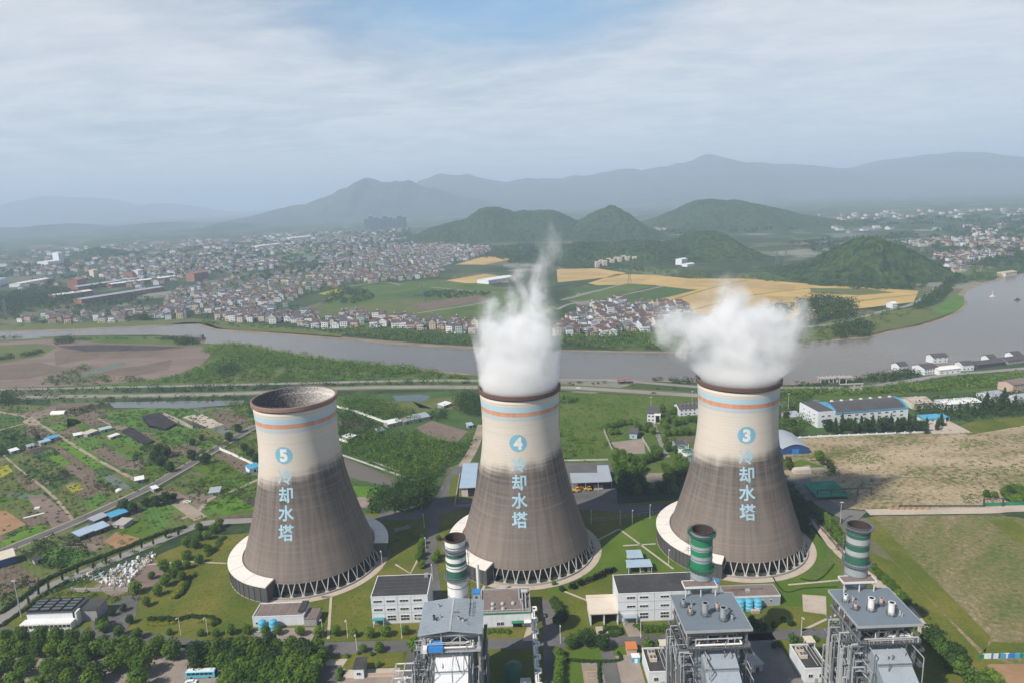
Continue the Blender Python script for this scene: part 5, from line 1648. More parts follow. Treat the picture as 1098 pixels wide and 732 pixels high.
    for i, (y, r_) in enumerate(((5.0, 1.2), (10.5, 1.0), (15.5, .8))):
        local(t, 'steam_drum', MB().tube((-w/2+3, y, 32.2), (w/2-3, y, 32.2), r_, pale_metal, 16))
    mb = MB()
    for i in range(80):
        x, y = R.uniform(-w/2+.6, w/2-.6), R.uniform(-1.4, d-2)
        m = R.choice([pale_metal, pale_metal, grey_metal, white, pinkish])
        z1 = R.uniform(30.6, 33.5)
        r_ = R.choice([.12, .18, .28])
        mb.tube((x, y, 30), (x, y, z1), r_, m, 6)
        if R.random() < .7:
            mb.tube((x, y, z1), (R.uniform(-w/2+.6, w/2-.6), y, z1), r_, m, 6)
    mb.tube((-w/2+3, -.9, 31.2), (w/2-3, -.9, 31.2), .32, white, 8).tube((w/2-3, -.9, 31.2), (w/2-3, 3, 31.2), .32, white, 8)
    mb.build('pipework', t)
    if style == 'gable':
        local(t, 'tarpaulin', MB().extr_x([(-2.2, 30.4), (-1.9, 32.0), (1.4, 32.5), (1.6, 30.4)], -7.6, -2.6, blue_bright))
        local(t, 'header_box', MB().box(-9.6, -8.2, -2.2, 1, 30, 31.6, white))
    local(t, 'back_wall', MB().box(-w/2+1.4, w/2-1.4, d-1.6, d-1.4, 30.0, 35.4, dark_metal))  # added dark sheet standing in for the deep shade under the roof
    # casing and the stepped inlet duct
    cs = MB().box(-w/2+3, w/2-3, 1.2, d-1.2, 3.0, 28.8, pale_blue_grey if style != 'gable' else pale_metal)
    for i in range(15):
        x = -w/2+3+(w-6)*i/14
        cs.box(x-.09, x+.09, 1.0, 1.2, 3.0, 28.8, grey_metal)
        y = 1.4+(d-3)*i/14
        for sx in (-w/2+2.8, w/2-3):
            cs.box(sx, sx+.2, y-.09, y+.09, 3, 28.8, grey_metal)
    cs.build('casing', t)
    dm = duct_grey if style != 'gable' else white_wall
    steps = [(1.0, 27.2, -4.8, 24.6), (-4.8, 23.4, -11.5, 19.0), (-11.5, 17.6, -22, 9.5)]
    for ya, za, yb, zb in steps:
        du = MB().extr_x([(ya, 3.0), (yb, 3.0), (yb, zb), (ya, za)], -5.6, 5.9, dm)
        n = 20
        for i in range(n+1):
            x = -5.5+11.3*i/n
            du.tube((x, ya, za+.04), (x, yb, zb+.04), .11, pale_blue_grey if style != 'gable' else white, 4)
        du.tube((-5.6, yb, zb), (5.9, yb, zb), .2, grey_metal, 6)
        du.build('inlet_duct', t)
    # side galleries on the side of the pipe racks, stair tower
    for z in (7, 13.5, 20, 26):
        g, gr = MB().box(-w/2-1.7, -w/2-.1, -1, d, z, z+.14, dark_metal), MB()
        railing(gr, [(-w/2-1.65, d-.1), (-w/2-1.65, -.95), (-w/2-.1, -.95)], z+.14, pale_metal)
        gr.build('railing', g.build('gallery', t))
        g, gr = MB().box(w/2+.1, w/2+1.4, -1, d, z, z+.14, dark_metal), MB()
        railing(gr, [(w/2+1.35, d-.1), (w/2+1.35, -.95)], z+.14, pale_metal)
        gr.build('railing', g.build('gallery', t))
    st = MB()
    for i, z in enumerate((0.2, 7, 13.5, 20)):
        z1 = (7, 13.5, 20, 26)[i]
        ya, yb = (2, 9) if i % 2 else (9, 2)
        for x in (-w/2-2.8, -w/2-1.8):
            st.tube((x, ya, z+.1), (x, yb, z1+.1), .14, pale_metal, 4)
        for k in range(12):
            q = k/12
            st.box(-w/2-2.8, -w/2-1.8, ya+(yb-ya)*q-.14, ya+(yb-ya)*q+.14, z+(z1-z)*q+.1, z+(z1-z)*q+.16, grey_metal)
    st.build('stairs', t)
    sp = MB()
    for i in range(70):
        y = R.uniform(-3, d-2)
        x = -w/2-R.uniform(.2, 3.6)
        z0, z1 = R.uniform(0, 10), R.uniform(14, 30)
        r_ = R.choice([.12, .2, .32])
        m = R.choice([pale_metal, grey_metal, dark_metal, pale_blue_grey])
        sp.tube((x, y, z0), (x, y, z1), r_, m, 6)
        sp.tube((x, y, z1), (-w/2+1.5, y, z1), r_, m, 6)
        if R.random() < .6:
            sp.tube((x, y, z0+4), (x, y-R.uniform(2, 6), z0+4), r_, m, 6)
    for i in range(22):
        y = R.uniform(-8, -1)
        x = R.uniform(-w/2+.5, w/2-.5)
        z1 = R.uniform(15, 29)
        sp.tube((x, y, 2), (x, y, z1), .16, R.choice([pale_metal, grey_metal]), 6)
        sp.tube((x, y, z1), (x, 1.0, z1), .16, pale_metal, 6)
    sp.build('riser_pipes', t)
    return t


boiler('boiler with grey gabled metal roof and blue tarpaulin in front of the white topped chimney', -36.2, -14.9, 217.6, 237.0, 'gable', 3)
boiler('boiler with flat blue grey roof and two grey silencers before the vivid green chimney', 55.6, 77.3, 213.4, 234.6, 'flat', 4)
boiler('boiler with flat roof and two white silencers beside the dry playing field', 114.0, 134.9, 212.4, 233.6, 'flat_white', 5)

# pipe racks beside the boilers
t = thing('pipe_rack', 'white pipe rack with square expansion loops running past the brown roofed hall', 'pipe rack', (4.6, 214, 0))
for i in range(8):
    y = 2+8*i
    local(t, 'trestle', MB().box(-1.1, -.9, y-.1, y+.1, 0, 6, white).box(.9, 1.1, y-.1, y+.1, 0, 6, white).box(-1.2, 1.2, y-.12, y+.12, 5.7, 6, white))
pts = []
y = 0
while y < 58:
    pts += [(-.5, y, 6.3), (-.5, y+4.2, 6.3), (1.4, y+4.2, 6.3), (1.4, y+6.6, 6.3), (-.5, y+6.6, 6.3)]
    y += 8.2
pts += [(-.5, 61, 6.3)]
local(t, 'loop_pipe', MB().path(pts, .42, white, 8))
local(t, 'straight_pipe', MB().tube((-.1, 0, 6.25), (-.1, 61, 6.25), .22, pale_metal, 8).tube((.4, 0, 6.25), (.4, 61, 6.25), .22, white, 8))
t = thing('pipe_rack', 'tall open steel rack of beams and vessels left of the gabled boiler', 'pipe rack', (-44, 205, 0))
for y in (0, 8, 16, 24):
    for x in (-3.4, 3.4):
        local(t, 'column', MB().box(x-.2, x+.2, y-.2, y+.2, 0, 17, pale_metal))
mb = MB()
for z in (9, 16.8):
    for y in range(0, 25, 4):
        mb.box(-3.6, 3.6, y-.2, y+.2, z-.25, z, white)
    for x in (-3.4, 0, 3.4):
        mb.box(x-.18, x+.18, 0, 24, z-.2, z+.03, pale_metal)
mb.build('beams', t)
mb = MB()
R_ = random.Random(5)
for i in range(14):
    x = -3+i*.46
    mb.tube((x, 0, 9.4), (x, 24, 9.4), R_.choice([.14, .22, .3]), R_.choice([pale_metal, white, grey_metal]), 6)
for i in range(8):
    x, y = R_.uniform(-2, 7), R_.uniform(0, 22)
    mb.tube((x, y, 9), (x, y, R_.uniform(12, 18)), R_.choice([.2, .4, .7]), R_.choice([pale_metal, white]), 8)
mb.build('pipework', t)
for x, y in ((-1, 12), (1.4, 18), (-1, 17.4)):
    local(t, 'vessel', MB().lathe([(.02, 9.6), (.9, 9.7), (1.1, 10.2), (1.1, 11.6), (.9, 12.1), (.02, 12.3)], white, 14, x, y))

# low control buildings between the boilers
for lab, x0, x1, y0, y1, grp in (('white low building with black roof and two cream coolers left of the middle boiler', 46.6, 57.0, 232.2, 246.5, 1), ('white low building with black roof and two cream coolers left of the right boiler', 104.6, 113.6, 230.6, 245.0, 2)):
    t = flat_building('control_building', lab, x0, x1, y0, y1, 6.0, white_wall, dark_roof, group='control buildings between the boilers')
    w, d = x1-x0, y1-y0
    for y in (6.2, 9.4):
        c_ = MB().box(-3.6, -.9, y, y+2.4, 6.1, 7.6, cream).box(-3.4, -2.4, y+.4, y+2.0, 7.6, 7.7, dark_metal).box(-2.1, -1.1, y+.4, y+2.0, 7.6, 7.7, dark_metal)
        local(t, 'air_cooler', c_)
    mb = MB()
    for x in (1, 2.4, 3.6):
        mb.tube((x, 1.5, 6.5), (x, d-1, 6.5), .14, pale_metal, 6)
    mb.build('roof_pipes', t)
    local(t, 'roof_shelter', MB().box(w/2-3.8, w/2-.2, d-3.2, d+1, 9.2, 9.45, cream).box(w/2-3.6, w/2-3.4, d-3, d-2.8, 6.1, 9.2, white).box(w/2-.6, w/2-.4, d-3, d-2.8, 6.1, 9.2, white).box(w/2-3.6, w/2-3.4, d-.4, d-.2, 6.1, 9.2, white).box(w/2-.6, w/2-.4, d-.4, d-.2, 6.1, 9.2, white))
    window_grid(t, (-w/4, w/5), (3.4,), 0, 1.6, 1.4)
    local(t, 'door', MB().box(-.6, .6, -.07, 0, .05, 2.3, greywall))
single('valve_shed', MB().box(41.5, 45.4, 251, 255.4, 0, 3, pinkish).box(41.2, 45.7, 250.7, 255.7, 3, 3.25, orange), (43.5, 251, 0), 'small orange roofed brick shed by the road left of the middle boiler', 'shed')
t = thing('site_container', 'blue and white site container beside the small orange roofed shed', 'container', (44.2, 246.2, 0))
local(t, 'body', MB().box(-1.6, 1.6, 0, 2.6, 0, 2.6, blue_roof).box(-1.7, 1.7, -.1, 2.7, 2.6, 2.75, white))
local(t, 'door', MB().box(-.6, .6, -.06, 0, .1, 2.1, white))
t = thing('site_container', 'pale grey roofed container on the asphalt right of the middle boiler', 'container', (89.6, 238, 0))
t.rotation_euler = (0, 0, .22)
local(t, 'body', MB().box(-2.2, 2.2, 0, 7.6, 0, 3.4, pale_blue_grey))
local(t, 'roof', MB().box(-2.6, 2.6, -.4, 8.0, 3.4, 3.65, pale_metal))
local(t, 'door', MB().box(-.7, .7, -.06, 0, .05, 2.3, dark_metal))
t = thing('gatehouse', 'tall narrow grey booth with dark roof on the paved yard behind the grove', 'booth', (-65.4, 243.4, 0))
local(t, 'wall', MB().box(-2.0, 2.0, 0, 6.5, 0, 4.6, white_wall))
local(t, 'roof', MB().box(-2.3, 2.3, -.3, 6.8, 4.6, 4.9, dark_roof))
window_mesh('window', 1.6, 1.2, t, 0, -.05, 2.4)
local(t, 'side_wall', MB().box(2.0, 2.12, .3, 6.2, .3, 4.4, greywall))
local(t, 'yard_wall', MB().box(3.2, 13.2, 1, 1.3, 0, 1.6, pinkish))
single('storage_tank', MB().lathe([(3.4, 0), (3.4, 5.4), (2.4, 6.6), (.02, 7.2)], green_dark, 24, -4.4, 240), (-4.4, 240, 0), 'round dark green storage tank in the shade right of the gabled boiler', 'tank', None, True)
single('transformer_box', MB().box(-1.8, 1.8, 228, 232, 0, 6, grey_metal).box(-2, 2, 227.8, 232.2, 6, 6.3, pale_metal).box(-1.4, 1.4, 227.9, 228, 1, 5, dark_metal), (0, 230, 0), 'grey cabinet with pale top in the shade beside the pipe rack', 'cabinet')
single('flood_dome', MB().lathe([(1.5, 0.02), (1.4, .5), (.9, .9), (.02, 1.05)], white, 16, 16.2, 233.4), (16.2, 233.4, 0), 'small white dome lying on the lawn beside the game court', 'dome', None, True)

# office at the lower left with dark ribbed roof
t = thing('office_building', 'white office with dark slatted roof panels behind the car park grove', 'office', (-213, 287.6, 0))
local(t, 'wall', MB().box(-12.6, 8.4, .8, 12, 0, 6.6, white_wall).box(8.4, 17.5, 3.4, 12, 0, 5.6, greywall))
local(t, 'front_wing', MB().box(-13.6, 9.6, -3.4, .75, 0, 3.6, white))
window_grid(t, [-12.4+1.9*i for i in range(12)], (2.4,), -3.4, 1.35, 1.1, nb=1, frame=greywall)
local(t, 'roof', MB().box(-13, 8.9, .4, 12.4, 6.6, 6.85, tile_dark).box(8.6, 17.9, 3.0, 12.4, 5.6, 5.8, dark_roof))
for i in range(4):
    x = -12.6+5.3*i
    sp = MB().box(x, x+4.4, 1.0, 11.8, 7.3, 7.45, dark_void)
    for k in range(4):
        sp.box(x+.2, x+4.2, 2.2+2.4*k, 3.4+2.4*k, 7.45, 7.6, tile_slate)
    for yy in (1.2, 11.4):
        sp.box(x+.2, x+.4, yy, yy+.2, 6.85, 7.3, dark_metal).box(x+4.0, x+4.2, yy, yy+.2, 6.85, 7.3, dark_metal)
    local(t, 'roof_panel', sp)
local(t, 'porch', MB().box(8.4, 9.6, .6, 3.4, 0, 6.2, dark_void).box(9.6, 10.4, .2, 3.4, 0, 6.7, white))

# ------------------------------------------------------------------ buildings round about
def yaw_to(px0, py0, px1, py1):
    a, b = ground(px0, py0), ground(px1, py1)
    return a, b, atan2(b[1]-a[1], b[0]-a[0]), hypot(b[0]-a[0], b[1]-a[1])


# the white works with its curved solar roof
a, b, ang_, L = yaw_to(876.5, 458.5, 973, 450.5)
t = thing('factory', 'long white factory with curved dark roof edged in blue behind a row of trees', 'factory', (a[0], a[1], 0))
t.rotation_euler = (0, 0, ang_)
D, Hh = 27, 10.6
local(t, 'wall', MB().box(0, L, 0, D, 0, Hh, white_wall).box(0, 14, 0, D, Hh, Hh+2.2, white_wall))
r = MB()
n = 14
prof = [(D*i/n, Hh+.1+4.2*sin(pi*i/n)**.8) for i in range(n+1)]
for (ya, za), (yb, zb) in zip(prof, prof[1:]):
    r.poly([(15.5, ya, za), (L-1.6, ya, za), (L-1.6, yb, zb), (15.5, yb, zb)], dark_roof)
r.build('roof', t)
e = MB()
for x0, x1 in ((14.0, 15.6), (L-1.7, L+.5)):
    for (ya, za), (yb, zb) in zip(prof, prof[1:]):
        e.poly([(x0, ya, za+.12), (x1, ya, za+.12), (x1, yb, zb+.12), (x0, yb, zb+.12)], blue_roof)
    e.poly([(x0, y, z+.12) for y, z in prof]+[(x0, D, Hh-.3), (x0, 0, Hh-.3)], blue_roof)
    e.poly(([(x1, y, z+.12) for y, z in prof]+[(x1, D, Hh-.3), (x1, 0, Hh-.3)])[::-1], blue_roof if x1 < 20 else white_wall)
e.box(14, L+.5, -.5, -.02, Hh-.3, Hh+.35, blue_roof)
e.build('roof_edge', t)
s_ = MB()
for i in range(22):
    x = 17+(L-20)*i/21
    for (ya, za), (yb, zb) in zip(prof, prof[1:]):
        s_.tube((x, ya, za+.04), (x, yb, zb+.04), .1, greywall, 4, caps=False)
s_.build('roof_seams', t)
for i in range(7):
    x = 21+8.2*i
    local(t, 'ridge_vent', MB().box(x-.9, x+.9, D*.62-.9, D*.62+.9, Hh+3.6, Hh+5.0, white))
local(t, 'flat_roof', MB().box(.4, 13.6, .4, D-.4, Hh+2.2, Hh+2.35, tile_dark))
window_grid(t, [19.5+6.2*i for i in range(9)], (8.3, 5.2), 0, 2.6, 1.2, nb=3)
window_grid(t, [4, 9], (9.2, 5.4), 0, 2.2, 1.2, nb=2)
w0 = window_mesh('window', 1.4, 1.2, t, -.05, 5, 9.4, rotz=-pi/2)
for y in (5, 12, 20):
    for z in (3.2, 6.2, 9.4):
        if (y, z) != (5, 9.4):
            dup(w0, parent=t, loc=(-.05, y, z), ch=[])

# blue hangar half behind the right tower
t = thing('hangar', 'arched hangar with pale barrel roof and navy gable beside the right tower', 'hangar', (194, 459.8, 0))
prof = [(-9.6+19.2*i/12, 4.6+3.2*sin(pi*i/12)) for i in range(13)]
r = MB()
for (xa, za), (xb, zb) in zip(prof, prof[1:]):
    r.poly([(xa, -.6, za), (xb, -.6, zb), (xb, 30, zb), (xa, 30, za)], pale_blue_grey)
    r.poly([(xb, -.6, zb-.2), (xa, -.6, za-.2), (xa, 30, za-.2), (xb, 30, zb-.2)], grey_metal)
    r.poly([(xa, -.6, za-.2), (xb, -.6, zb-.2), (xb, -.6, zb), (xa, -.6, za)], white)
r.build('roof', t)
g = MB()
g.poly([(-9.5, 0, 0), (9.5, 0, 0)]+[(x*.985, 0, z-.25) for x, z in prof[::-1]], blue_dark)
g.box(-9.5, -9.3, .02, 29.5, 0, 4.5, blue_dark).box(9.3, 9.5, .02, 29.5, 0, 4.5, blue_dark)
g.build('wall', t)
local(t, 'door', MB().box(-2.4, 2.4, -.08, -.02, .05, 4.0, blue_bright))

a, b, ang_, L = yaw_to(991, 454, 1014, 452)
t = thing('gate_lodge', 'small white lodge with bright blue roof beside the pale forecourt', 'lodge', (a[0], a[1], 0))
t.rotation_euler = (0, 0, ang_)
local(t, 'wall', MB().box(0, L, 0, 9, 0, 4.0, white_wall))
local(t, 'roof', MB().extr_x([(-.8, 4.0), (4.5, 5.6), (9.8, 4.0)], -.8, L+.8, blue_roof))
window_grid(t, (3, 7, 12), (2.2,), 0, 1.6, 1.2)
local(t, 'porch', MB().box(L, L+5, 2, 8, 3.0, 3.3, blue_roof).box(L+4.6, L+4.8, 2.2, 2.4, 0, 3, white).box(L+4.6, L+4.8, 7.6, 7.8, 0, 3, white))

# L-shaped open store behind the middle tower
t = thing('storage_shed', 'L shaped open store with pale metal roof and yellow machines underneath', 'shed', (46.5, 411, 0))
local(t, 'roof', MB().prism([(-12.5, 0), (12.8, -.3), (14, 27), (6.6, 27), (5.2, 14.5), (-12.5, 16)], 6.2, 6.6, pale_blue_grey))
po = None
for x, y in ((-12, .5), (-4, .3), (4, .2), (12.3, 0), (-12, 15.4), (-4, 14.8), (4.6, 14.3), (13, 13), (13.6, 26.4), (7, 26.4)):
    local(t, 'post', MB().box(x-.15, x+.15, y-.15, y+.15, 0, 6.2, pale_metal))
local(t, 'back_wall', MB().box(-12.4, 12.6, 15.0, 15.2, 0, 5.8, greywall))
for x, y, k in ((44, 413, 0), (36.6, 411.8, 1)):
    t = thing('machine', 'yellow site machine parked %s' % ('under the front edge of the L shaped store' if k == 0 else 'at the corner of the store next to the middle tower'), 'machine', (x, y, 0))
    mb = MB().box(-2.4, 2.4, -1.2, 1.2, .7, 1.8, yellow).box(-.2, 1.6, -.9, .9, 1.8, 3.2, yellow)
    mb.build('body', t)
    local(t, 'cab_glass', MB().box(-.1, 1.5, -.95, -.905, 2.1, 3.0, glass).box(1.6, 1.64, -.8, .8, 2.1, 3.0, glass))
    for wx in (-1.5, 1.5):
        for wy in (-1.25, 1.25):
            local(t, 'wheel', MB().tube((wx, wy-.25, .7), (wx, wy+.25, .7), .7, dark_void, 14))
    local(t, 'arm', MB().tube((-2.2, 0, 1.6), (-4.2, 0, 3.2), .22, yellow, 6).tube((-4.2, 0, 3.2), (-5.6, 0, .8), .18, yellow, 6).box(-6.1, -5.2, -.7, .7, .3, 1.0, dark_metal))
single('material_stack', MB().box(37, 41, 414, 417, 0.02, 2.2, orange).box(48, 54, 414, 418, .02, 1.6, cream).box(42, 46, 416.5, 419, .02, 1.2, yellow).box(48.4, 50, 414.2, 416, 1.6, 2.8, yellow), (45, 414, 0), 'stacked orange and yellow crates stored under the L shaped roof', 'crates')

t = thing('storage_shed', 'narrow open shed with pale roof close behind the middle tower on the left', 'shed', (-31.4, 410.5, 0))
local(t, 'roof', MB().prism([(-5.3, 0), (5.0, 0), (5.0, 41), (-5.3, 41)], 6.0, 6.4, blue_pale_roof))
local(t, 'wall', MB().box(-5.0, -4.8, .5, 40.5, 0, 5.8, cream).box(4.6, 4.8, .5, 40.5, 0, 5.8, cream).box(-4.8, 4.6, 40.3, 40.5, 0, 5.8, cream))
local(t, 'doorway', MB().box(0, 4.5, 1.0, 1.2, .02, 5.4, dark_void).box(-4.7, 0, 1.0, 1.2, .02, 5.8, cream))
single('yard_wall', MB().box(-39, -38.6, 396, 446, 0, 1.6, concrete).box(-38.6, -25, 396, 396.3, 0, 1.6, concrete), (-38, 396, 0), 'low concrete wall round the yard of the narrow shed', 'wall')


def house(name, label, a, b, depth, h, wall, roofm, cat='house', ridge=2.4, group=None, side_rows=0, nwin=3):
    """gabled house whose front edge runs from a to b on the ground"""
    L = hypot(b[0]-a[0], b[1]-a[1])
    t = thing(name, label, cat, (a[0], a[1], 0), group)
    t.rotation_euler = (0, 0, atan2(b[1]-a[1], b[0]-a[0]))
    w = MB().box(0, L, 0, depth, 0, h, wall)
    for x in (0, L):
        pts = [(x, 0, h), (x, depth, h), (x, depth/2, h+ridge-.12)]
        w.poly(pts if x else pts[::-1], wall)
    w.build('wall', t)
    r = MB()
    o = .5
    for s in (0, 1):
        y0, y1 = (-o, depth/2) if s == 0 else (depth+o, depth/2)
        z0 = h-o*ridge/(depth/2)
        q = [(-o, y0, z0), (L+o, y0, z0), (L+o, y1, h+ridge), (-o, y1, h+ridge)]
        q2 = [(x, y, z+.22) for x, y, z in q]
        r.poly(q2 if s == 0 else q2[::-1], roofm)
        r.poly(q[::-1] if s == 0 else q, roofm)
        r.poly([q[0], q[1], q2[1], q2[0]], roofm)
        for i, j in ((1, 2), (3, 0)):
            r.poly([q[i], q[j], q2[j], q2[i]], roofm)
    r.build('roof', t)
    rows = max(1, int(h/3.2))
    if nwin:
        window_grid(t, [L*(i+.5)/nwin for i in range(nwin)], [1.9+3.1*k for k in range(rows)], 0, 1.5, 1.3)
    return t


t = house('house', 'white gabled house with dark roof at the end of the green meadow', ground(694, 452), ground(706, 452.5), 16, 7.5, white_wall, tile_dark, ridge=3)
local(t, 'portal', MB().box(6, 10.6, -4, -.06, 0, .3, concrete).box(6, 6.6, -4, -3.4, .3, 7.0, white).box(10, 10.6, -4, -3.4, .3, 7.0, white).box(5.8, 10.8, -4.2, -.06, 7.0, 7.6, white).box(6.8, 9.8, -.3, -.06, .3, 6.0, dark_void))
t = house('house', 'white house with six small dormers next to the right tower', ground(728.5, 446), ground(756, 444), 13, 6.6, white_wall, tile_dark, ridge=2.6, nwin=6)
for i in range(6):
    local(t, 'dormer', MB().box(1.6+3.4*i, 3.0+3.4*i, 2.0, 5.2, 7.2, 9.4, brown_roof))
t = house('house', 'dark roofed shed with pale blue gable above the sandy yard', ground(675, 470), ground(683, 470.5), 12, 4.6, blue_pale_roof, tile_dark, 'shed', nwin=1)
for q, lab in (([(648, 463), (653, 475), (658, 487)], 'grey wall along the meadow side of the sandy yard'), ([(689, 471), (698, 486)], 'pale wall along the tree side of the sandy yard'), ([(362, 436.5), (380, 441), (418, 455)], 'long white wall above the canal plots between left and middle towers'),
               ([(362, 471), (374, 475)], 'short white wall end beside the left tower'), ([(236, 482), (250, 488), (272, 498.5)], 'white wall running down to the blue shed beside the left tower'), ([(176, 444), (190, 450), (207, 459)], 'pale garden wall between allotments and the dry pond'),
               ([(848, 470), (880, 468), (930, 466), (1000, 463)], 'low white wall with posts along the foot of the factory trees'), ([(78, 634), (130, 633), (138, 634)], 'pale wall behind the office with the slatted roof'), ([(233, 557), (275, 553.5), (300, 552)], 'brown wall along the inner road beside the left tower'),
               ([(424, 570), (440, 566)], 'short pale wall near the road between left and middle towers')):
    P = G2(q)
    mb = MB()
    long_ = hypot(P[-1][0]-P[0][0], P[-1][1]-P[0][1])
    m = white_wall if 'factory' in lab else white if 'white' in lab else (brown_roof if 'brown' in lab else concrete)
    h_ = 1.1 if 'factory' in lab else 1.9
    for (xa, ya), (xb, yb) in zip(P, P[1:]):
        l = hypot(xb-xa, yb-ya)
        an = atan2(yb-ya, xb-xa)
        mb.box(-.05, l+.05, -.28, .28, 0, h_, m, rot=an, at=(xa, ya))
        for k in range(int(l/7)+1):
            mb.box(7*k-.4, 7*k+.4, -.42, .42, 0, h_+.5, m, rot=an, at=(xa, ya))
    single('boundary_wall', mb, (P[0][0], P[0][1], 0), lab, 'wall')

# sheds of the allotments
def shed(label, p0, p1, depth, h, roofm, wall=greywall, cat='shed', grp=None):
    a, b = ground(*p0), ground(*p1)
    L = hypot(b[0]-a[0], b[1]-a[1])
    t = thing('shed', label, cat, (a[0], a[1], 0), grp)
    t.rotation_euler = (0, 0, atan2(b[1]-a[1], b[0]-a[0]))
    local(t, 'wall', MB().box(.2, L-.2, .3, depth-.3, 0, h, wall))
    local(t, 'roof', MB().extr_x([(-.2, h), (depth+.2, h+.7), (depth+.2, h+.9), (-.2, h+.2)], -.2, L+.2, roofm))
    local(t, 'door', MB().box(L*.4, L*.4+1.3, .24, .3, .02, min(2.0, h-.2), dark_void))
    return t


SHED_GRP = 'sheds by the farm road'
shed('pale blue roofed shed below the farm road, nearest the lower hedge', (86, 580), (103, 573), 8.0, 3.0, blue_pale_roof, dark_metal, grp=SHED_GRP)
shed('brightest pale blue roofed shed below the farm road, middle of the group', (103, 574), (118.5, 568), 8.5, 3.0, blue_pale_roof, dark_metal, grp=SHED_GRP)
shed('grey blue roofed shed squeezed against the farm road above the pale blue one', (102, 563.5), (117, 557), 6.5, 3.0, pale_blue_grey, dark_metal, grp=SHED_GRP)
shed('deeper blue roofed shed beside the dark tree on the farm road', (120, 559.5), (138, 553), 7.0, 3.0, blue_roof, dark_metal, grp=SHED_GRP)
shed('grey slab roofed hut between the pale blue sheds and the crop plots', (121, 566), (133, 567), 8, 2.4, concrete)
shed('blue roofed shed on the crossing of the allotment tracks', (51, 474.5), (64.5, 470.5), 6, 2.6, blue_roof)
shed('pale blue roofed shed touching the blue shed on the allotment track', (44, 478), (55, 475), 5, 2.6, blue_pale_roof)
shed('white roofed shed on the allotment path near the bright green strip', (79.5, 470), (89.5, 468), 6, 2.4, white)
shed('white roofed shed in the middle of the allotment row', (94, 468.5), (106, 464), 7, 2.6, cream)
shed('pale green roofed shed ending the allotment row', (108, 464), (121, 461), 6, 2.4, greenish)
shed('small white shed at the left end of the allotment hedge', (12.5, 487), (21.5, 484.5), 6, 2.4, white)
shed('small grey blue shed along the allotment hedge', (30, 481.5), (38, 479.5), 5, 2.0, pale_blue_grey)
shed('low white hut by the green rectangle of the allotments', (119, 471), (129, 467.5), 4, 2.0, white)
shed('white roofed long workshop at the end of the lower farm road', (-22, 616), (18, 604), 10, 4.6, cream, blue_dark)
shed('small dark hut by the hedge below the farm road', (38, 606), (46, 603), 5, 2.4, dark_roof)
shed('blue roofed hut against the white wall next to the left tower', (268, 507.5), (280, 504), 8, 3.2, blue_roof, white_wall)
shed('pale roofed hut by the lane above the inner road', (224, 532.5), (236, 531), 8, 2.6, pale_blue_grey)
shed('white fronted hut beside the farm road bend', (145, 519), (155, 517), 6, 2.6, white)
shed('white hut just below the farm road bend', (165, 528), (171, 526), 5, 2.4, white)
shed('white hut above the dirt track between left and middle towers', (416, 459), (431, 455.5), 9, 3.4, white)
shed('grey roofed hut left of the white hut between the towers', (406, 466), (414, 464), 7, 2.8, pale_blue_grey)
shed('long grey roofed hut at the edge of the brown plot between the towers', (442, 453.5), (462, 449.5), 12, 3.0, pale_blue_grey)
shed('small pale hut beside the long grey hut between the towers', (433, 456), (443, 453), 9, 3.0, concrete)
shed('white hut at the top of the dirt track near the middle tower', (476, 438), (485, 434.5), 8, 2.6, white)
shed('tiny blue roofed hut beside the dirt track near the middle tower', (502, 459.5), (508, 458.5), 6, 2.6, blue_pale_roof)
shed('white hut with flat roof by the left tower rim', (375, 473.5), (383, 470), 8, 3.0, white)
for q, lab in (([(152, 447.5), (171, 443.5), (189, 455.5), (178, 461.5), (160, 457.5)], 'larger black shade net stretched over the allotment plots'), ([(131, 463), (141, 459.5), (165, 474), (155, 478)], 'narrower black shade net beside the allotment tracks')):
    P = G2(q)
    net = MB().prism(P, 1.7, 1.85, black_net)
    for x, y in P:
        net.box(x-.08, x+.08, y-.08, y+.08, 0, 1.7, dark_metal)
    single('shade_net', net, (*P[0], 0), lab, 'shade net')
t = thing('polytunnel', 'white domed polytunnel above the allotment plots', 'polytunnel', (*ground(56, 443.5), 0))
L = 13
mb = MB()
for i in range(10):
    a0, a1 = pi*i/10, pi*(i+1)/10
    mb.poly([(0, 3.2*cos(a0), 3*sin(a0)), (L, 3.2*cos(a0), 3*sin(a0)), (L, 3.2*cos(a1), 3*sin(a1)), (0, 3.2*cos(a1), 3*sin(a1))], white)
for x in (0, L):
    q = [(x, 3.2*cos(pi*i/10), 3*sin(pi*i/10)) for i in range(11)]
    mb.poly(q if x == 0 else q[::-1], pale_metal)
mb.build('cover', t)
local(t, 'end_flap', MB().box(-.08, 0, -.9, .9, .02, 2.0, greywall))
single('plastic_sheet', MB().box(0, 11, 0, 1.6, .2, .45, white, rot=.62, at=ground(25, 556)), (*ground(25, 556), 0), 'long white plastic sheet lying on a brown plot', 'plastic sheet')
single('crop_cover', MB().box(0, 3, 0, 2.4, .2, 1.1, white, rot=.3, at=ground(36.5, 546.5)), (*ground(36.5, 546.5), 0), 'small white crop cover beside the long plastic sheet', 'crop cover')
single('crop_cover', MB().lathe([(2.4, .2), (2.1, 1.1), (1.0, 1.7), (.02, 1.9)], white, 12, *ground(127.5, 526)), (*ground(127.5, 526), 0), 'small round white cover beside the netted plot', 'crop cover')
single('shade_net', MB().prism(G2([(862, 517), (894, 514.5), (912, 531), (876, 532.5)], 2.2), 2.0, 2.25, green_net), (*ground(885, 524), 0), 'bright green shade net spread over the yard by the sandy lot', 'shade net')
t = thing('gantry', 'long dark pipe gantry crossing the yard below the green net', 'gantry', (*ground(876, 535), 0))
A, B = ground(876, 534), ground(934, 531)
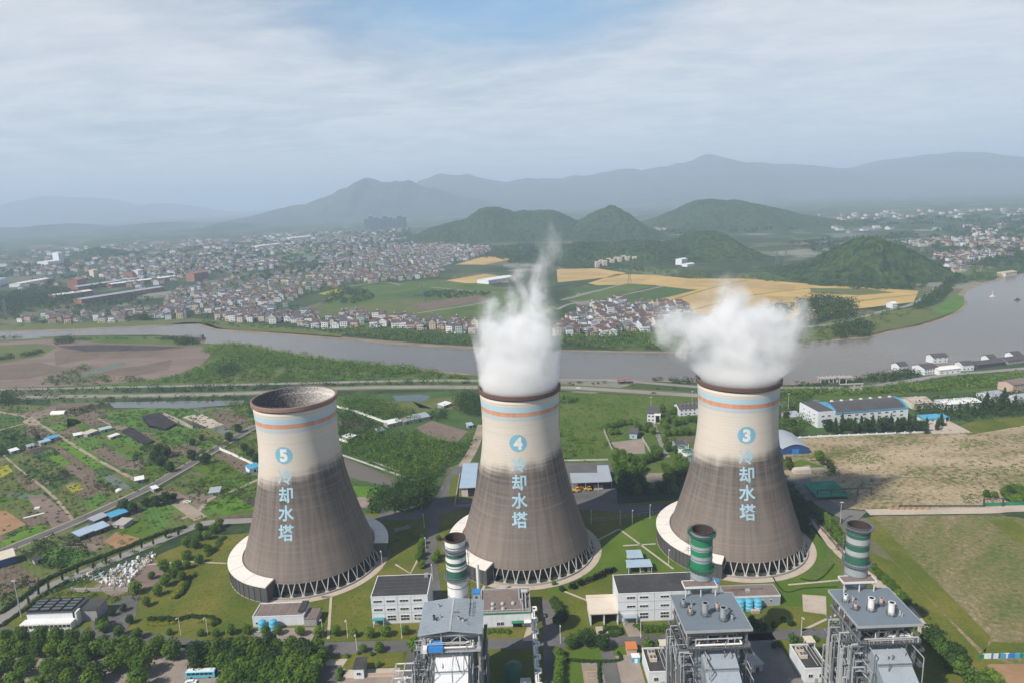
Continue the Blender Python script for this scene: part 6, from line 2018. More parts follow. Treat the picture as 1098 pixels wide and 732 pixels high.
for k in range(5):
    x, y = A[0]+(B[0]-A[0])*k/4, A[1]+(B[1]-A[1])*k/4
    part('post', MB().box(x-.25, x+.25, y-.25, y+.25, 0, 5, dark_metal), t)
part('beam', MB().tube((A[0], A[1], 5.2), (B[0], B[1], 5.2), .45, dark_metal, 8).tube((A[0], A[1]+1, 5.0), (B[0], B[1]+1, 5.0), .3, brown_roof, 8), t)
t = thing('barrier_gate', 'dark framed gate with green netting at the edge of the sandy lot', 'gate', (*ground(1054, 542), 0))
A, B = ground(1054.5, 543), ground(1075, 542.5)
for x, y in (A, B):
    part('post', MB().box(x-.35, x+.35, y-.35, y+.35, 0, 5.2, dark_metal), t)
part('beam', MB().tube((A[0], A[1], 5.0), (B[0], B[1], 5.0), .3, dark_metal, 6), t)
part('netting', MB().poly([(A[0], A[1]+.5, 0), (B[0]+14, B[1]+.5, 0), (B[0]+14, B[1]+.5, 2.2), (A[0], A[1]+.5, 2.2)], green_net), t)
A, B = ground(963, 543), ground(1054, 543)
mb = MB().tube((A[0], A[1], .9), (B[0], B[1], .9), .4, dark_metal, 6)
for k in range(18):
    x, y = A[0]+(B[0]-A[0])*k/17, A[1]+(B[1]-A[1])*k/17
    mb.box(x-.2, x+.2, y-.2, y+.2, 0, 1.3, concrete)
single('pipeline', mb, (*A, 0), 'low dark pipeline on blocks along the bottom of the sandy lot', 'pipeline')
for k in range(7):
    x, y = ground(955+6.5*k, 545.0)
    labs = ['end', 'second', 'third', 'fourth', 'fifth', 'sixth', 'last']
    single('sand_heap', MB().lathe([(1.9, .03), (1.3, .7), (.5, 1.2), (.02, 1.35)], soil_orange, 9, x, y), (x, y, 0), '%s small orange sand heap of the line beside the pipeline, counted from the chimney' % labs[k], 'sand heap', 'orange sand heaps along the pipeline', True)
single('material_pile', MB().box(0, 11, 0, 5.5, .03, 2.6, cream_roof, at=ground(852, 508)).box(13, 22, 1, 6, .03, 1.6, concrete_warm, at=ground(852, 508)), (*ground(852, 508), 0), 'pale stacked sheets beside the green shade net', 'material pile')

# green domed water tanks among the trees
for i, (px, py, r_, lab) in enumerate(((731, 486, 3.0, 'smallest green domed water tank, nearest the trees'), (737, 490, 4.0, 'middle green domed water tank among white pipes'), (742, 497, 4.2, 'green domed water tank closest to the right tower'))):
    x, y = ground(px, py)
    t = thing('settling_tank', lab, 'water tank', (x, y, 0), 'green domed tanks')
    local(t, 'wall', MB().lathe([(r_, 0), (r_, 4.2), (r_+.3, 4.2), (r_+.3, 4.5), (r_, 4.5)], white, 20))
    local(t, 'dome', MB().lathe([(r_-.1, 4.45), (r_*.8, 5.2), (r_*.4, 5.7), (.02, 5.9)], green_dark, 20))
    mb = MB()
    for k in range(10):
        a = 2*pi*k/10
        mb.tube((r_*cos(a)*1.02, r_*sin(a)*1.02, 4.5), (r_*cos(a)*1.02, r_*sin(a)*1.02, 5.6), .08, white, 4)
        mb.tube((r_*cos(a), r_*sin(a), 5.6), (r_*cos(a+.63), r_*sin(a+.63), 5.6), .08, white, 4)
    mb.path([(r_, 0, 2), (r_+2.5, 0, 2), (r_+2.5, 3, 2), (r_+2.5, 3, 6)], .2, white, 6)
    mb.build('railing', t)
single('clarifier_block', MB().box(0, 9, 0, 12, 0, 4, greywall, at=ground(725, 484)).box(.5, 8.5, .5, 11.5, 4, 4.4, dark_metal, at=ground(725, 484)), (*ground(725, 484), 0), 'dark topped concrete block behind the green domed tanks', 'concrete block')

# riverside houses on the right
house('house', 'large white riverside house with dark ridged roof left of the white hall', ground(991, 402), ground(1005, 400.2), 15, 6.5, white_wall, tile_dark, nwin=5)
house('house', 'white riverside hall joined below the large white house', ground(1007, 402), ground(1030, 399.5), 12, 4.8, white, white, nwin=4, ridge=1.5)
house('house', 'white riverside house with dark roof right of the white hall', ground(1032, 397.5), ground(1044, 396.7), 11, 6, white_wall, tile_dark, nwin=3)
house('house', 'small white house behind the riverside hall close to the water', ground(1000, 389.5), ground(1016, 388.3), 10, 6.5, white_wall, tile_dark, nwin=3)
house('house', 'long dark roofed shed along the river road', ground(1048, 395), ground(1078, 391.5), 12, 3.6, dark_metal, tile_dark, nwin=0)
house('house', 'dark roofed row beyond the long shed on the river road', ground(1080, 391), ground(1106, 387.5), 12, 3.8, greywall, tile_dark, nwin=4)
house('house', 'white fronted house among the riverside row at the frame edge', ground(1086, 386), ground(1095, 384.8), 9, 5.5, white_wall, tile_dark, nwin=3)
house('house', 'white house with dark roof showing above the long riverside shed', ground(1060, 389.5), ground(1068, 388.6), 9, 5.5, white_wall, tile_dark, nwin=3)
house('house', 'small white house alone among trees beside the river', ground(964, 398.5), ground(973, 397.3), 10, 6, white_wall, tile_dark, nwin=2)
house('house', 'long white low building behind the dark conifers', ground(1014, 440), ground(1052, 437), 14, 5, white_wall, white, nwin=6, ridge=1.2)
house('house', 'pale tan roofed building right of the white factory', ground(980, 439), ground(1000, 437), 18, 5, cream, concrete_warm, nwin=3, ridge=2.2)
house('house', 'pale grey roofed house behind the dark conifers', ground(1062, 432), ground(1078, 430), 14, 5.5, white_wall, pale_blue_grey, nwin=3)
house('house', 'pinkish house at the right edge behind the conifers', ground(1086, 421), ground(1104, 418), 14, 7, pinkish, brown_roof, nwin=3)
house('house', 'low white house at the right edge beside the conifers', ground(1092, 434), ground(1110, 432), 12, 5, white_wall, pale_blue_grey, nwin=3)
house('house', 'grey roofed cottage left of the white factory', ground(848, 452), ground(858, 451), 14, 4, greywall, pale_blue_grey, nwin=2)
# old jetty on pillars
for px, py, w, lab in ((880, 410, 17, 'ruined white pillared jetty standing in the river shallows'), (900, 411, 9, 'small concrete landing beside the ruined jetty')):
    x, y = ground(px, py)
    t = thing('jetty', lab, 'jetty', (x, y, 0))
    n = 7 if w > 10 else 3
    for k in range(n):
        for yy in (0, 6):
            local(t, 'pile', MB().box(k*w/(n-1)*1.4-.35, k*w/(n-1)*1.4+.35, yy-.35, yy+.35, 0, 5.2, pillar))
    local(t, 'deck', MB().box(-.8, w*1.4+.8, -.8, 6.8, 5.2 if w < 10 else 3.6, 5.7 if w < 10 else 4.1, concrete))
t = thing('stair_bridge', 'pale footbridge with two posts crossing the river road', 'footbridge', (*ground(917, 419), 0))
for x in (-1.5, 5.5):
    local(t, 'pier', MB().box(x-.6, x+.6, -1, 1, 0, 6.5, pillar))
local(t, 'deck', MB().box(-14, 7, -1.2, 1.2, 6.5, 7.1, concrete))
single('pavilion', MB().box(0, 7, 0, 5, .5, 1.0, concrete_dark, at=ground(663, 411.5)).box(.4, .8, .4, .8, 1, 4, brick, at=ground(663, 411.5)).box(6.2, 6.6, .4, .8, 1, 4, brick, at=ground(663, 411.5)).box(.4, .8, 4.2, 4.6, 1, 4, brick, at=ground(663, 411.5)).box(6.2, 6.6, 4.2, 4.6, 1, 4, brick, at=ground(663, 411.5)).box(-1, 12, -1, 6, 4, 4.8, brick, at=ground(663, 411.5)), (*ground(663, 411.5), 0), 'red brown pavilion on the river path above the meadow', 'pavilion')
t = thing('barge', 'dark moored barge near the scrubby near bank on the left', 'boat', (*ground(209, 363.5), 0))
t.rotation_euler = (0, 0, -.25)
local(t, 'hull', MB().prism([(-17, -3), (14, -3), (18, 0), (14, 3), (-17, 3)], .1, 2.4, dark_metal))
local(t, 'cabin', MB().box(9, 14, -2.2, 2.2, 2.4, 6.4, brown_roof))
local(t, 'crane', MB().tube((-6, 0, 2.4), (-6, 0, 6), .4, dark_metal, 6).tube((-6, 0, 6), (6, 0, 5), .3, dark_metal, 6))
for px, py, lab in ((1064, 318.5, 'small white boat out on the wide river bend'), (1091, 322, 'small dark boat near the right edge of the river')):
    x, y = ground(px, py)
    t = thing('boat', lab, 'boat', (x, y, 0))
    mm = white_wall if 'factory' in lab else white if 'white' in lab else dark_metal
    local(t, 'hull', MB().prism([(-4, -1.3), (2.6, -1.3), (5, 0), (2.6, 1.3), (-4, 1.3)], .1, 1.2, mm))
    local(t, 'mast', MB().box(-1.6, 1.2, -1, 1, 1.2, 3.0, mm).tube((0, 0, 3), (0, 0, 9 if mm == white else 4), .25, mm, 6))

# ------------------------------------------------------------------ trees
nrs = np.random.RandomState(11)


def leaf_cloud(centres, radii, n_each, size, rs, shell=0.72, flat=0.35):
    """leaf-sized quads spread through a set of ellipsoid clumps; returns verts, faces"""
    C = np.repeat(centres, n_each, axis=0)
    Rr = np.repeat(radii, n_each, axis=0)
    m = len(C)
    d = rs.normal(size=(m, 3))
    d /= np.linalg.norm(d, axis=1)[:, None]
    rad = shell + (1.08-shell)*rs.rand(m)**0.7
    rad *= np.where(rs.rand(m) < 0.15, rs.rand(m), 1)
    P = C + d*Rr*rad[:, None]
    nrm = d*1.1 + rs.normal(size=(m, 3))*0.45 + np.array([0, 0, flat])
    nrm /= np.linalg.norm(nrm, axis=1)[:, None]
    a = np.cross(nrm, rs.normal(size=(m, 3)))
    a /= np.linalg.norm(a, axis=1)[:, None]+1e-9
    b = np.cross(nrm, a)
    s = size*(0.6+0.8*rs.rand(m))[:, None]
    w = 0.55+0.45*rs.rand(m)[:, None]
    V = np.stack([P-a*s*.5, P-b*s*.5*w, P+a*s*.5, P+b*s*.5*w], 1).reshape(-1, 3)
    return V, np.arange(m*4).reshape(m, 4)


def crown_obj(name, H, rx, rz, zc, n_lobes, n_leaf, size, mat, rs, cone=0.0):
    cs, rr = [], []
    for i in range(n_lobes):
        a = rs.rand()*2*pi
        u = rs.rand()*2-1
        q = math.sqrt(max(0, 1-u*u))*0.56*(0.6+0.4*rs.rand())
        k = 1-cone*(u+1)/2
        cs.append((q*cos(a)*rx*k, q*sin(a)*rx*k, zc+u*rz*0.66))
        l = (0.34+0.16*rs.rand())
        rr.append((rx*l*max(k, .3)*1.15, rx*l*max(k, .3)*1.15, rz*l*(1.0+cone*.4)))
    cs.append((0, 0, zc))
    rr.append((rx*.8*(1-cone*.5), rx*.8*(1-cone*.5), rz*.84))
    k_ = 4 if cone == 0 else 1
    V, Fq = leaf_cloud(np.array(cs+cs[-1:]*k_), np.array(rr+rr[-1:]*k_), n_leaf//(n_lobes+1+k_), size, rs)
    V[:, 2] = np.maximum(V[:, 2], 0.15)
    return np_mesh(name, V, Fq, [mat])


def make_tree(kind, seed):
    rs = np.random.RandomState(seed)
    H, rx, rz, zc, nl, nf, sz, mat, cone, tr = {
        'round': (8.2, 3.95, 3.5, 4.6, 15, 1050, .85, leaf_mid, 0, .2),
        'bright': (7.8, 3.9, 3.4, 4.4, 15, 1050, .85, leaf_bright, 0, .2),
        'dark': (8.6, 4.5, 3.9, 4.9, 16, 900, .95, leaf_dark, 0, .25),
        'olive': (7.2, 3.7, 3.1, 4.2, 13, 760, .82, leaf_olive, 0, .2),
        'column': (7.6, 1.25, 3.4, 4.1, 9, 330, .6, leaf_dark, .25, .12),
        'conifer': (11.5, 3.3, 5.6, 6.0, 16, 720, .85, leaf_dark, .72, .22),
        'shrub': (2.2, 1.5, 1.1, 1.2, 7, 200, .5, leaf_mid, 0, .07),
    }[kind]
    t = bpy.data.objects.new('shrub' if kind == 'shrub' else 'tree', None)
    COL.objects.link(t)
    c = crown_obj('crown', H, rx, rz, zc, nl, nf, sz, mat, rs, cone)
    c.parent = t
    k = MB().tube((0, 0, 0), (rx*.03, 0, zc*.55), tr, bark, 7, tr*.75)
    k.tube((rx*.03, 0, zc*.55), (0, rx*.05, zc+rz*.3), tr*.75, bark, 6, tr*.25)
    for i in range(4):
        a = rs.rand()*6.28
        z0 = zc*(.5+.12*i)
        k.tube((rx*.02, 0, z0), (rx*.5*cos(a), rx*.5*sin(a), z0+rz*.35), tr*.45, bark, 5, tr*.15)
    k.build('trunk', t)
    return t, zc


KINDS = {}
for kd, n in (('round', 4), ('bright', 3), ('dark', 3), ('olive', 2), ('column', 2), ('conifer', 3), ('shrub', 2)):
    KINDS[kd] = [make_tree(kd, 100+len(KINDS)*10+i) for i in range(n)]
used = set()
ORD = 'first second third fourth fifth sixth seventh eighth ninth tenth eleventh twelfth thirteenth fourteenth fifteenth sixteenth seventeenth eighteenth nineteenth twentieth'.split()
ORD += ['twenty-'+w for w in ORD[:9]]+['thirtieth']+['thirty-'+w for w in ORD[:9]]
tree_spots = []


def plant(kind, px, py, size=1.0, label=None, group=None, cat='tree'):
    """px, py: where the middle of the crown stands in the photograph"""
    proto, zc = KINDS[kind][rnd.randrange(len(KINDS[kind]))]
    x, y = ground(px, py, zc*size)
    tree_spots.append((x, y))
    rz = rnd.random()*6.28
    s = size*(0.94+0.12*rnd.random())
    if proto.name not in used:
        used.add(proto.name)
        o = proto
        o.location, o.rotation_euler, o.scale = (x, y, 0), (0, 0, rz), (s, s, s)
    else:
        o = dup(proto, (x, y, 0), rz, sc=(s, s, s*(0.92+0.16*rnd.random())))
    return tag(o, label, cat, group)


def row(kind, pts, where, group, size=1.0, alt=None, cat='tree', kindname=None, end='left'):
    look = kindname or {'round': 'round green tree', 'bright': 'light green round tree', 'dark': 'dark bushy tree', 'olive': 'yellowish green tree', 'column': 'slender dark tree', 'conifer': 'tall dark conifer', 'shrub': 'small rounded shrub'}[kind]
    for i, p in enumerate(pts):
        k = kind if not alt or i % 3 else alt
        s = size*(p[2] if len(p) > 2 else 1)
        plant(k, p[0], p[1], s, '%s %s from the %s, %s' % (ORD[i], look, end, where), group, cat)


def zc_pts(pts, k, ox, oy):
    return [(ox+p[0]/k, oy+p[1]/k, *p[2:]) for p in pts]


L1 = lambda pts: zc_pts(pts, 3.453, 0, 520)
row('round', L1([(15, 555), (75, 552), (145, 548), (205, 552), (268, 548, .9), (322, 560, .9), (380, 520, .8), (378, 572, .8), (440, 535, .7), (460, 575, .8), (505, 545, .7)]), 'top row of the car park grove', 'car park grove', 1.0, 'bright')
row('round', L1([(20, 600), (78, 598), (135, 596), (193, 600), (250, 592), (305, 612), (360, 598), (410, 592), (455, 602), (503, 592), (560, 600), (632, 602, 1.1)]), 'middle row of the car park grove', 'car park grove', 1.05, 'bright')
row('round', L1([(22, 645, 1.1), (92, 668), (178, 672, .9), (240, 652), (300, 650, .9), (350, 688, 1.2), (418, 652, 1.15), (470, 640), (522, 660, 1.2)]), 'third row of the car park grove', 'car park grove', 1.05, 'bright')
row('bright', L1([(-20, 700), (55, 720, 1.1), (130, 735, .9), (195, 690, 1.25), (250, 700), (335, 715, 1.15), (510, 712, 1.3), (585, 575, .8)]), 'lower row of the car park grove', 'car park grove', 1.05, 'round')
Z2 = lambda pts: zc_pts(pts, 3.4545, 200, 520)
row('round', Z2([(28, 612), (70, 600, .9), (118, 598), (160, 595, .9), (200, 592), (248, 588), (300, 580), (330, 600, .9), (388, 590, .9), (430, 600), (480, 592, .9)]), 'top row of the blue bus grove', 'grove beside the bus', 1.05, 'dark')
row('round', Z2([(40, 645), (92, 640), (140, 645), (185, 640), (230, 632), (275, 625), (320, 640), (365, 628), (408, 632), (455, 625), (502, 622, .9)]), 'second row of the blue bus grove', 'grove beside the bus', 1.05, 'dark')
row('bright', Z2([(165, 690), (205, 672), (255, 668), (305, 672), (350, 665), (395, 668), (440, 660), (478, 655)]), 'third row of the blue bus grove', 'grove beside the bus', 1.05, 'round')
row('round', Z2([(140, 732), (190, 722), (235, 712), (285, 705), (330, 708), (375, 702), (420, 700), (462, 690)]), 'fourth row of the blue bus grove', 'grove beside the bus', 1.05, 'bright')
row('round', Z2([(230, 755), (280, 745), (330, 748), (380, 740), (425, 738), (460, 728)]), 'lowest row of the blue bus grove', 'grove beside the bus', 1.05, 'bright')
row('bright', [(181, 676.5, .6), (215, 677, .7), (231, 677, .7), (246.5, 674, .9), (265, 673.5, .9), (283.5, 674, .8), (298, 675, .8), (321.5, 675.5, .85), (341.5, 676, .95), (360, 675.5, .9), (379.5, 677.5, .75), (396, 677, .95), (413.8, 676, .9), (434, 674.5, .85)], 'roadside row between towers and groves', 'roadside row', .72)
row('bright', [(389, 694, .7), (406, 692.5, .9), (445, 690, 1.3), (372, 702, .4), (384, 699, .35), (398, 700, .4), (405, 711, .5), (364.5, 719, .5), (363, 726, .5)], 'bed opposite the roadside row', 'bed across the road', .75, kindname='small rounded tree')
row('round', L1([(812, 138), (790, 155), (735, 148, .9), (765, 180), (733, 182), (718, 212), (690, 208, 1.1), (768, 232, .9), (735, 268, .9), (690, 255), (655, 290), (690, 290, .8), (605, 295, 1.1), (640, 318), (672, 335, .8), (610, 350, 1.05), (582, 388, .85), (540, 428, .8), (500, 372, 1.2), (560, 330, .7)]), 'double row beside the curved lawn', 'double row by the inner road', .78, 'bright', end='top')
row('column', L1([(105, 425), (142, 390), (180, 368), (230, 335), (285, 312), (345, 293), (391, 275), (445, 255), (522, 218), (565, 205), (614, 180), (660, 170)]), 'slender tree file along the inner road', 'slender trees along the inner road', .75)
row('dark', L1([(480, 495, .6), (375, 512, .9), (455, 450, .6), (415, 470, .5), (385, 500, .6), (160, 490, .5)]), 'trees round the slatted roof office', 'trees round the office', .8)
row('dark', L1([(458, 70, 1.25), (490, 78, 1.0), (540, 60, .9), (575, 55, 1.0), (612, 45, 1.1), (640, 40, .8)]), 'dark clump below the farm road', 'dark clump on the farm road', .85)
row('dark', [(40, 467.5, .7), (13, 469, .6), (170, 481, 1.1), (178, 484, 1.1), (165, 488, 1.1), (172, 493, 1.0), (205, 487, 1.0), (220, 490, 1.2), (182, 500, .9), (206, 473, .8), (216, 468, .7), (255, 458, 1.0), (245, 467, 1.0), (268, 484, 1.0), (262, 478, .9), (275, 490, 1.0)], 'scattered trees of the allotments', 'allotment trees', .9)
A4 = lambda pts: zc_pts(pts, 3.8136, 540, 540)
row('dark', A4([(275, 555, 1.0), (345, 545, 1.0), (405, 560, 1.0), (310, 535, .8)]), 'clump at the corner of the plant road', 'corner clump', .85, 'round')
row('bright', A4([(225, 605), (232, 632), (228, 660), (226, 690), (224, 718)]), 'hedge-like file by the vertical road', 'file beside the lower lawn', .62, end='top')
row('round', A4([(208, 395, .8), (215, 412), (228, 432), (238, 455, 1.1), (215, 470, .8), (205, 320, .5), (238, 345, .5)]), 'small clump left of the carport annex', 'clump by the carport', .65, 'dark')
row('shrub', A4([(415, 505), (440, 520), (470, 522), (560, 505), (580, 512), (605, 512), (630, 510), (655, 512), (680, 508), (520, 580), (595, 568, 2), (640, 572, 1.8), (680, 575, 1.7)]), 'beds before the black roofed workshop', 'shrubs before the workshop', 1.1, cat='shrub')
row('dark', zc_pts([(500, 490, .9), (530, 500, .8), (480, 470, .7), (570, 490, .6), (610, 470, .5), (640, 480, .7), (410, 615, .9), (420, 650, .8), (570, 575, .5)], 3.8136, 680, 540), 'shrubbery around the three blue tanks', 'shrubbery by the blue tanks', .6)
row('shrub', zc_pts([(650, 545, 1.5), (690, 555, 1.2), (590, 570, 1), (740, 550, 1)], 3.8136, 680, 540), 'bed along the road right of the tanks', 'shrubs right of the tanks', 1.1, cat='shrub')
A6 = lambda pts: zc_pts(pts, 3.4535, 840, 520)
row('bright', A6([(135, 95, .8), (152, 112), (170, 128, .9), (178, 150, 1.1), (196, 162), (205, 185, 1.1), (218, 205)]), 'bright file between right tower and field', 'bright file by the right tower', .78, end='top')
row('dark', A6([(28, 30), (45, 48), (62, 62, 1.1), (82, 78), (100, 92), (60, 100), (85, 120, 1.1), (75, 150), (95, 160, .8)]), 'dark file in the shade of the right tower', 'dark file by the right tower', .75, end='top')  # dark leaf colour also stands in for the tower's cast shadow
row('round', A6([(550, 558, 1.2), (585, 580, 1.2), (605, 610, 1.1), (640, 622, 1.1), (655, 655, 1.2), (700, 712, 1.1), (625, 650, 1.0), (740, 725, 1.0)]), 'big clump between right boiler and field', 'clump beside the playing field', .95, 'dark', end='top')
row('shrub', A6([(340, 292), (352, 308), (368, 322), (385, 335), (408, 352), (428, 375), (447, 398), (470, 420), (492, 440), (516, 466), (540, 490), (566, 516), (600, 545), (645, 602), (668, 622)]), 'dotted line on the edge of the playing field', 'dotted shrubs on the field edge', .62, cat='shrub', end='top')
row('round', A6([(335, 300, .9), (350, 318), (362, 335), (378, 350), (395, 362), (412, 378), (428, 395), (445, 412), (460, 430)]), 'green file behind the right boiler', 'file behind the right boiler', .55, 'bright', end='top')
A7 = lambda pts: zc_pts(pts, 5.63, 600, 400)
row('bright', A7([(290, 320), (320, 310), (350, 300), (385, 290), (425, 285), (460, 300), (480, 320), (345, 345), (310, 345), (520, 330)]), 'thicket round the sandy yard', 'trees round the sandy yard', .75, 'round')
row('round', A7([(340, 480), (380, 480), (345, 510), (390, 520, 1.1), (425, 500), (460, 520), (500, 515), (540, 500), (570, 490), (600, 470), (575, 455)]), 'upper row of the wood between the towers', 'wood between middle and right towers', .95, 'bright')
row('round', A7([(335, 560), (350, 590), (375, 560, 1.1), (420, 565), (440, 590, 1.1), (475, 580), (500, 555), (640, 565), (660, 590), (690, 560), (725, 580), (760, 560), (745, 530)]), 'middle row of the wood between the towers', 'wood between middle and right towers', .95, 'bright')
row('dark', A7([(350, 635), (385, 640, 1.1), (420, 630), (455, 655), (490, 640), (520, 690), (480, 700), (430, 690), (390, 690), (560, 690), (600, 680), (640, 670), (670, 640), (700, 625), (735, 620), (680, 690), (645, 620, .8)]), 'lower row of the wood between the towers', 'wood between middle and right towers', .95, 'round')
row('round', A7([(620, 290), (650, 275), (680, 265), (640, 310), (700, 290), (740, 280), (780, 265), (820, 270), (660, 240), (690, 220), (620, 210), (650, 350), (690, 350), (730, 345), (770, 345), (810, 340), (640, 400), (650, 440), (690, 400), (700, 450), (720, 500), (560, 340), (540, 310)]), 'thick belt around the white houses', 'belt around the white houses', .85, 'bright')
row('conifer', zc_pts([(130, 300), (165, 305), (200, 290), (232, 295), (262, 300), (292, 290), (320, 298), (350, 290), (380, 300), (410, 292), (440, 288), (470, 300), (500, 290), (530, 296), (560, 290), (590, 300), (615, 305, .9)], 4.613, 860, 390), 'dense row below the white factory', 'row below the white factory', 1.12, 'dark')
row('conifer', zc_pts([(905, 195), (915, 170, .8), (985, 190), (1000, 165), (1055, 190), (1020, 205, .8), (940, 205, .7), (690, 270, .8), (672, 295, .7), (780, 215, .6), (820, 215, .6), (850, 225, .7), (880, 222, .7), (740, 225, .6), (710, 228, .6), (965, 215, .8)], 4.613, 860, 390), 'group right of the white factory', 'conifers right of the factory', 1.25)
row('olive', [(850, 438, 1), (844, 445, 1.1), (850, 452, 1), (842, 456, .9), (853, 462, .8), (846, 430, .8), (856, 446, .7)], 'yellowish clump between right tower and factory', 'yellowish clump by the right tower', .9)
row('olive', zc_pts([(235, 290, 1.2), (255, 330, .8), (305, 345, 1.1), (320, 385, .8), (30, 320, .9), (45, 360, 1), (25, 345, .8)], 6.1, 840, 440), 'bushes standing on the sandy lot', 'bushes of the sandy lot', .8, 'bright')
row('bright', zc_pts([(780, 385, .8), (850, 390, .8), (930, 370, 1), (970, 350, 1.1), (1020, 345, 1.2), (1060, 350, 1.2), (950, 400, 1), (1000, 420, 1), (1050, 430, 1), (1090, 400, 1.1)], 7.957, 960, 480), 'clump right of the sandy lot', 'clump at the end of the sandy lot', .72, 'round')
row('bright', zc_pts([(345, 470), (355, 500), (340, 530), (350, 570), (330, 600), (350, 640), (450, 480, .8), (440, 580, 1.1), (430, 610)], 5.629, 390, 490), 'road between left and middle towers', 'file between left and middle towers', .6, 'round', end='top')


# hedges: clipped leafy bands
def hedge(label, pxpts, width, h, mat, seed, sz=.55):
    pts = smooth_line(G2(pxpts, h*.6), 5)
    rs = np.random.RandomState(seed)
    cs = []
    for (xa, ya), (xb, yb) in zip(pts, pts[1:]):
        l = hypot(xb-xa, yb-ya)
        n = max(1, int(l/(width*.26)))
        for i in range(n):
            q = (i+rs.rand())/n
            cs.append((xa+(xb-xa)*q+rs.normal()*width*.12, ya+(yb-ya)*q+rs.normal()*width*.12, h*.5))
    cs = np.array(cs)
    rr = np.tile(np.array([width*.45, width*.45, h*.5]), (len(cs), 1))*(0.85+.3*rs.rand(len(cs)))[:, None]
    V, Fq = leaf_cloud(cs, rr, 110, sz, rs)
    V[:, 2] = np.maximum(V[:, 2], .1)
    o_ = np.array([pts[0][0], pts[0][1], 0])
    o = np_mesh('hedge', V-o_, Fq, [mat])
    o.location = o_
    return tag(o, label, 'hedge')


hedge('dark S shaped hedge on the lawn right of the middle tower', A4([(282, 335), (330, 315), (385, 292), (420, 272), (448, 265)]), 4.6, 2.0, leaf_purple, 1)
hedge('yellow green curved hedge on the lawn left of the left tower', L1([(715, 322), (690, 332), (678, 355), (665, 385), (640, 410)]), 3.4, 1.5, leaf_yellow, 2)
hedge('dark edge of the curved hedge left of the left tower', L1([(722, 330), (702, 342), (690, 370), (672, 398), (648, 415)]), 2.0, 1.5, leaf_dark, 12)
hedge('green curved hedge nearest the inner road by the left tower', L1([(830, 190), (812, 205), (800, 230), (770, 258)]), 3.6, 1.7, leaf_mid, 3)
hedge('long dark wavy hedge at the foot of the left lawn', L1([(545, 492), (600, 490), (660, 492), (720, 482), (780, 488), (808, 500), (795, 512)]), 2.6, 1.4, leaf_dark, 4)
hedge('yellow hedge inside the wavy one at the foot of the left lawn', L1([(545, 510), (600, 512), (650, 505)]), 2.0, 1.0, leaf_yellow, 5)
hedge('short yellow hedge at the right end of the wavy hedge', L1([(735, 500), (765, 498), (785, 505)]), 2.6, 1.1, leaf_yellow, 6)
hedge('long dark hedge along the upper side of the inner road', L1([(0, 470), (60, 428), (110, 392), (160, 350), (230, 318), (300, 288), (370, 262), (440, 238), (520, 205), (600, 175), (690, 150)]), 2.6, 2.0, leaf_dark, 7, .6)
hedge('dark hedge along the lower side of the inner road', L1([(0, 520), (60, 478), (115, 440), (150, 408), (250, 352)]), 2.0, 1.3, leaf_dark, 8, .55)
hedge('oval hedge around the bed before the carport', A4([(405, 525), (430, 505), (470, 505), (488, 520), (460, 535), (420, 535)]), 1.6, 1.2, leaf_dark, 9)
hedge('straight hedge along the front of the black roofed workshop', A4([(530, 495), (590, 500), (715, 498)]), 2.0, 1.1, leaf_mid, 10)
hedge('low hedge along the corner of the lower lawn', A4([(262, 632), (330, 640), (470, 638), (470, 605)]), 1.4, 1.0, leaf_dark, 11)
hedge('dark hedge along the game court', A4([(388, 640), (392, 690), (396, 735)]), 1.4, 1.1, leaf_dark, 13)
hedge('dark hedge along the left side of the lit lawn by the right tower', A6([(-60, 300), (0, 390), (80, 380), (200, 375)]), .45, .5, leaf_dark, 14, .3)
hedge('dark curved hedge edging the pond shaped bed by the right tower', A6([(65, 345), (120, 352), (160, 325), (188, 290)]), .6, .6, leaf_dark, 15, .3)
hedge('green hedge in front of the brown roofed hall', zc_pts([(545, 520), (590, 515), (630, 520)], 3.8136, 380, 540), 2.6, 1.3, leaf_mid, 16)


# ------------------------------------------------------------------ vegetation nobody could count
def inside(P, poly):
    x, y = P[:, 0], P[:, 1]
    r = np.zeros(len(P), bool)
    n = len(poly)
    for i in range(n):
        x0, y0 = poly[i]
        x1, y1 = poly[(i+1) % n]
        c = ((y0 > y) != (y1 > y))
        r ^= c & (x < (x1-x0)*(y-y0)/((y1-y0) if y1 != y0 else 1e-9)+x0)
    return r


def scatter(pxpoly, spacing, rs, keep=1.0, world=False):
    poly = pxpoly if world else G2(pxpoly)
    a = np.array(poly)
    lo, hi = a.min(0), a.max(0)
    nx_, ny_ = int((hi[0]-lo[0])/spacing)+1, int((hi[1]-lo[1])/spacing)+1
    gx_, gy_ = np.meshgrid(np.arange(nx_), np.arange(ny_))
    P = np.stack([gx_.ravel(), gy_.ravel()], 1)*spacing + lo + rs.rand(nx_*ny_, 2)*spacing
    P = P[inside(P, poly)]
    return P[rs.rand(len(P)) < keep]


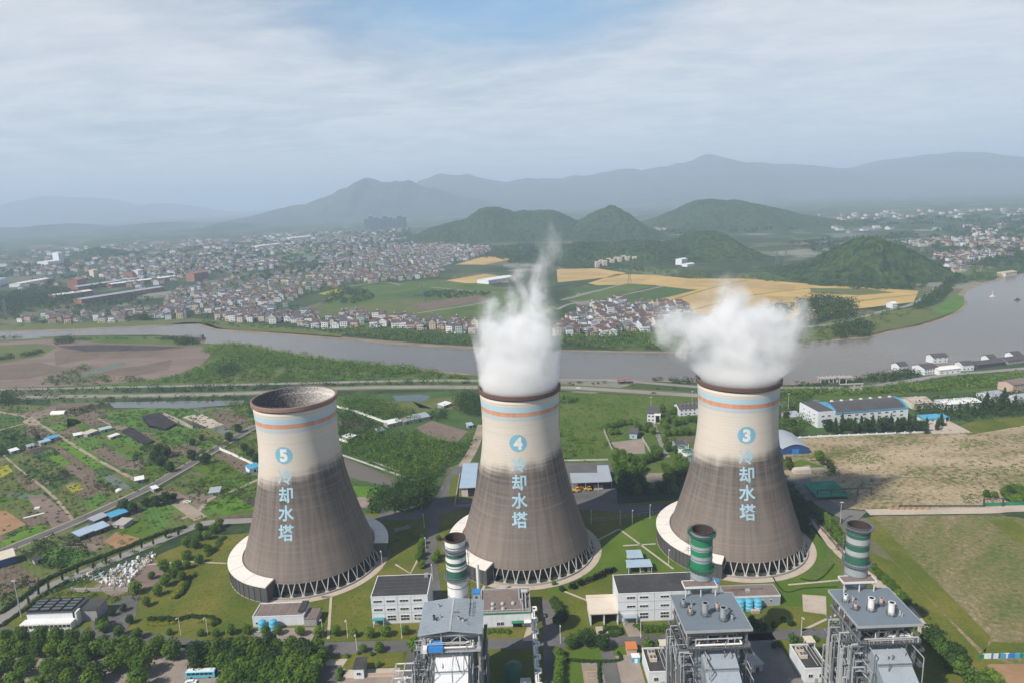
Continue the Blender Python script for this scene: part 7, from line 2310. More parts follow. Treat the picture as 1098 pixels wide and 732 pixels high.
def greenery(name, regions, mats, seed, label_kind='stuff'):
    """regions: (polygon, spacing, radius, height, leaves per clump, leaf size, keep, material index)"""
    rs = np.random.RandomState(seed)
    VV, FF, MM, base = [], [], [], 0
    for poly, sp, r, h, nl, sz, keep, mi in regions:
        P = scatter(poly, sp, rs, keep)
        if not len(P):
            continue
        s = 0.65+0.7*rs.rand(len(P))
        hh = h*s
        C = np.stack([P[:, 0], P[:, 1], hh*.55], 1)
        Rr = np.stack([r*s, r*s, hh*.5], 1)
        V, Fq = leaf_cloud(C, Rr, nl, sz, rs)
        V[:, 2] = np.maximum(V[:, 2], .05)
        VV.append(V)
        FF.append(Fq+base)
        MM.append(np.full(len(Fq), mi))
        base += len(V)
    o = np_mesh(name, np.concatenate(VV), np.concatenate(FF), mats, np.concatenate(MM))
    o['kind'] = 'stuff'
    return o


LM = [leaf_mid, leaf_bright, leaf_dark, leaf_olive, leaf_purple]
greenery('woodland', [
    ([(366, 432), (392, 427), (440, 443), (450, 452), (430, 456), (400, 447), (366, 441)], 5.0, 3.6, 7, 44, 1.15, 1, 0),
    ([(362, 445), (376, 444), (396, 452), (415, 462), (400, 474), (375, 478), (362, 470)], 5.0, 3.4, 6, 40, 1.1, .8, 2),
    ([(366, 478), (410, 466), (445, 466), (470, 474), (495, 480), (506, 468), (512, 462), (500, 490), (482, 500), (468, 515), (462, 540), (440, 520), (400, 498), (366, 486)], 4.6, 3.4, 6.5, 44, 1.1, 1, 0),
    ([(440, 470), (480, 478), (480, 500), (466, 516), (440, 510)], 5.5, 3.6, 8, 40, 1.1, .55, 1),
    ([(395, 535), (420, 523), (445, 515), (464, 518), (463, 545), (440, 551), (398, 551)], 4.6, 3.8, 8, 54, 1.15, 1, 2),
    ([(486, 428), (500, 424), (514, 425), (518, 445), (505, 450), (490, 442)], 4.6, 3.6, 8, 46, 1.1, 1, 2),
    ([(458, 445), (480, 440), (482, 448), (465, 452)], 4.5, 3.4, 6, 40, 1.1, .9, 2),
], LM, 21)
greenery('scrub', [
    ([(215, 394), (262, 376), (300, 380), (345, 388), (420, 394), (500, 403), (512, 405), (512, 407), (440, 407), (262, 410), (160, 412)], 6.5, 4.0, 4.2, 30, 1.5, .55, 0),
    ([(215, 378), (240, 370), (262, 371), (330, 383), (420, 393), (470, 399), (440, 403), (320, 396), (250, 386)], 6.0, 4.4, 6.0, 34, 1.5, .75, 1),
    ([(232, 398), (252, 390), (258, 398), (240, 406)], 5.5, 4, 7, 34, 1.4, .9, 2),
    ([(40, 412), (60, 402), (90, 392), (98, 394), (80, 404), (140, 404), (160, 408), (90, 414)], 6, 3.8, 4, 28, 1.4, .6, 0),
    ([(60, 367), (78, 364), (80, 368), (60, 370)], 5, 5, 8, 36, 1.5, 1, 2),
    ([(185, 365), (200, 363), (215, 369), (190, 371)], 5, 4, 6, 34, 1.5, 1, 2),
    ([(172, 364), (184, 363), (186, 365), (174, 366)], 5, 4, 5, 34, 1.5, .9, 2),
    ([(22, 381), (46, 375), (48, 378), (24, 384)], 5, 3.6, 4, 30, 1.4, .8, 2),
    ([(0, 384), (12, 380), (14, 384), (0, 388)], 5, 3.6, 4, 30, 1.4, .8, 2),
    ([(-60, 364), (22, 361), (22, 364), (-60, 368)], 7, 3.6, 4, 26, 1.5, .6, 2),
    ([(78, 363), (170, 362), (170, 364), (80, 365)], 7, 3.2, 3, 26, 1.5, .5, 0),
    ([(-80, 419.5), (0, 419), (262, 413.5), (440, 409.5), (512, 409.5), (512, 412), (440, 412), (262, 419), (0, 423), (-80, 425)], 6.5, 3.6, 4, 26, 1.3, .75, 2),
    ([(599, 409), (660, 410), (745, 416), (745, 420), (690, 416), (600, 413)], 7, 2.4, 2.0, 22, 1.2, .4, 3),
    ([(690, 407), (745, 408), (748, 412), (700, 409)], 5, 3.2, 4, 30, 1.3, .8, 2),
    ([(840, 418), (920, 419), (980, 413), (1050, 404), (1098, 401), (1200, 392), (1200, 398), (1098, 414), (1000, 420), (900, 424), (840, 424)], 5.2, 3.8, 4.6, 42, 1.3, .95, 1),
    ([(920, 420), (980, 412), (1050, 404), (1060, 408), (1010, 420), (960, 424)], 6, 4, 5.5, 34, 1.3, .8, 0),
    ([(908, 412), (930, 405), (960, 399), (985, 397), (985, 403), (960, 408), (925, 413)], 5, 3.6, 5, 36, 1.3, .9, 2),
    ([(842, 412), (880, 410), (905, 413), (850, 414.5)], 6, 2.8, 3, 24, 1.3, .5, 2),
    ([(975, 432), (1098, 424), (1200, 412), (1200, 420), (1098, 446), (1040, 452), (990, 450)], 5.5, 4.0, 6.5, 42, 1.3, .9, 2),
    ([(838, 428), (870, 424), (872, 448), (868, 464), (838, 466)], 5, 3.6, 6.0, 40, 1.2, .8, 0),
    ([(600, 466), (652, 473), (652, 489), (600, 492)], 6, 2.8, 2.2, 30, 1.1, .5, 0),
    ([(600, 424), (690, 428), (640, 470), (600, 470)], 8, 2.6, 1.3, 22, 1.2, .35, 1),
    ([(600, 426), (622, 428), (618, 433), (600, 432)], 5, 2.6, 1.8, 26, 1.1, .8, 2),
], LM, 22)
greenery('undergrowth', [
    ([(0, 422), (130, 426), (262, 424), (262, 430), (130, 431), (0, 434), (-60, 436), (-60, 428)], 6, 2.6, 2.6, 26, 1.0, .6, 2),
    ([(0, 424), (15, 424), (16, 434), (0, 436)], 4, 3.4, 6, 40, 1.1, 1, 2),
    ([(74, 440), (110, 432), (112, 437), (80, 446)], 4, 2.6, 3.2, 34, .9, .9, 2),
    ([(242, 432), (262, 430), (270, 445), (262, 450), (248, 442)], 4.5, 2.8, 3, 34, 1.0, .8, 1),
    ([(105, 447), (150, 440), (195, 437), (225, 446), (190, 455), (150, 458), (120, 455)], 4.5, 2.2, 1.4, 30, .8, .6, 0),
    ([(168, 464), (195, 460), (245, 476), (215, 490), (185, 490)], 4.5, 2.4, 2.4, 34, .9, .6, 0),
    ([(150, 470), (168, 478), (190, 505), (160, 512), (140, 500)], 4.0, 2.4, 2.6, 34, .9, .55, 2),
    ([(-40, 470), (0, 463), (40, 460), (52, 470), (36, 478), (0, 489), (-40, 500)], 4.5, 2.4, 2.4, 32, .9, .55, 2),
    ([(-40, 488), (36, 477), (36, 480), (-40, 500)], 3.5, 2.2, 2.6, 32, .9, .9, 2),
    ([(20, 495), (60, 482), (66, 503), (50, 520), (30, 515)], 4.2, 1.8, 1.2, 26, .8, .6, 2),
    ([(45, 512), (68, 504), (80, 514), (62, 524), (50, 522)], 4, 2, 1.8, 28, .8, .7, 2),
    ([(98, 522), (110, 514), (132, 526), (118, 534)], 4, 2.2, 2.2, 30, .8, .8, 2),
    ([(-10, 512), (30, 505), (40, 530), (0, 540)], 4.6, 1.8, 1.3, 26, .8, .4, 0),
    ([(50, 530), (66, 522), (98, 548), (82, 556)], 3.6, 1.3, .9, 20, .6, .55, 0),
    ([(18, 592), (50, 580), (82, 574), (96, 588), (98, 598), (62, 612), (44, 608), (30, 600)], 4.2, 2.8, 3.0, 38, .9, .85, 2),
    ([(10, 588), (58, 572), (80, 574), (30, 600)], 4.6, 2.0, 1.8, 28, .8, .5, 3),
    ([(0, 622), (36, 618), (40, 632), (0, 655)], 4.2, 2.4, 2.6, 32, .9, .6, 2),
    ([(180, 520), (225, 512), (268, 522), (262, 530), (236, 536), (214, 530)], 4.2, 2.4, 2.2, 34, .9, .7, 0),
    ([(205, 545), (245, 532), (280, 520), (290, 540), (270, 548)], 4.2, 2.2, 1.8, 30, .8, .45, 0),
    ([(215, 492), (250, 500), (272, 510), (272, 522), (230, 512)], 4.0, 2.2, 2.0, 32, .8, .7, 0),
    ([(238, 478), (276, 470), (278, 496), (255, 490)], 4.2, 2.4, 2.6, 34, .9, .7, 1),
    ([(40, 634), (80, 612), (130, 590), (180, 566), (198, 570), (100, 622), (48, 652)], 4.6, 2.0, 1.5, 28, .8, .5, 0),
    ([(55, 640), (76, 628), (110, 640), (160, 634), (160, 642), (110, 648), (60, 650)], 3.8, 1.8, 1.4, 26, .7, .6, 2),
    ([(30, 670), (20, 660), (40, 640), (60, 632), (50, 650)], 4, 2, 1.6, 28, .8, .6, 0),
    ([(838, 505), (846, 510), (880, 545), (905, 580), (915, 600), (908, 604), (880, 565), (850, 530)], 3.2, 1.6, 1.8, 30, .7, .7, 2),
    ([(425, 575), (448, 566), (447, 590), (425, 600)], 4, 1.6, 1.2, 24, .7, .35, 0),
], LM, 23)
# rows of vegetables and weeds over the allotments
greenery('vegetables', [
    ([(-60, 470), (0, 434), (120, 440), (262, 437), (268, 455), (215, 489), (150, 526), (0, 590), (-60, 610)], 3.6, 1.2, .9, 16, .7, .2, 2),
    ([(-60, 470), (0, 434), (120, 440), (262, 437), (268, 455), (215, 489), (150, 526), (0, 590), (-60, 610)], 5.0, 1.4, 1.0, 18, .75, .2, 0),
    ([(272, 464), (290, 462), (290, 540), (215, 558), (110, 602), (0, 660), (0, 604), (160, 532)], 3.6, 1.3, 1.0, 18, .7, .28, 0),
], LM, 26)
greenery('grass', [
    ([(232, 572), (262, 566), (345, 640), (440, 640), (440, 676), (150, 676), (170, 640), (205, 590)], 2.6, .8, .25, 9, .42, .6, 3),
    ([(600, 560), (640, 578), (698, 553), (745, 612), (690, 613), (655, 615), (600, 634)], 2.4, .8, .25, 9, .4, .6, 1),
    ([(800, 628), (870, 600), (870, 560), (898, 600), (905, 650), (835, 650)], 2.4, .8, .25, 9, .4, .6, 1),
    ([(600, 420), (690, 424), (748, 427), (748, 470), (690, 470), (655, 473), (640, 496), (600, 496)], 4.0, 1.5, .7, 14, .7, .6, 1),
    ([(922, 558), (945, 556), (1062, 690), (1052, 702), (925, 566)], 2.6, .8, .25, 9, .4, .5, 3),
    ([(1045, 702), (1075, 672), (1160, 690), (1160, 712)], 2.6, .8, .25, 9, .4, .6, 0),
], LM, 27)
# tufts of the sandy lot and the dry field
greenery('grass_tufts', [
    ([(860, 475), (1098, 450), (1200, 445), (1200, 540), (1098, 540), (930, 545), (880, 520)], 5.0, 1.1, .45, 14, .55, .35, 3),
    ([(905, 489), (945, 486), (958, 492), (940, 498), (912, 498)], 1.7, .9, .5, 14, .5, .7, 1),
    ([(1018, 472), (1045, 470), (1058, 476), (1030, 482)], 1.7, .9, .5, 14, .5, .7, 1),
    ([(1030, 530), (1060, 526), (1088, 534), (1060, 541), (1035, 540)], 1.7, .9, .6, 14, .5, .7, 0),
    ([(872, 505), (890, 498), (905, 503), (892, 512)], 1.7, .9, .5, 14, .5, .6, 3),
    ([(1000, 498), (1098, 492), (1098, 512), (1010, 515)], 4, 1.5, .7, 16, .7, .5, 0),
    ([(950, 570), (1098, 560), (1200, 620), (1098, 700), (1050, 690)], 4.2, .8, .3, 12, .45, .35, 3),
], LM, 24)

# ------------------------------------------------------------------ the villages beyond the river
WALLS = [(white_wall, 'white'), (cream, 'cream'), (pinkish, 'pink'), (greenish, 'pale green'), (greywall, 'grey'), (white, 'bright white')]
ROOFS = [(tile_dark, 'dark'), (tile_red, 'reddish brown'), (tile_slate, 'slate blue')]


def village_house(wall, roofm, w, d, h, hip, seed):
    """one small house in local space, its front to -y, with windows and eaves"""
    R = random.Random(seed)
    mb = MB().box(-w/2, w/2, -d/2, d/2, 0, h, wall)
    o = .6
    e = h-.15
    rz = h+w*.24
    A = [(-w/2-o, -d/2-o, e), (w/2+o, -d/2-o, e), (w/2+o, d/2+o, e), (-w/2-o, d/2+o, e)]
    k = w*.27 if hip else 0
    r1, r2 = (-w/2-(0 if hip else o)+k, 0, rz), (w/2+(0 if hip else o)-k, 0, rz)
    mb.poly([A[0], A[1], r2, r1], roofm).poly([A[2], A[3], r1, r2], roofm)
    mb.poly([A[1], A[2], r2], roofm if hip else wall).poly([A[3], A[0], r1], roofm if hip else wall)
    mb.poly(A[::-1], roofm)
    nr = max(1, int(h/3.1))
    for i in range(nr):
        z = 1.5+3.1*i
        for x in (-w*.28, w*.02, w*.3):
            mb.box(x-.75, x+.75, -d/2-.06, -d/2+.01, z-.6, z+.8, glass)
        for y in (-d*.2, d*.2):
            for s in (-1, 1):
                mb.box(s*w/2-.06, s*w/2+.06, y-.6, y+.6, z-.5, z+.7, glass)
    if R.random() < .6:
        mb.box(-w*.42, -w*.1, -d/2-1.5, -d/2-.1, 3.0, 3.2, wall)
    if R.random() < .5:
        mb.box(w*.1, w*.4, -d/2-1.2, -d/2-.1, 6.0, 6.9, wall)
    if R.random() < .5:
        mb.box(w*.2, w*.34, d*.1, d*.25, h, rz+.8, wall)
    if R.random() < .5:
        mb.box(w/2+.02, w/2+4, -d*.3, d*.4, 0, 3.0, wall, tile_dark)
    return mb


PROTO = []
for wi, (wm, wn_) in enumerate(WALLS):
    for ri, (rm, rn) in enumerate(ROOFS):
        R_ = random.Random(wi*7+ri)
        PROTO.append([village_house(wm, rm, R_.uniform(9, 12), R_.uniform(8.5, 11), h, (wi+ri+h) % 2 == 0, wi*31+ri+h) for h in (7, 9, 11)] + [wn_, rn])


def lot_points(pxpoly, sx, sy, rs, keep, yaw):
    poly = G2(pxpoly)
    a = np.array(poly)
    c, s = cos(yaw), sin(yaw)
    Rm = np.array([[c, s], [-s, c]])
    b = a @ Rm.T
    lo, hi = b.min(0), b.max(0)
    out = []
    y = lo[1]
    while y < hi[1]:
        x = lo[0]
        while x < hi[0]:
            if rs.rand() < keep:
                q = np.array([x+rs.normal()*sx*.14, y+rs.normal()*sy*.14]) @ Rm
                out.append(q)
            x += sx
        y += sy
    P = np.array(out)
    return P[inside(P, poly)]


VILLAGES = [
    # polygon, spacing, keep, yaw, tall, place, walls favoured
    ([(340, 346), (372, 338), (420, 340), (470, 345), (515, 350), (515, 361), (470, 355), (400, 351), (341, 353)], 15, 17, .68, -.05, 'village left of middle plume', 1),
    ([(596, 345), (640, 330), (664, 322), (672, 328), (735, 328), (738, 336), (705, 346), (705, 358), (640, 361), (597, 360)], 14.5, 16, .78, .15, 'village between the plumes', 1),
    ([(22, 340), (100, 337), (190, 330), (205, 334), (195, 343), (110, 347), (24, 349)], 18, 20, .4, .1, 'left riverside hamlet', 1),
    ([(230, 338), (250, 334), (330, 338), (345, 346), (345, 353), (300, 347), (232, 344)], 15, 15, .8, .05, 'riverside row behind the scrub', 1),
    ([(175, 334), (200, 318), (250, 316), (300, 322), (318, 330), (250, 334), (230, 338), (205, 340)], 18, 20, .58, .1, 'quarter above the riverside row', 1),
]
FARV = [
    ([(170, 332), (185, 312), (240, 300), (330, 290), (430, 290), (470, 276), (470, 298), (395, 304), (340, 312), (310, 326), (250, 316), (200, 318)], 20, 23, .44, .1),
    ([(335, 300), (345, 284), (400, 274), (470, 262), (525, 266), (522, 274), (480, 284), (470, 296), (395, 304)], 19, 23, .52, .2),
    ([(330, 270), (420, 262), (470, 260), (500, 268), (420, 275), (345, 284)], 26, 40, .5, .2),
    ([(100, 296), (160, 285), (300, 278), (300, 288), (200, 298), (150, 312)], 26, 30, .5, .1),
    ([(0, 312), (60, 300), (110, 290), (100, 300), (30, 312)], 26, 32, .25, .1),
    ([(0, 290), (150, 277), (300, 262), (400, 252), (440, 256), (330, 272), (150, 288), (0, 298)], 30, 45, .42, .1),
    ([(0, 272), (150, 262), (300, 252), (440, 246), (420, 254), (300, 262), (150, 277), (0, 288)], 45, 90, .4, .1),
    ([(962, 262), (1010, 256), (1098, 257), (1160, 258), (1160, 268), (1098, 268), (1010, 264), (975, 266)], 22, 30, .62, .1),
    ([(1000, 275), (1060, 270), (1085, 272), (1080, 278), (1030, 281), (1005, 280)], 18, 22, .7, .1),
    ([(1012, 285), (1030, 283), (1044, 290), (1022, 294)], 18, 22, .6, .1),
    ([(872, 280), (890, 272), (915, 266), (918, 270), (895, 279), (876, 284)], 17, 20, .7, .1),
    ([(870, 232), (960, 227), (1098, 225), (1160, 226), (1160, 234), (1098, 233), (960, 236), (880, 239)], 60, 130, .5, .1),
    ([(880, 245), (1098, 240), (1098, 248), (900, 252)], 60, 90, .22, .1),
    ([(1040, 250), (1070, 247), (1072, 252), (1046, 254)], 24, 34, .5, .1),
    ([(690, 246), (730, 243), (735, 246), (700, 249)], 26, 40, .6, .1),
]
rs_ = np.random.RandomState(77)
spots = []
for poly, sx, sy, keep, yaw, place, fav in VILLAGES:
    for x, y in lot_points(poly, sx, sy, rs_, keep, yaw):
        spots.append((hypot(x, y), x, y, yaw, place))
spots.sort()
near, rest = spots[:296], spots[296:]
made, counter = {}, {}
HG = 'village houses across the river'
picks = []
for dist, x, y, yaw, place in near:
    wi = int(rs_.choice(6, p=[.30, .25, .14, .06, .08, .17]))
    ri = int(rs_.choice(3, p=[.52, .36, .12]))
    hi = int(rs_.choice(3, p=[.2, .45, .35]))
    picks.append((x/y, x, y, yaw, place, wi, ri, hi))
for _, x, y, yaw, place, wi, ri, hi in sorted(picks):           # from left to right as one looks across the river
    pr = PROTO[wi*3+ri]
    rz = yaw + rs_.normal()*.12 + (pi/2 if rs_.rand() < .22 else 0)
    look = '%s house with %s roof' % (pr[3], pr[4])
    k = counter[look, place] = counter.get((look, place), -1)+1
    lab = '%s %s from the left, %s' % (ORD[k], look, place)
    key = (wi, ri, hi)
    if key not in made:
        o = pr[hi].build('village_house')
        made[key] = o
        o.location, o.rotation_euler = (x, y, 0), (0, 0, rz)
    else:
        o = dup(made[key], (x, y, 0), rz)
    tag(o, lab, 'house', HG)
# all the smaller ones further off, as one town
V_, F_, M_, mats_ = [], [], [], []
proto_np = []
for pr in PROTO:
    for hi in range(3):
        mb = pr[hi]
        for q in mb.mats:
            if q not in mats_:
                mats_.append(q)
        proto_np.append((np.array(mb.v), mb.f, [mats_.index(mb.mats[i]) for i in mb.mi]))
allfar = [(x, y, yaw, 1.0) for _, x, y, yaw, _ in rest]
for poly, sx, sy, keep, yaw in FARV:
    for x, y in lot_points(poly, sx, sy, rs_, keep, yaw):
        allfar.append((x, y, yaw, 1.0 if sx < 25 else (1.25 if sx < 40 else 2.0)))
me = bpy.data.meshes.new('distant_town')
vs, fs, ms = [], [], []
for x, y, yaw, sc in allfar:
    wi = int(rs_.choice(6, p=[.24, .30, .18, .05, .13, .10]))
    ri = int(rs_.choice(3, p=[.52, .36, .12]))
    v, f, m = proto_np[(wi*3+ri)*3+int(rs_.choice(3, p=[.35, .45, .2]))]
    a = yaw+rs_.normal()*.15+(pi/2 if rs_.rand() < .3 else 0)
    c, s = cos(a), sin(a)
    k = len(vs)
    q = np.stack([x+sc*(v[:, 0]*c-v[:, 1]*s), y+sc*(v[:, 0]*s+v[:, 1]*c), v[:, 2]*(sc**.35)], 1)
    vs += q.tolist()
    fs += [tuple(k+i for i in t) for t in f]
    ms += m
me.from_pydata(vs, [], fs)
for q in mats_:
    me.materials.append(q)
me.polygons.foreach_set('material_index', ms)
o = bpy.data.objects.new('distant_town', me)
COL.objects.link(o)
o['kind'] = 'stuff'

# the long brick works on the left
def long_shed(label, p0, p1, depth, h, wall, roofm, cat='factory', nwin=0):
    return house('brick_works' if wall is brick else 'warehouse', label, ground(*p0), ground(*p1), depth, h, wall, roofm, cat, ridge=2.0, nwin=nwin)


long_shed('long brick factory hall with white roof nearest the riverside hamlet', (88, 326), (176, 312), 26, 9, brick, pale_blue_grey, nwin=14)
long_shed('long brick factory hall with white roof reaching right toward the old quarter', (60, 321), (100, 315.5), 30, 8, brick, white, nwin=8)
long_shed('brick factory hall with pale roof on the far side of the brick works', (84, 312), (150, 302), 30, 9, brick, pale_blue_grey, nwin=10)
long_shed('second far brick hall with pale roof in the brick works', (120, 309), (190, 300), 24, 9, brick, white, nwin=10)
long_shed('tall square brick block at the left end of the brick works', (84, 309), (93, 307), 26, 20, brick, brick, 'building', 4)
long_shed('tall brick block in the middle of the brick works', (143, 299.5), (150, 298), 26, 20, brick, tile_dark, 'building', 3)
long_shed('broad brick block with raised corner at the right of the brick works', (209, 302), (224, 299.5), 28, 20, brick, brick, 'building', 6)
long_shed('white block standing behind the brick works', (149, 299), (154, 298), 20, 22, white_wall, white_wall, 'building', 2)
long_shed('pale yellow block behind the left end of the brick works', (101, 297.5), (105, 297), 20, 20, cream, cream, 'building', 2)
long_shed('red roofed low hall by the inlet of the far bank', (173, 337), (190, 334.5), 16, 6, cream, tile_red, 'hall', 5)
long_shed('long white warehouse between the brick works and the hills', (22, 308), (55, 302), 30, 9, white_wall, white, nwin=0)
long_shed('white warehouse at the left frame edge beyond the river', (-6, 309), (9, 304), 40, 16, white_wall, pale_blue_grey, nwin=4)
long_shed('white warehouse far off in the left town', (52, 285), (66, 283.5), 60, 14, white_wall, white, nwin=0)
long_shed('tall white block far off in the left town', (64, 283), (69, 282.5), 40, 40, white_wall, white_wall, 'building', 3)
long_shed('pale long roof far off above the green rectangle', (312, 258.5), (336, 256), 60, 14, white_wall, white, nwin=0)
long_shed('second pale long roof above the green rectangle', (278, 267), (302, 264), 40, 12, white_wall, white, nwin=0)
long_shed('white roofed shed among the fields left of the middle steam plume', (524, 305), (552, 300.5), 36, 8, white_wall, white, nwin=6)
long_shed('small dark roofed barn beside the white shed in the fields', (553, 301), (562, 299), 24, 7, brick, tile_dark, 'barn', 2)
long_shed('white cube building at the foot of the forested hill', (731, 284.5), (737, 283.5), 18, 14, white_wall, white_wall, 'building', 2)
long_shed('white low hall next to the cube at the foot of the forested hill', (737, 286.5), (745, 285.5), 18, 6, white_wall, white, 'hall', 3)
long_shed('small white hut on the right river bank track', (957, 331), (962, 330.5), 12, 7, white_wall, white, 'hut', 2)
long_shed('pale landing house at the river bend on the right', (1078, 297), (1090, 295.5), 16, 7, cream, concrete_warm, 'house', 3)
# pale villas on the wooded slope
rsv = random.Random(4)
vl = ['leftmost', 'second', 'third', 'fourth', 'fifth', 'sixth', 'seventh', 'eighth', 'ninth', 'tenth', 'eleventh', 'rightmost']
for i in range(12):
    px = 641+4.0*i
    py = 283.5-0.35*i-(1.6 if i % 2 else 0)+(1.2 if i < 3 else 0)
    x, y = ground(px, py)
    y *= .97
    x *= .97
    house('villa', '%s cream villa of the row on the wooded slope, counted from the left' % vl[i], (x-5, y), (x+5, y+1.5), 10, 12+rsv.random()*5, cream, concrete_warm, 'villa', ridge=2, group='villas on the wooded slope', nwin=3)
# distant tower blocks
for i in range(9):
    px = 393+5.1*i
    x, y = ground(px, 246.5)
    h_ = 70+8*((i*5) % 3)
    t = thing('apartment_tower', '%s grey apartment tower of the distant cluster, counted from the left' % ORD[i], 'tower block', (x, y, 0), 'distant apartment towers')
    local(t, 'wall', MB().box(-13, 13, 0, 16, 0, h_, tile_slate))
    mb = MB()
    for z in range(4, int(h_)-3, 6):
        mb.box(-11, 11, -.3, 0, z, z+2.4, glass)
    mb.build('window_bands', t)
    local(t, 'roof', MB().box(-13.5, 13.5, -.5, 16.5, h_, h_+2, greywall).box(-5, 5, 4, 12, h_+2, h_+7, greywall))

# trees among the houses and on the plain
greenery('village_trees', [
    ([(345, 354), (372, 356), (372, 353), (430, 356), (512, 363), (512, 372), (430, 367), (376, 360), (345, 356)], 8, 4.4, 6.5, 26, 1.9, .85, 0),
    ([(597, 360), (680, 359), (735, 360), (735, 373), (680, 374), (597, 372)], 8, 4.6, 6.5, 26, 1.9, .8, 0),
    ([(680, 360), (715, 359), (735, 364), (735, 374), (690, 374)], 7, 5, 9, 28, 1.9, .9, 1),
    ([(345, 352), (515, 361), (515, 350), (372, 340)], 18, 3.6, 5.5, 24, 1.8, .5, 2),
    ([(597, 358), (735, 356), (735, 330), (664, 324)], 18, 3.6, 5.5, 24, 1.8, .5, 2),
    ([(22, 350), (190, 343), (190, 330), (22, 338)], 20, 4.2, 6, 24, 2.0, .55, 2),
    ([(145, 345), (165, 344), (165, 338), (148, 340)], 7, 6, 10, 30, 2.0, 1, 2),
    ([(170, 340), (345, 350), (345, 340), (310, 322), (200, 318)], 24, 4.4, 6.5, 24, 2.2, .5, 2),
    ([(216, 345), (236, 346), (300, 350), (345, 354), (345, 356), (300, 353), (216, 348)], 9, 3.6, 3.5, 22, 1.8, .7, 0),
    ([(0, 345), (22, 343), (22, 336), (150, 326), (170, 322), (150, 318), (90, 327), (0, 335)], 12, 6, 8, 24, 2.6, .6, 2),
    ([(0, 335), (90, 325), (88, 316), (60, 310), (30, 318), (0, 325)], 10, 6.5, 10, 26, 2.6, .9, 2),
    ([(-60, 338), (0, 333), (30, 316), (60, 305), (0, 318), (-60, 325)], 11, 6.5, 10, 26, 2.6, .8, 2),
    ([(350, 316), (372, 308), (392, 312), (405, 320), (380, 326), (345, 326)], 11, 5, 5, 24, 2.4, .7, 2),
    ([(445, 318), (470, 312), (525, 314), (520, 318), (470, 321)], 11, 5, 5, 24, 2.4, .6, 2),
    ([(250, 300), (300, 290), (350, 284), (352, 290), (300, 298), (262, 304)], 14, 7, 9, 24, 3.2, .8, 2),
    ([(340, 284), (380, 282), (380, 287), (345, 290)], 14, 6, 8, 24, 3, .7, 2),
    ([(855, 326), (880, 320), (915, 326), (918, 340), (880, 345), (855, 346)], 8, 6, 11, 30, 2.2, 1, 2),
    ([(893, 350), (920, 345), (936, 350), (935, 361), (905, 365), (893, 360)], 7, 5, 9, 32, 1.9, 1, 2),
    ([(820, 330), (850, 328), (850, 338), (825, 340)], 8, 5, 8, 28, 2.0, .9, 2),
    ([(862, 352), (893, 350), (893, 366), (862, 370)], 9, 4, 5, 26, 1.8, .5, 0),
    ([(985, 325), (1022, 297), (1034, 298), (1010, 322), (990, 333), (978, 331)], 8, 5, 7, 28, 2.0, 1, 2),
    ([(925, 335), (985, 328), (1005, 332), (960, 345), (925, 352)], 12, 3.8, 3.5, 22, 1.8, .5, 0),
    ([(1020, 297), (1040, 290), (1098, 286), (1160, 284), (1160, 290), (1098, 293), (1060, 300), (1035, 305)], 12, 5, 6, 26, 2.2, .7, 0),
    ([(1000, 283), (1098, 268), (1160, 270), (1160, 284), (1098, 286), (1040, 290)], 14, 6, 8, 24, 2.8, .7, 2),
    ([(850, 300), (870, 293), (905, 298), (925, 306), (985, 308), (1005, 300), (985, 312), (925, 311), (860, 305)], 9, 5, 7, 26, 2.2, .7, 2),
    ([(690, 288), (740, 292), (850, 300), (850, 304), (740, 298), (690, 294)], 13, 5, 6, 24, 2.4, .5, 0),
    ([(597, 288), (640, 287), (690, 288), (690, 292), (640, 288)], 11, 5, 7, 24, 2.4, .7, 2),
    ([(545, 275), (600, 280), (600, 286), (545, 283)], 12, 6, 8, 24, 2.6, .8, 2),
    ([(170, 332), (185, 312), (240, 300), (330, 290), (430, 290), (470, 276), (470, 298), (395, 304), (340, 312), (310, 326), (250, 316), (200, 318)], 20, 5.5, 7.5, 22, 2.6, .75, 0),
    ([(335, 300), (345, 284), (400, 274), (470, 262), (525, 266), (522, 274), (480, 284), (470, 296), (395, 304)], 24, 6, 7.5, 22, 2.8, .6, 0),
    ([(495, 274), (560, 262), (600, 270), (600, 280), (540, 279)], 14, 6, 9, 24, 3, .7, 2),
], LM, 31)
# groves dotted over the far plain
rsf = np.random.RandomState(5)
regs = []
for poly, sp, keep in (([(0, 308), (150, 285), (330, 262), (440, 250), (470, 258), (330, 285), (100, 312)], 38, .5), ([(0, 285), (440, 244), (440, 252), (0, 300)], 60, .4), ([(850, 262), (1098, 236), (1160, 236), (1160, 262), (880, 272)], 45, .5), ([(700, 250), (1098, 226), (1098, 236), (700, 256)], 90, .5), ([(960, 268), (1160, 260), (1160, 274), (1000, 280)], 22, .5)):
    regs.append((poly, sp, sp*.36, 9, 26, sp*.16, keep, 2))
greenery('far_groves', regs, LM, 32)

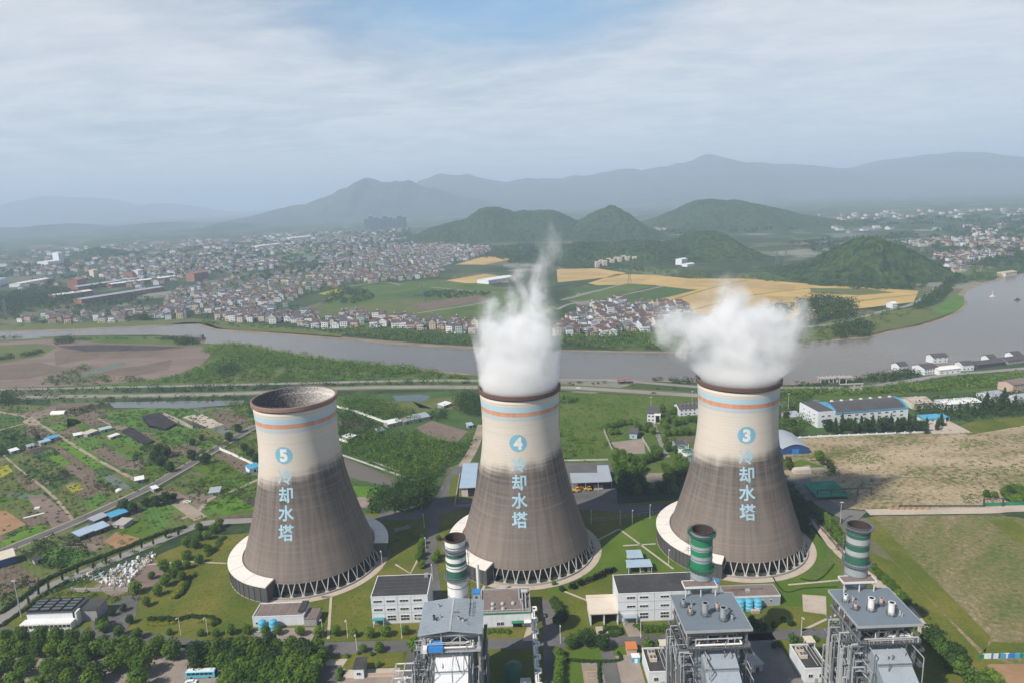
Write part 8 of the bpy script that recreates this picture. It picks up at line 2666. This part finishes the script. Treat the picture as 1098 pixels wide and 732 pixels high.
# ------------------------------------------------------------------ vehicles, masts, rubble
t = thing('bus', 'light blue coach parked beside the car park grove', 'bus', (-129.6, 248.6, 0))
bus_blue = paint('bus_blue', (0.12, 0.42, 0.55), 0.35, 0, .1)
b = MB().extr_x([(-1.25, .45), (1.25, .45), (1.28, 1.5), (1.2, 3.0), (.9, 3.25), (-.9, 3.25), (-1.2, 3.0), (-1.28, 1.5)], -5.8, 5.8, bus_blue)
local(t, 'body', b)
local(t, 'roof', MB().box(-5.4, 5.4, -.85, .85, 3.24, 3.34, white).box(-3.6, -.8, -.7, .7, 3.34, 3.62, white).box(2, 4.2, -.6, .6, 3.34, 3.55, white))
for i in range(6):
    for s in (-1, 1):
        local(t, 'window', MB().box(-5.2+1.72*i, -3.65+1.72*i, s*1.24-.03, s*1.24+.03, 1.75, 2.75, glass))
local(t, 'windscreen', MB().box(5.78, 5.84, -1.05, 1.05, 1.3, 2.8, glass))
for x in (-3.6, 3.7):
    for s in (-1, 1):
        local(t, 'wheel', MB().tube((x, s*1.0, .5), (x, s*1.3, .5), .5, dark_void, 16))


def car(label, x, y, rz, mat):
    t = thing('parked_car', label, 'car', (x, y, 0))
    t.rotation_euler = (0, 0, rz)
    local(t, 'body', MB().extr_x([(-.85, .3), (.85, .3), (.9, .75), (.82, 1.0), (-.82, 1.0), (-.9, .75)], -2.2, 2.2, mat).extr_x([(-.78, .98), (.78, .98), (.62, 1.48), (-.62, 1.48)], -1.5, 1.0, mat))
    local(t, 'window', MB().extr_x([(-.80, 1.04), (.80, 1.04), (.68, 1.38), (-.68, 1.38)], -1.35, .85, glass))
    for a in (-1.35, 1.35):
        for s in (-1, 1):
            local(t, 'wheel', MB().tube((a, s*.7, .33), (a, s*.92, .33), .33, dark_void, 12))
    return t


car('white car parked in front of the blue coach', -132.2, 244.8, .1, white)
car('white car driving on the road above the meadow right of the middle tower', *ground(620, 416.3), -.05, white)
car('dark lorry coloured car on the road above the white house with the portal', *ground(701, 421.6), -.3, dark_metal)
car('dark car parked by the blue roofed lodge', *ground(1012, 456), .2, dark_metal)
car('grey car parked by the blue roofed lodge forecourt', *ground(1006, 457.5), .2, greywall)
car('white car standing on the lane above the inner road', *ground(201, 538.5), .2, white)

lamp_paint = paint('lamp_head', (.6, .6, .58), .4)  # plain pale paint of the lamp heads


def lamp(label, x, y, h=9.0, arm=1.6, a=-pi/2):
    t = thing('street_lamp', label, 'street lamp', (x, y, 0), 'street lamps of the plant roads')
    local(t, 'pole', MB().tube((0, 0, 0), (0, 0, h), .13, white, 7, .09))
    local(t, 'lamp_head', MB().tube((0, 0, h), (arm*cos(a), arm*sin(a), h+.35), .07, white, 6).box(-.55, .55, -.2, .2, h+.3, h+.45, lamp_paint, rot=a, at=(arm*cos(a), arm*sin(a))))


LAMPS = [(194, 681, 'in front of the wavy hedge of the left lawn'), (223, 681, 'at the right end of the wavy hedge'), (346.5, 683, 'beside the path from the left tower'), (373, 684, 'between the roadside trees right of the small hall'), (383, 700, 'across the road from the roadside trees'), (431, 685, 'in front of the white workshop'),
         (601, 690, 'at the corner of the vertical road'), (687, 684, 'at the entrance of the black roofed workshop'), (457, 592, 'beside the road between left and middle towers'), (455, 566, 'where the road bends behind the left tower'), (464, 622, 'near the white topped chimney'),
         (634, 562, 'before the dark hedge right of the middle tower'), (665, 563, 'in the tower shade by the meadow road'), (678, 562, 'second in the tower shade by the meadow road'), (697, 556, 'where the lit lawn meets the road behind'), (735, 541, 'left of the right tower by the road'),
         (410, 607, 'at the right foot of the left tower'), (818, 672, 'on the lawn right of the three tanks'), (859, 682, 'by the road before the right boiler'), (717, 606, 'at the left foot of the right tower')]
for px, py, where in LAMPS:
    x, y = ground(px, py)
    lamp('thin white street lamp %s' % where, x, y)
for px, py, h_, lab in ((23, 662, 19, 'tall grey floodlight mast left of the slatted roof office'), (698, 444, 15, 'tall thin mast beside the white house with the portal'), (742, 440, 17, 'tall thin mast behind the house with dormers'), (845, 442, 16, 'short floodlight mast left of the white factory'), (901, 560, 12, 'white post lamp beside the faded green chimney')):
    x, y = ground(px, py)
    t = thing('mast', lab, 'mast', (x, y, 0))
    local(t, 'pole', MB().tube((0, 0, 0), (0, 0, h_), .28, pale_metal, 8, .16))
    local(t, 'lamp_head', MB().box(-1.1, 1.1, -.3, .3, h_, h_+.5, grey_metal).box(-.9, .9, -.45, -.3, h_, h_+.4, lamp_paint))

# fence panels with bollard-like posts seen in the shade of the towers
A, B = ground(632, 560), ground(737, 547)
mb = MB()
for i in range(15):
    x, y = A[0]+(B[0]-A[0])*i/14, A[1]+(B[1]-A[1])*i/14
    mb.box(x-.1, x+.1, y-.1, y+.1, 0, 2.2, pale_metal)
mb.tube((A[0], A[1], 2.0), (B[0], B[1], 2.0), .06, pale_metal, 4).tube((A[0], A[1], .6), (B[0], B[1], .6), .06, pale_metal, 4)
single('fence', mb, (*A, 0), 'thin metal fence along the shaded road between middle and right towers', 'fence')
A, B = ground(466, 500), ground(452, 548)
mb = MB()
n = 18
for i in range(n+1):
    x, y = A[0]+(B[0]-A[0])*i/n, A[1]+(B[1]-A[1])*i/n
    mb.box(x-.12, x+.12, y-.12, y+.12, 0, 2.4, dark_metal)
mb.box(0, hypot(B[0]-A[0], B[1]-A[1]), -.04, .04, .3, 2.1, dark_metal, rot=atan2(B[1]-A[1], B[0]-A[0]), at=A)
single('fence', mb, (*A, 0), 'dark fence along the left side of the upper road between left and middle towers', 'fence')
P = G2([(868, 552), (900, 590), (925, 618)])
mb = MB()
for (xa, ya), (xb, yb) in zip(P, P[1:]):
    l = hypot(xb-xa, yb-ya)
    mb.box(0, l, -.12, .12, 0, 1.6, brown_roof, rot=atan2(yb-ya, xb-xa), at=(xa, ya))
single('boundary_wall', mb, (*P[0], 0), 'brown wall beside the bright tree file right of the right tower', 'wall')
P = G2([(1052, 706), (1098, 705), (1180, 704)])
mb = MB()
rr_ = random.Random(3)
for k in range(34):
    x = P[0][0]+(P[-1][0]-P[0][0])*k/33
    y = P[0][1]+(P[-1][1]-P[0][1])*k/33
    mb.box(x-.9, x+.9, y-.06+rr_.uniform(-.25, .25), y+.06+rr_.uniform(-.1, .25), 0, 1.9+rr_.random()*.5, rr_.choice([tank_blue, blue_bright, blue_roof, white_wall, green_paint]))
single('site_hoarding', mb, (*P[0], 0), 'battered blue hoarding along the lower edge of the playing field', 'hoarding')
plant('bright', 1063, 727, 1.0, 'bright tree on the bare soil below the blue hoarding')
plant('round', 1052, 736, .8, 'smaller tree at the lower frame edge below the blue hoarding')

# heap of white sacks and rubble: nobody could count the pieces
rs = np.random.RandomState(9)
mb = MB()
for poly, keep in (([(98, 622), (120, 610), (150, 598), (165, 590), (168, 598), (150, 612), (138, 630), (116, 628)], .8), ([(78, 622), (98, 612), (104, 620), (84, 626)], .25), ([(100, 630), (138, 626), (134, 633), (108, 634)], .35)):
    for x, y in scatter(poly, 1.35, rs, keep):
        m = [white, white_wall, cream, concrete, blue_pale_roof, greywall, pinkish][int(rs.choice(7, p=[.28, .22, .12, .13, .05, .13, .07]))]
        a, s = rs.rand()*6.28, .3+.75*rs.rand()**1.5
        z = rs.rand()*1.3
        k = len(mb.v)
        mb.box(-s, s, -s*.6, s*.6, z*.4, z+s*.8, m, rot=a, at=(x, y))
        for q in range(4, 8):
            vx, vy, vz = mb.v[k+q]
            mb.v[k+q] = (x+(vx-x)*.75+rs.normal()*.2, y+(vy-y)*.75+rs.normal()*.2, vz+rs.normal()*.25)
tag(mb.build('rubble'), kind='stuff')


# ------------------------------------------------------------------ power pylons
def pylon(label, px, py, h):
    x, y = ground(px, py)
    t = thing('pylon', label, 'pylon', (x, y, 0), 'power pylons across the valley')
    bx = h*.1
    mb = MB()

    def half(z):
        return bx*(1-.86*min(1, z/(h*.72)))+.35
    lv = [0, h*.2, h*.36, h*.5, h*.62, h*.72, h*.86, h]
    for z0, z1 in zip(lv, lv[1:]):
        a, b_ = half(z0), half(z1)
        for sx, sy in ((1, 1), (1, -1), (-1, 1), (-1, -1)):
            mb.tube((sx*a, sy*a, z0), (sx*b_, sy*b_, z1), .22, grey_metal, 4, caps=False)
        for sx in (-1, 1):
            mb.tube((-a, sx*a, z0), (b_, sx*b_, z1), .13, grey_metal, 4, caps=False).tube((a, sx*a, z0), (-b_, sx*b_, z1), .13, grey_metal, 4, caps=False)
            mb.tube((sx*a, -a, z0), (sx*b_, b_, z1), .13, grey_metal, 4, caps=False)
    mb.build('lattice', t)
    for z, w in ((h*.72, h*.2), (h*.84, h*.16), (h*.96, h*.12)):
        local(t, 'crossarm', MB().tube((-w, 0, z), (0, 0, z+1.6), .18, grey_metal, 4).tube((w, 0, z), (0, 0, z+1.6), .18, grey_metal, 4).tube((-w, 0, z), (w, 0, z), .18, grey_metal, 4))
    return t


for px, py, h_, lab in ((842, 290, 52, 'power pylon at the foot of the forested hill behind the right steam plume'), (925, 290, 58, 'power pylon standing before the nearest cone shaped hill'), (976, 283, 46, 'power pylon on the right shoulder of the cone shaped hill'), (675, 305, 34, 'power pylon among the golden fields between the plumes'),
                        (453, 324, 36, 'lone power pylon in the green fields left of the middle plume'), (833, 284, 46, 'second power pylon close behind the one at the forested hill'), (972, 252, 50, 'power pylon far out on the right plain'), (1068, 244, 60, 'power pylon beside the far right hamlet'),
                        (7, 341, 34, 'power pylon among the dark trees at the left edge'), (344, 262, 60, 'power pylon far out on the left plain'), (778, 246, 60, 'power pylon on the wooded hill behind the right plume')):
    pylon(lab, px, py, h_)

# ------------------------------------------------------------------ the air
HZ = MB().box(-25000, 25000, -2200, 31000, -1.8, TOP[0]+25, None)
HZ.mats = []
m, N, out = new_mat('haze')
v = N.new('ShaderNodeVolumePrincipled')
v.inputs['Color'].default_value = (0.64, 0.785, 0.99, 1)
v.inputs['Density'].default_value = HAZE
v.inputs['Anisotropy'].default_value = 0.0
N.t.links.new(v.outputs[0], out.inputs['Volume'])
HZ.mats = [m]
tag(HZ.build('haze'), kind='stuff')
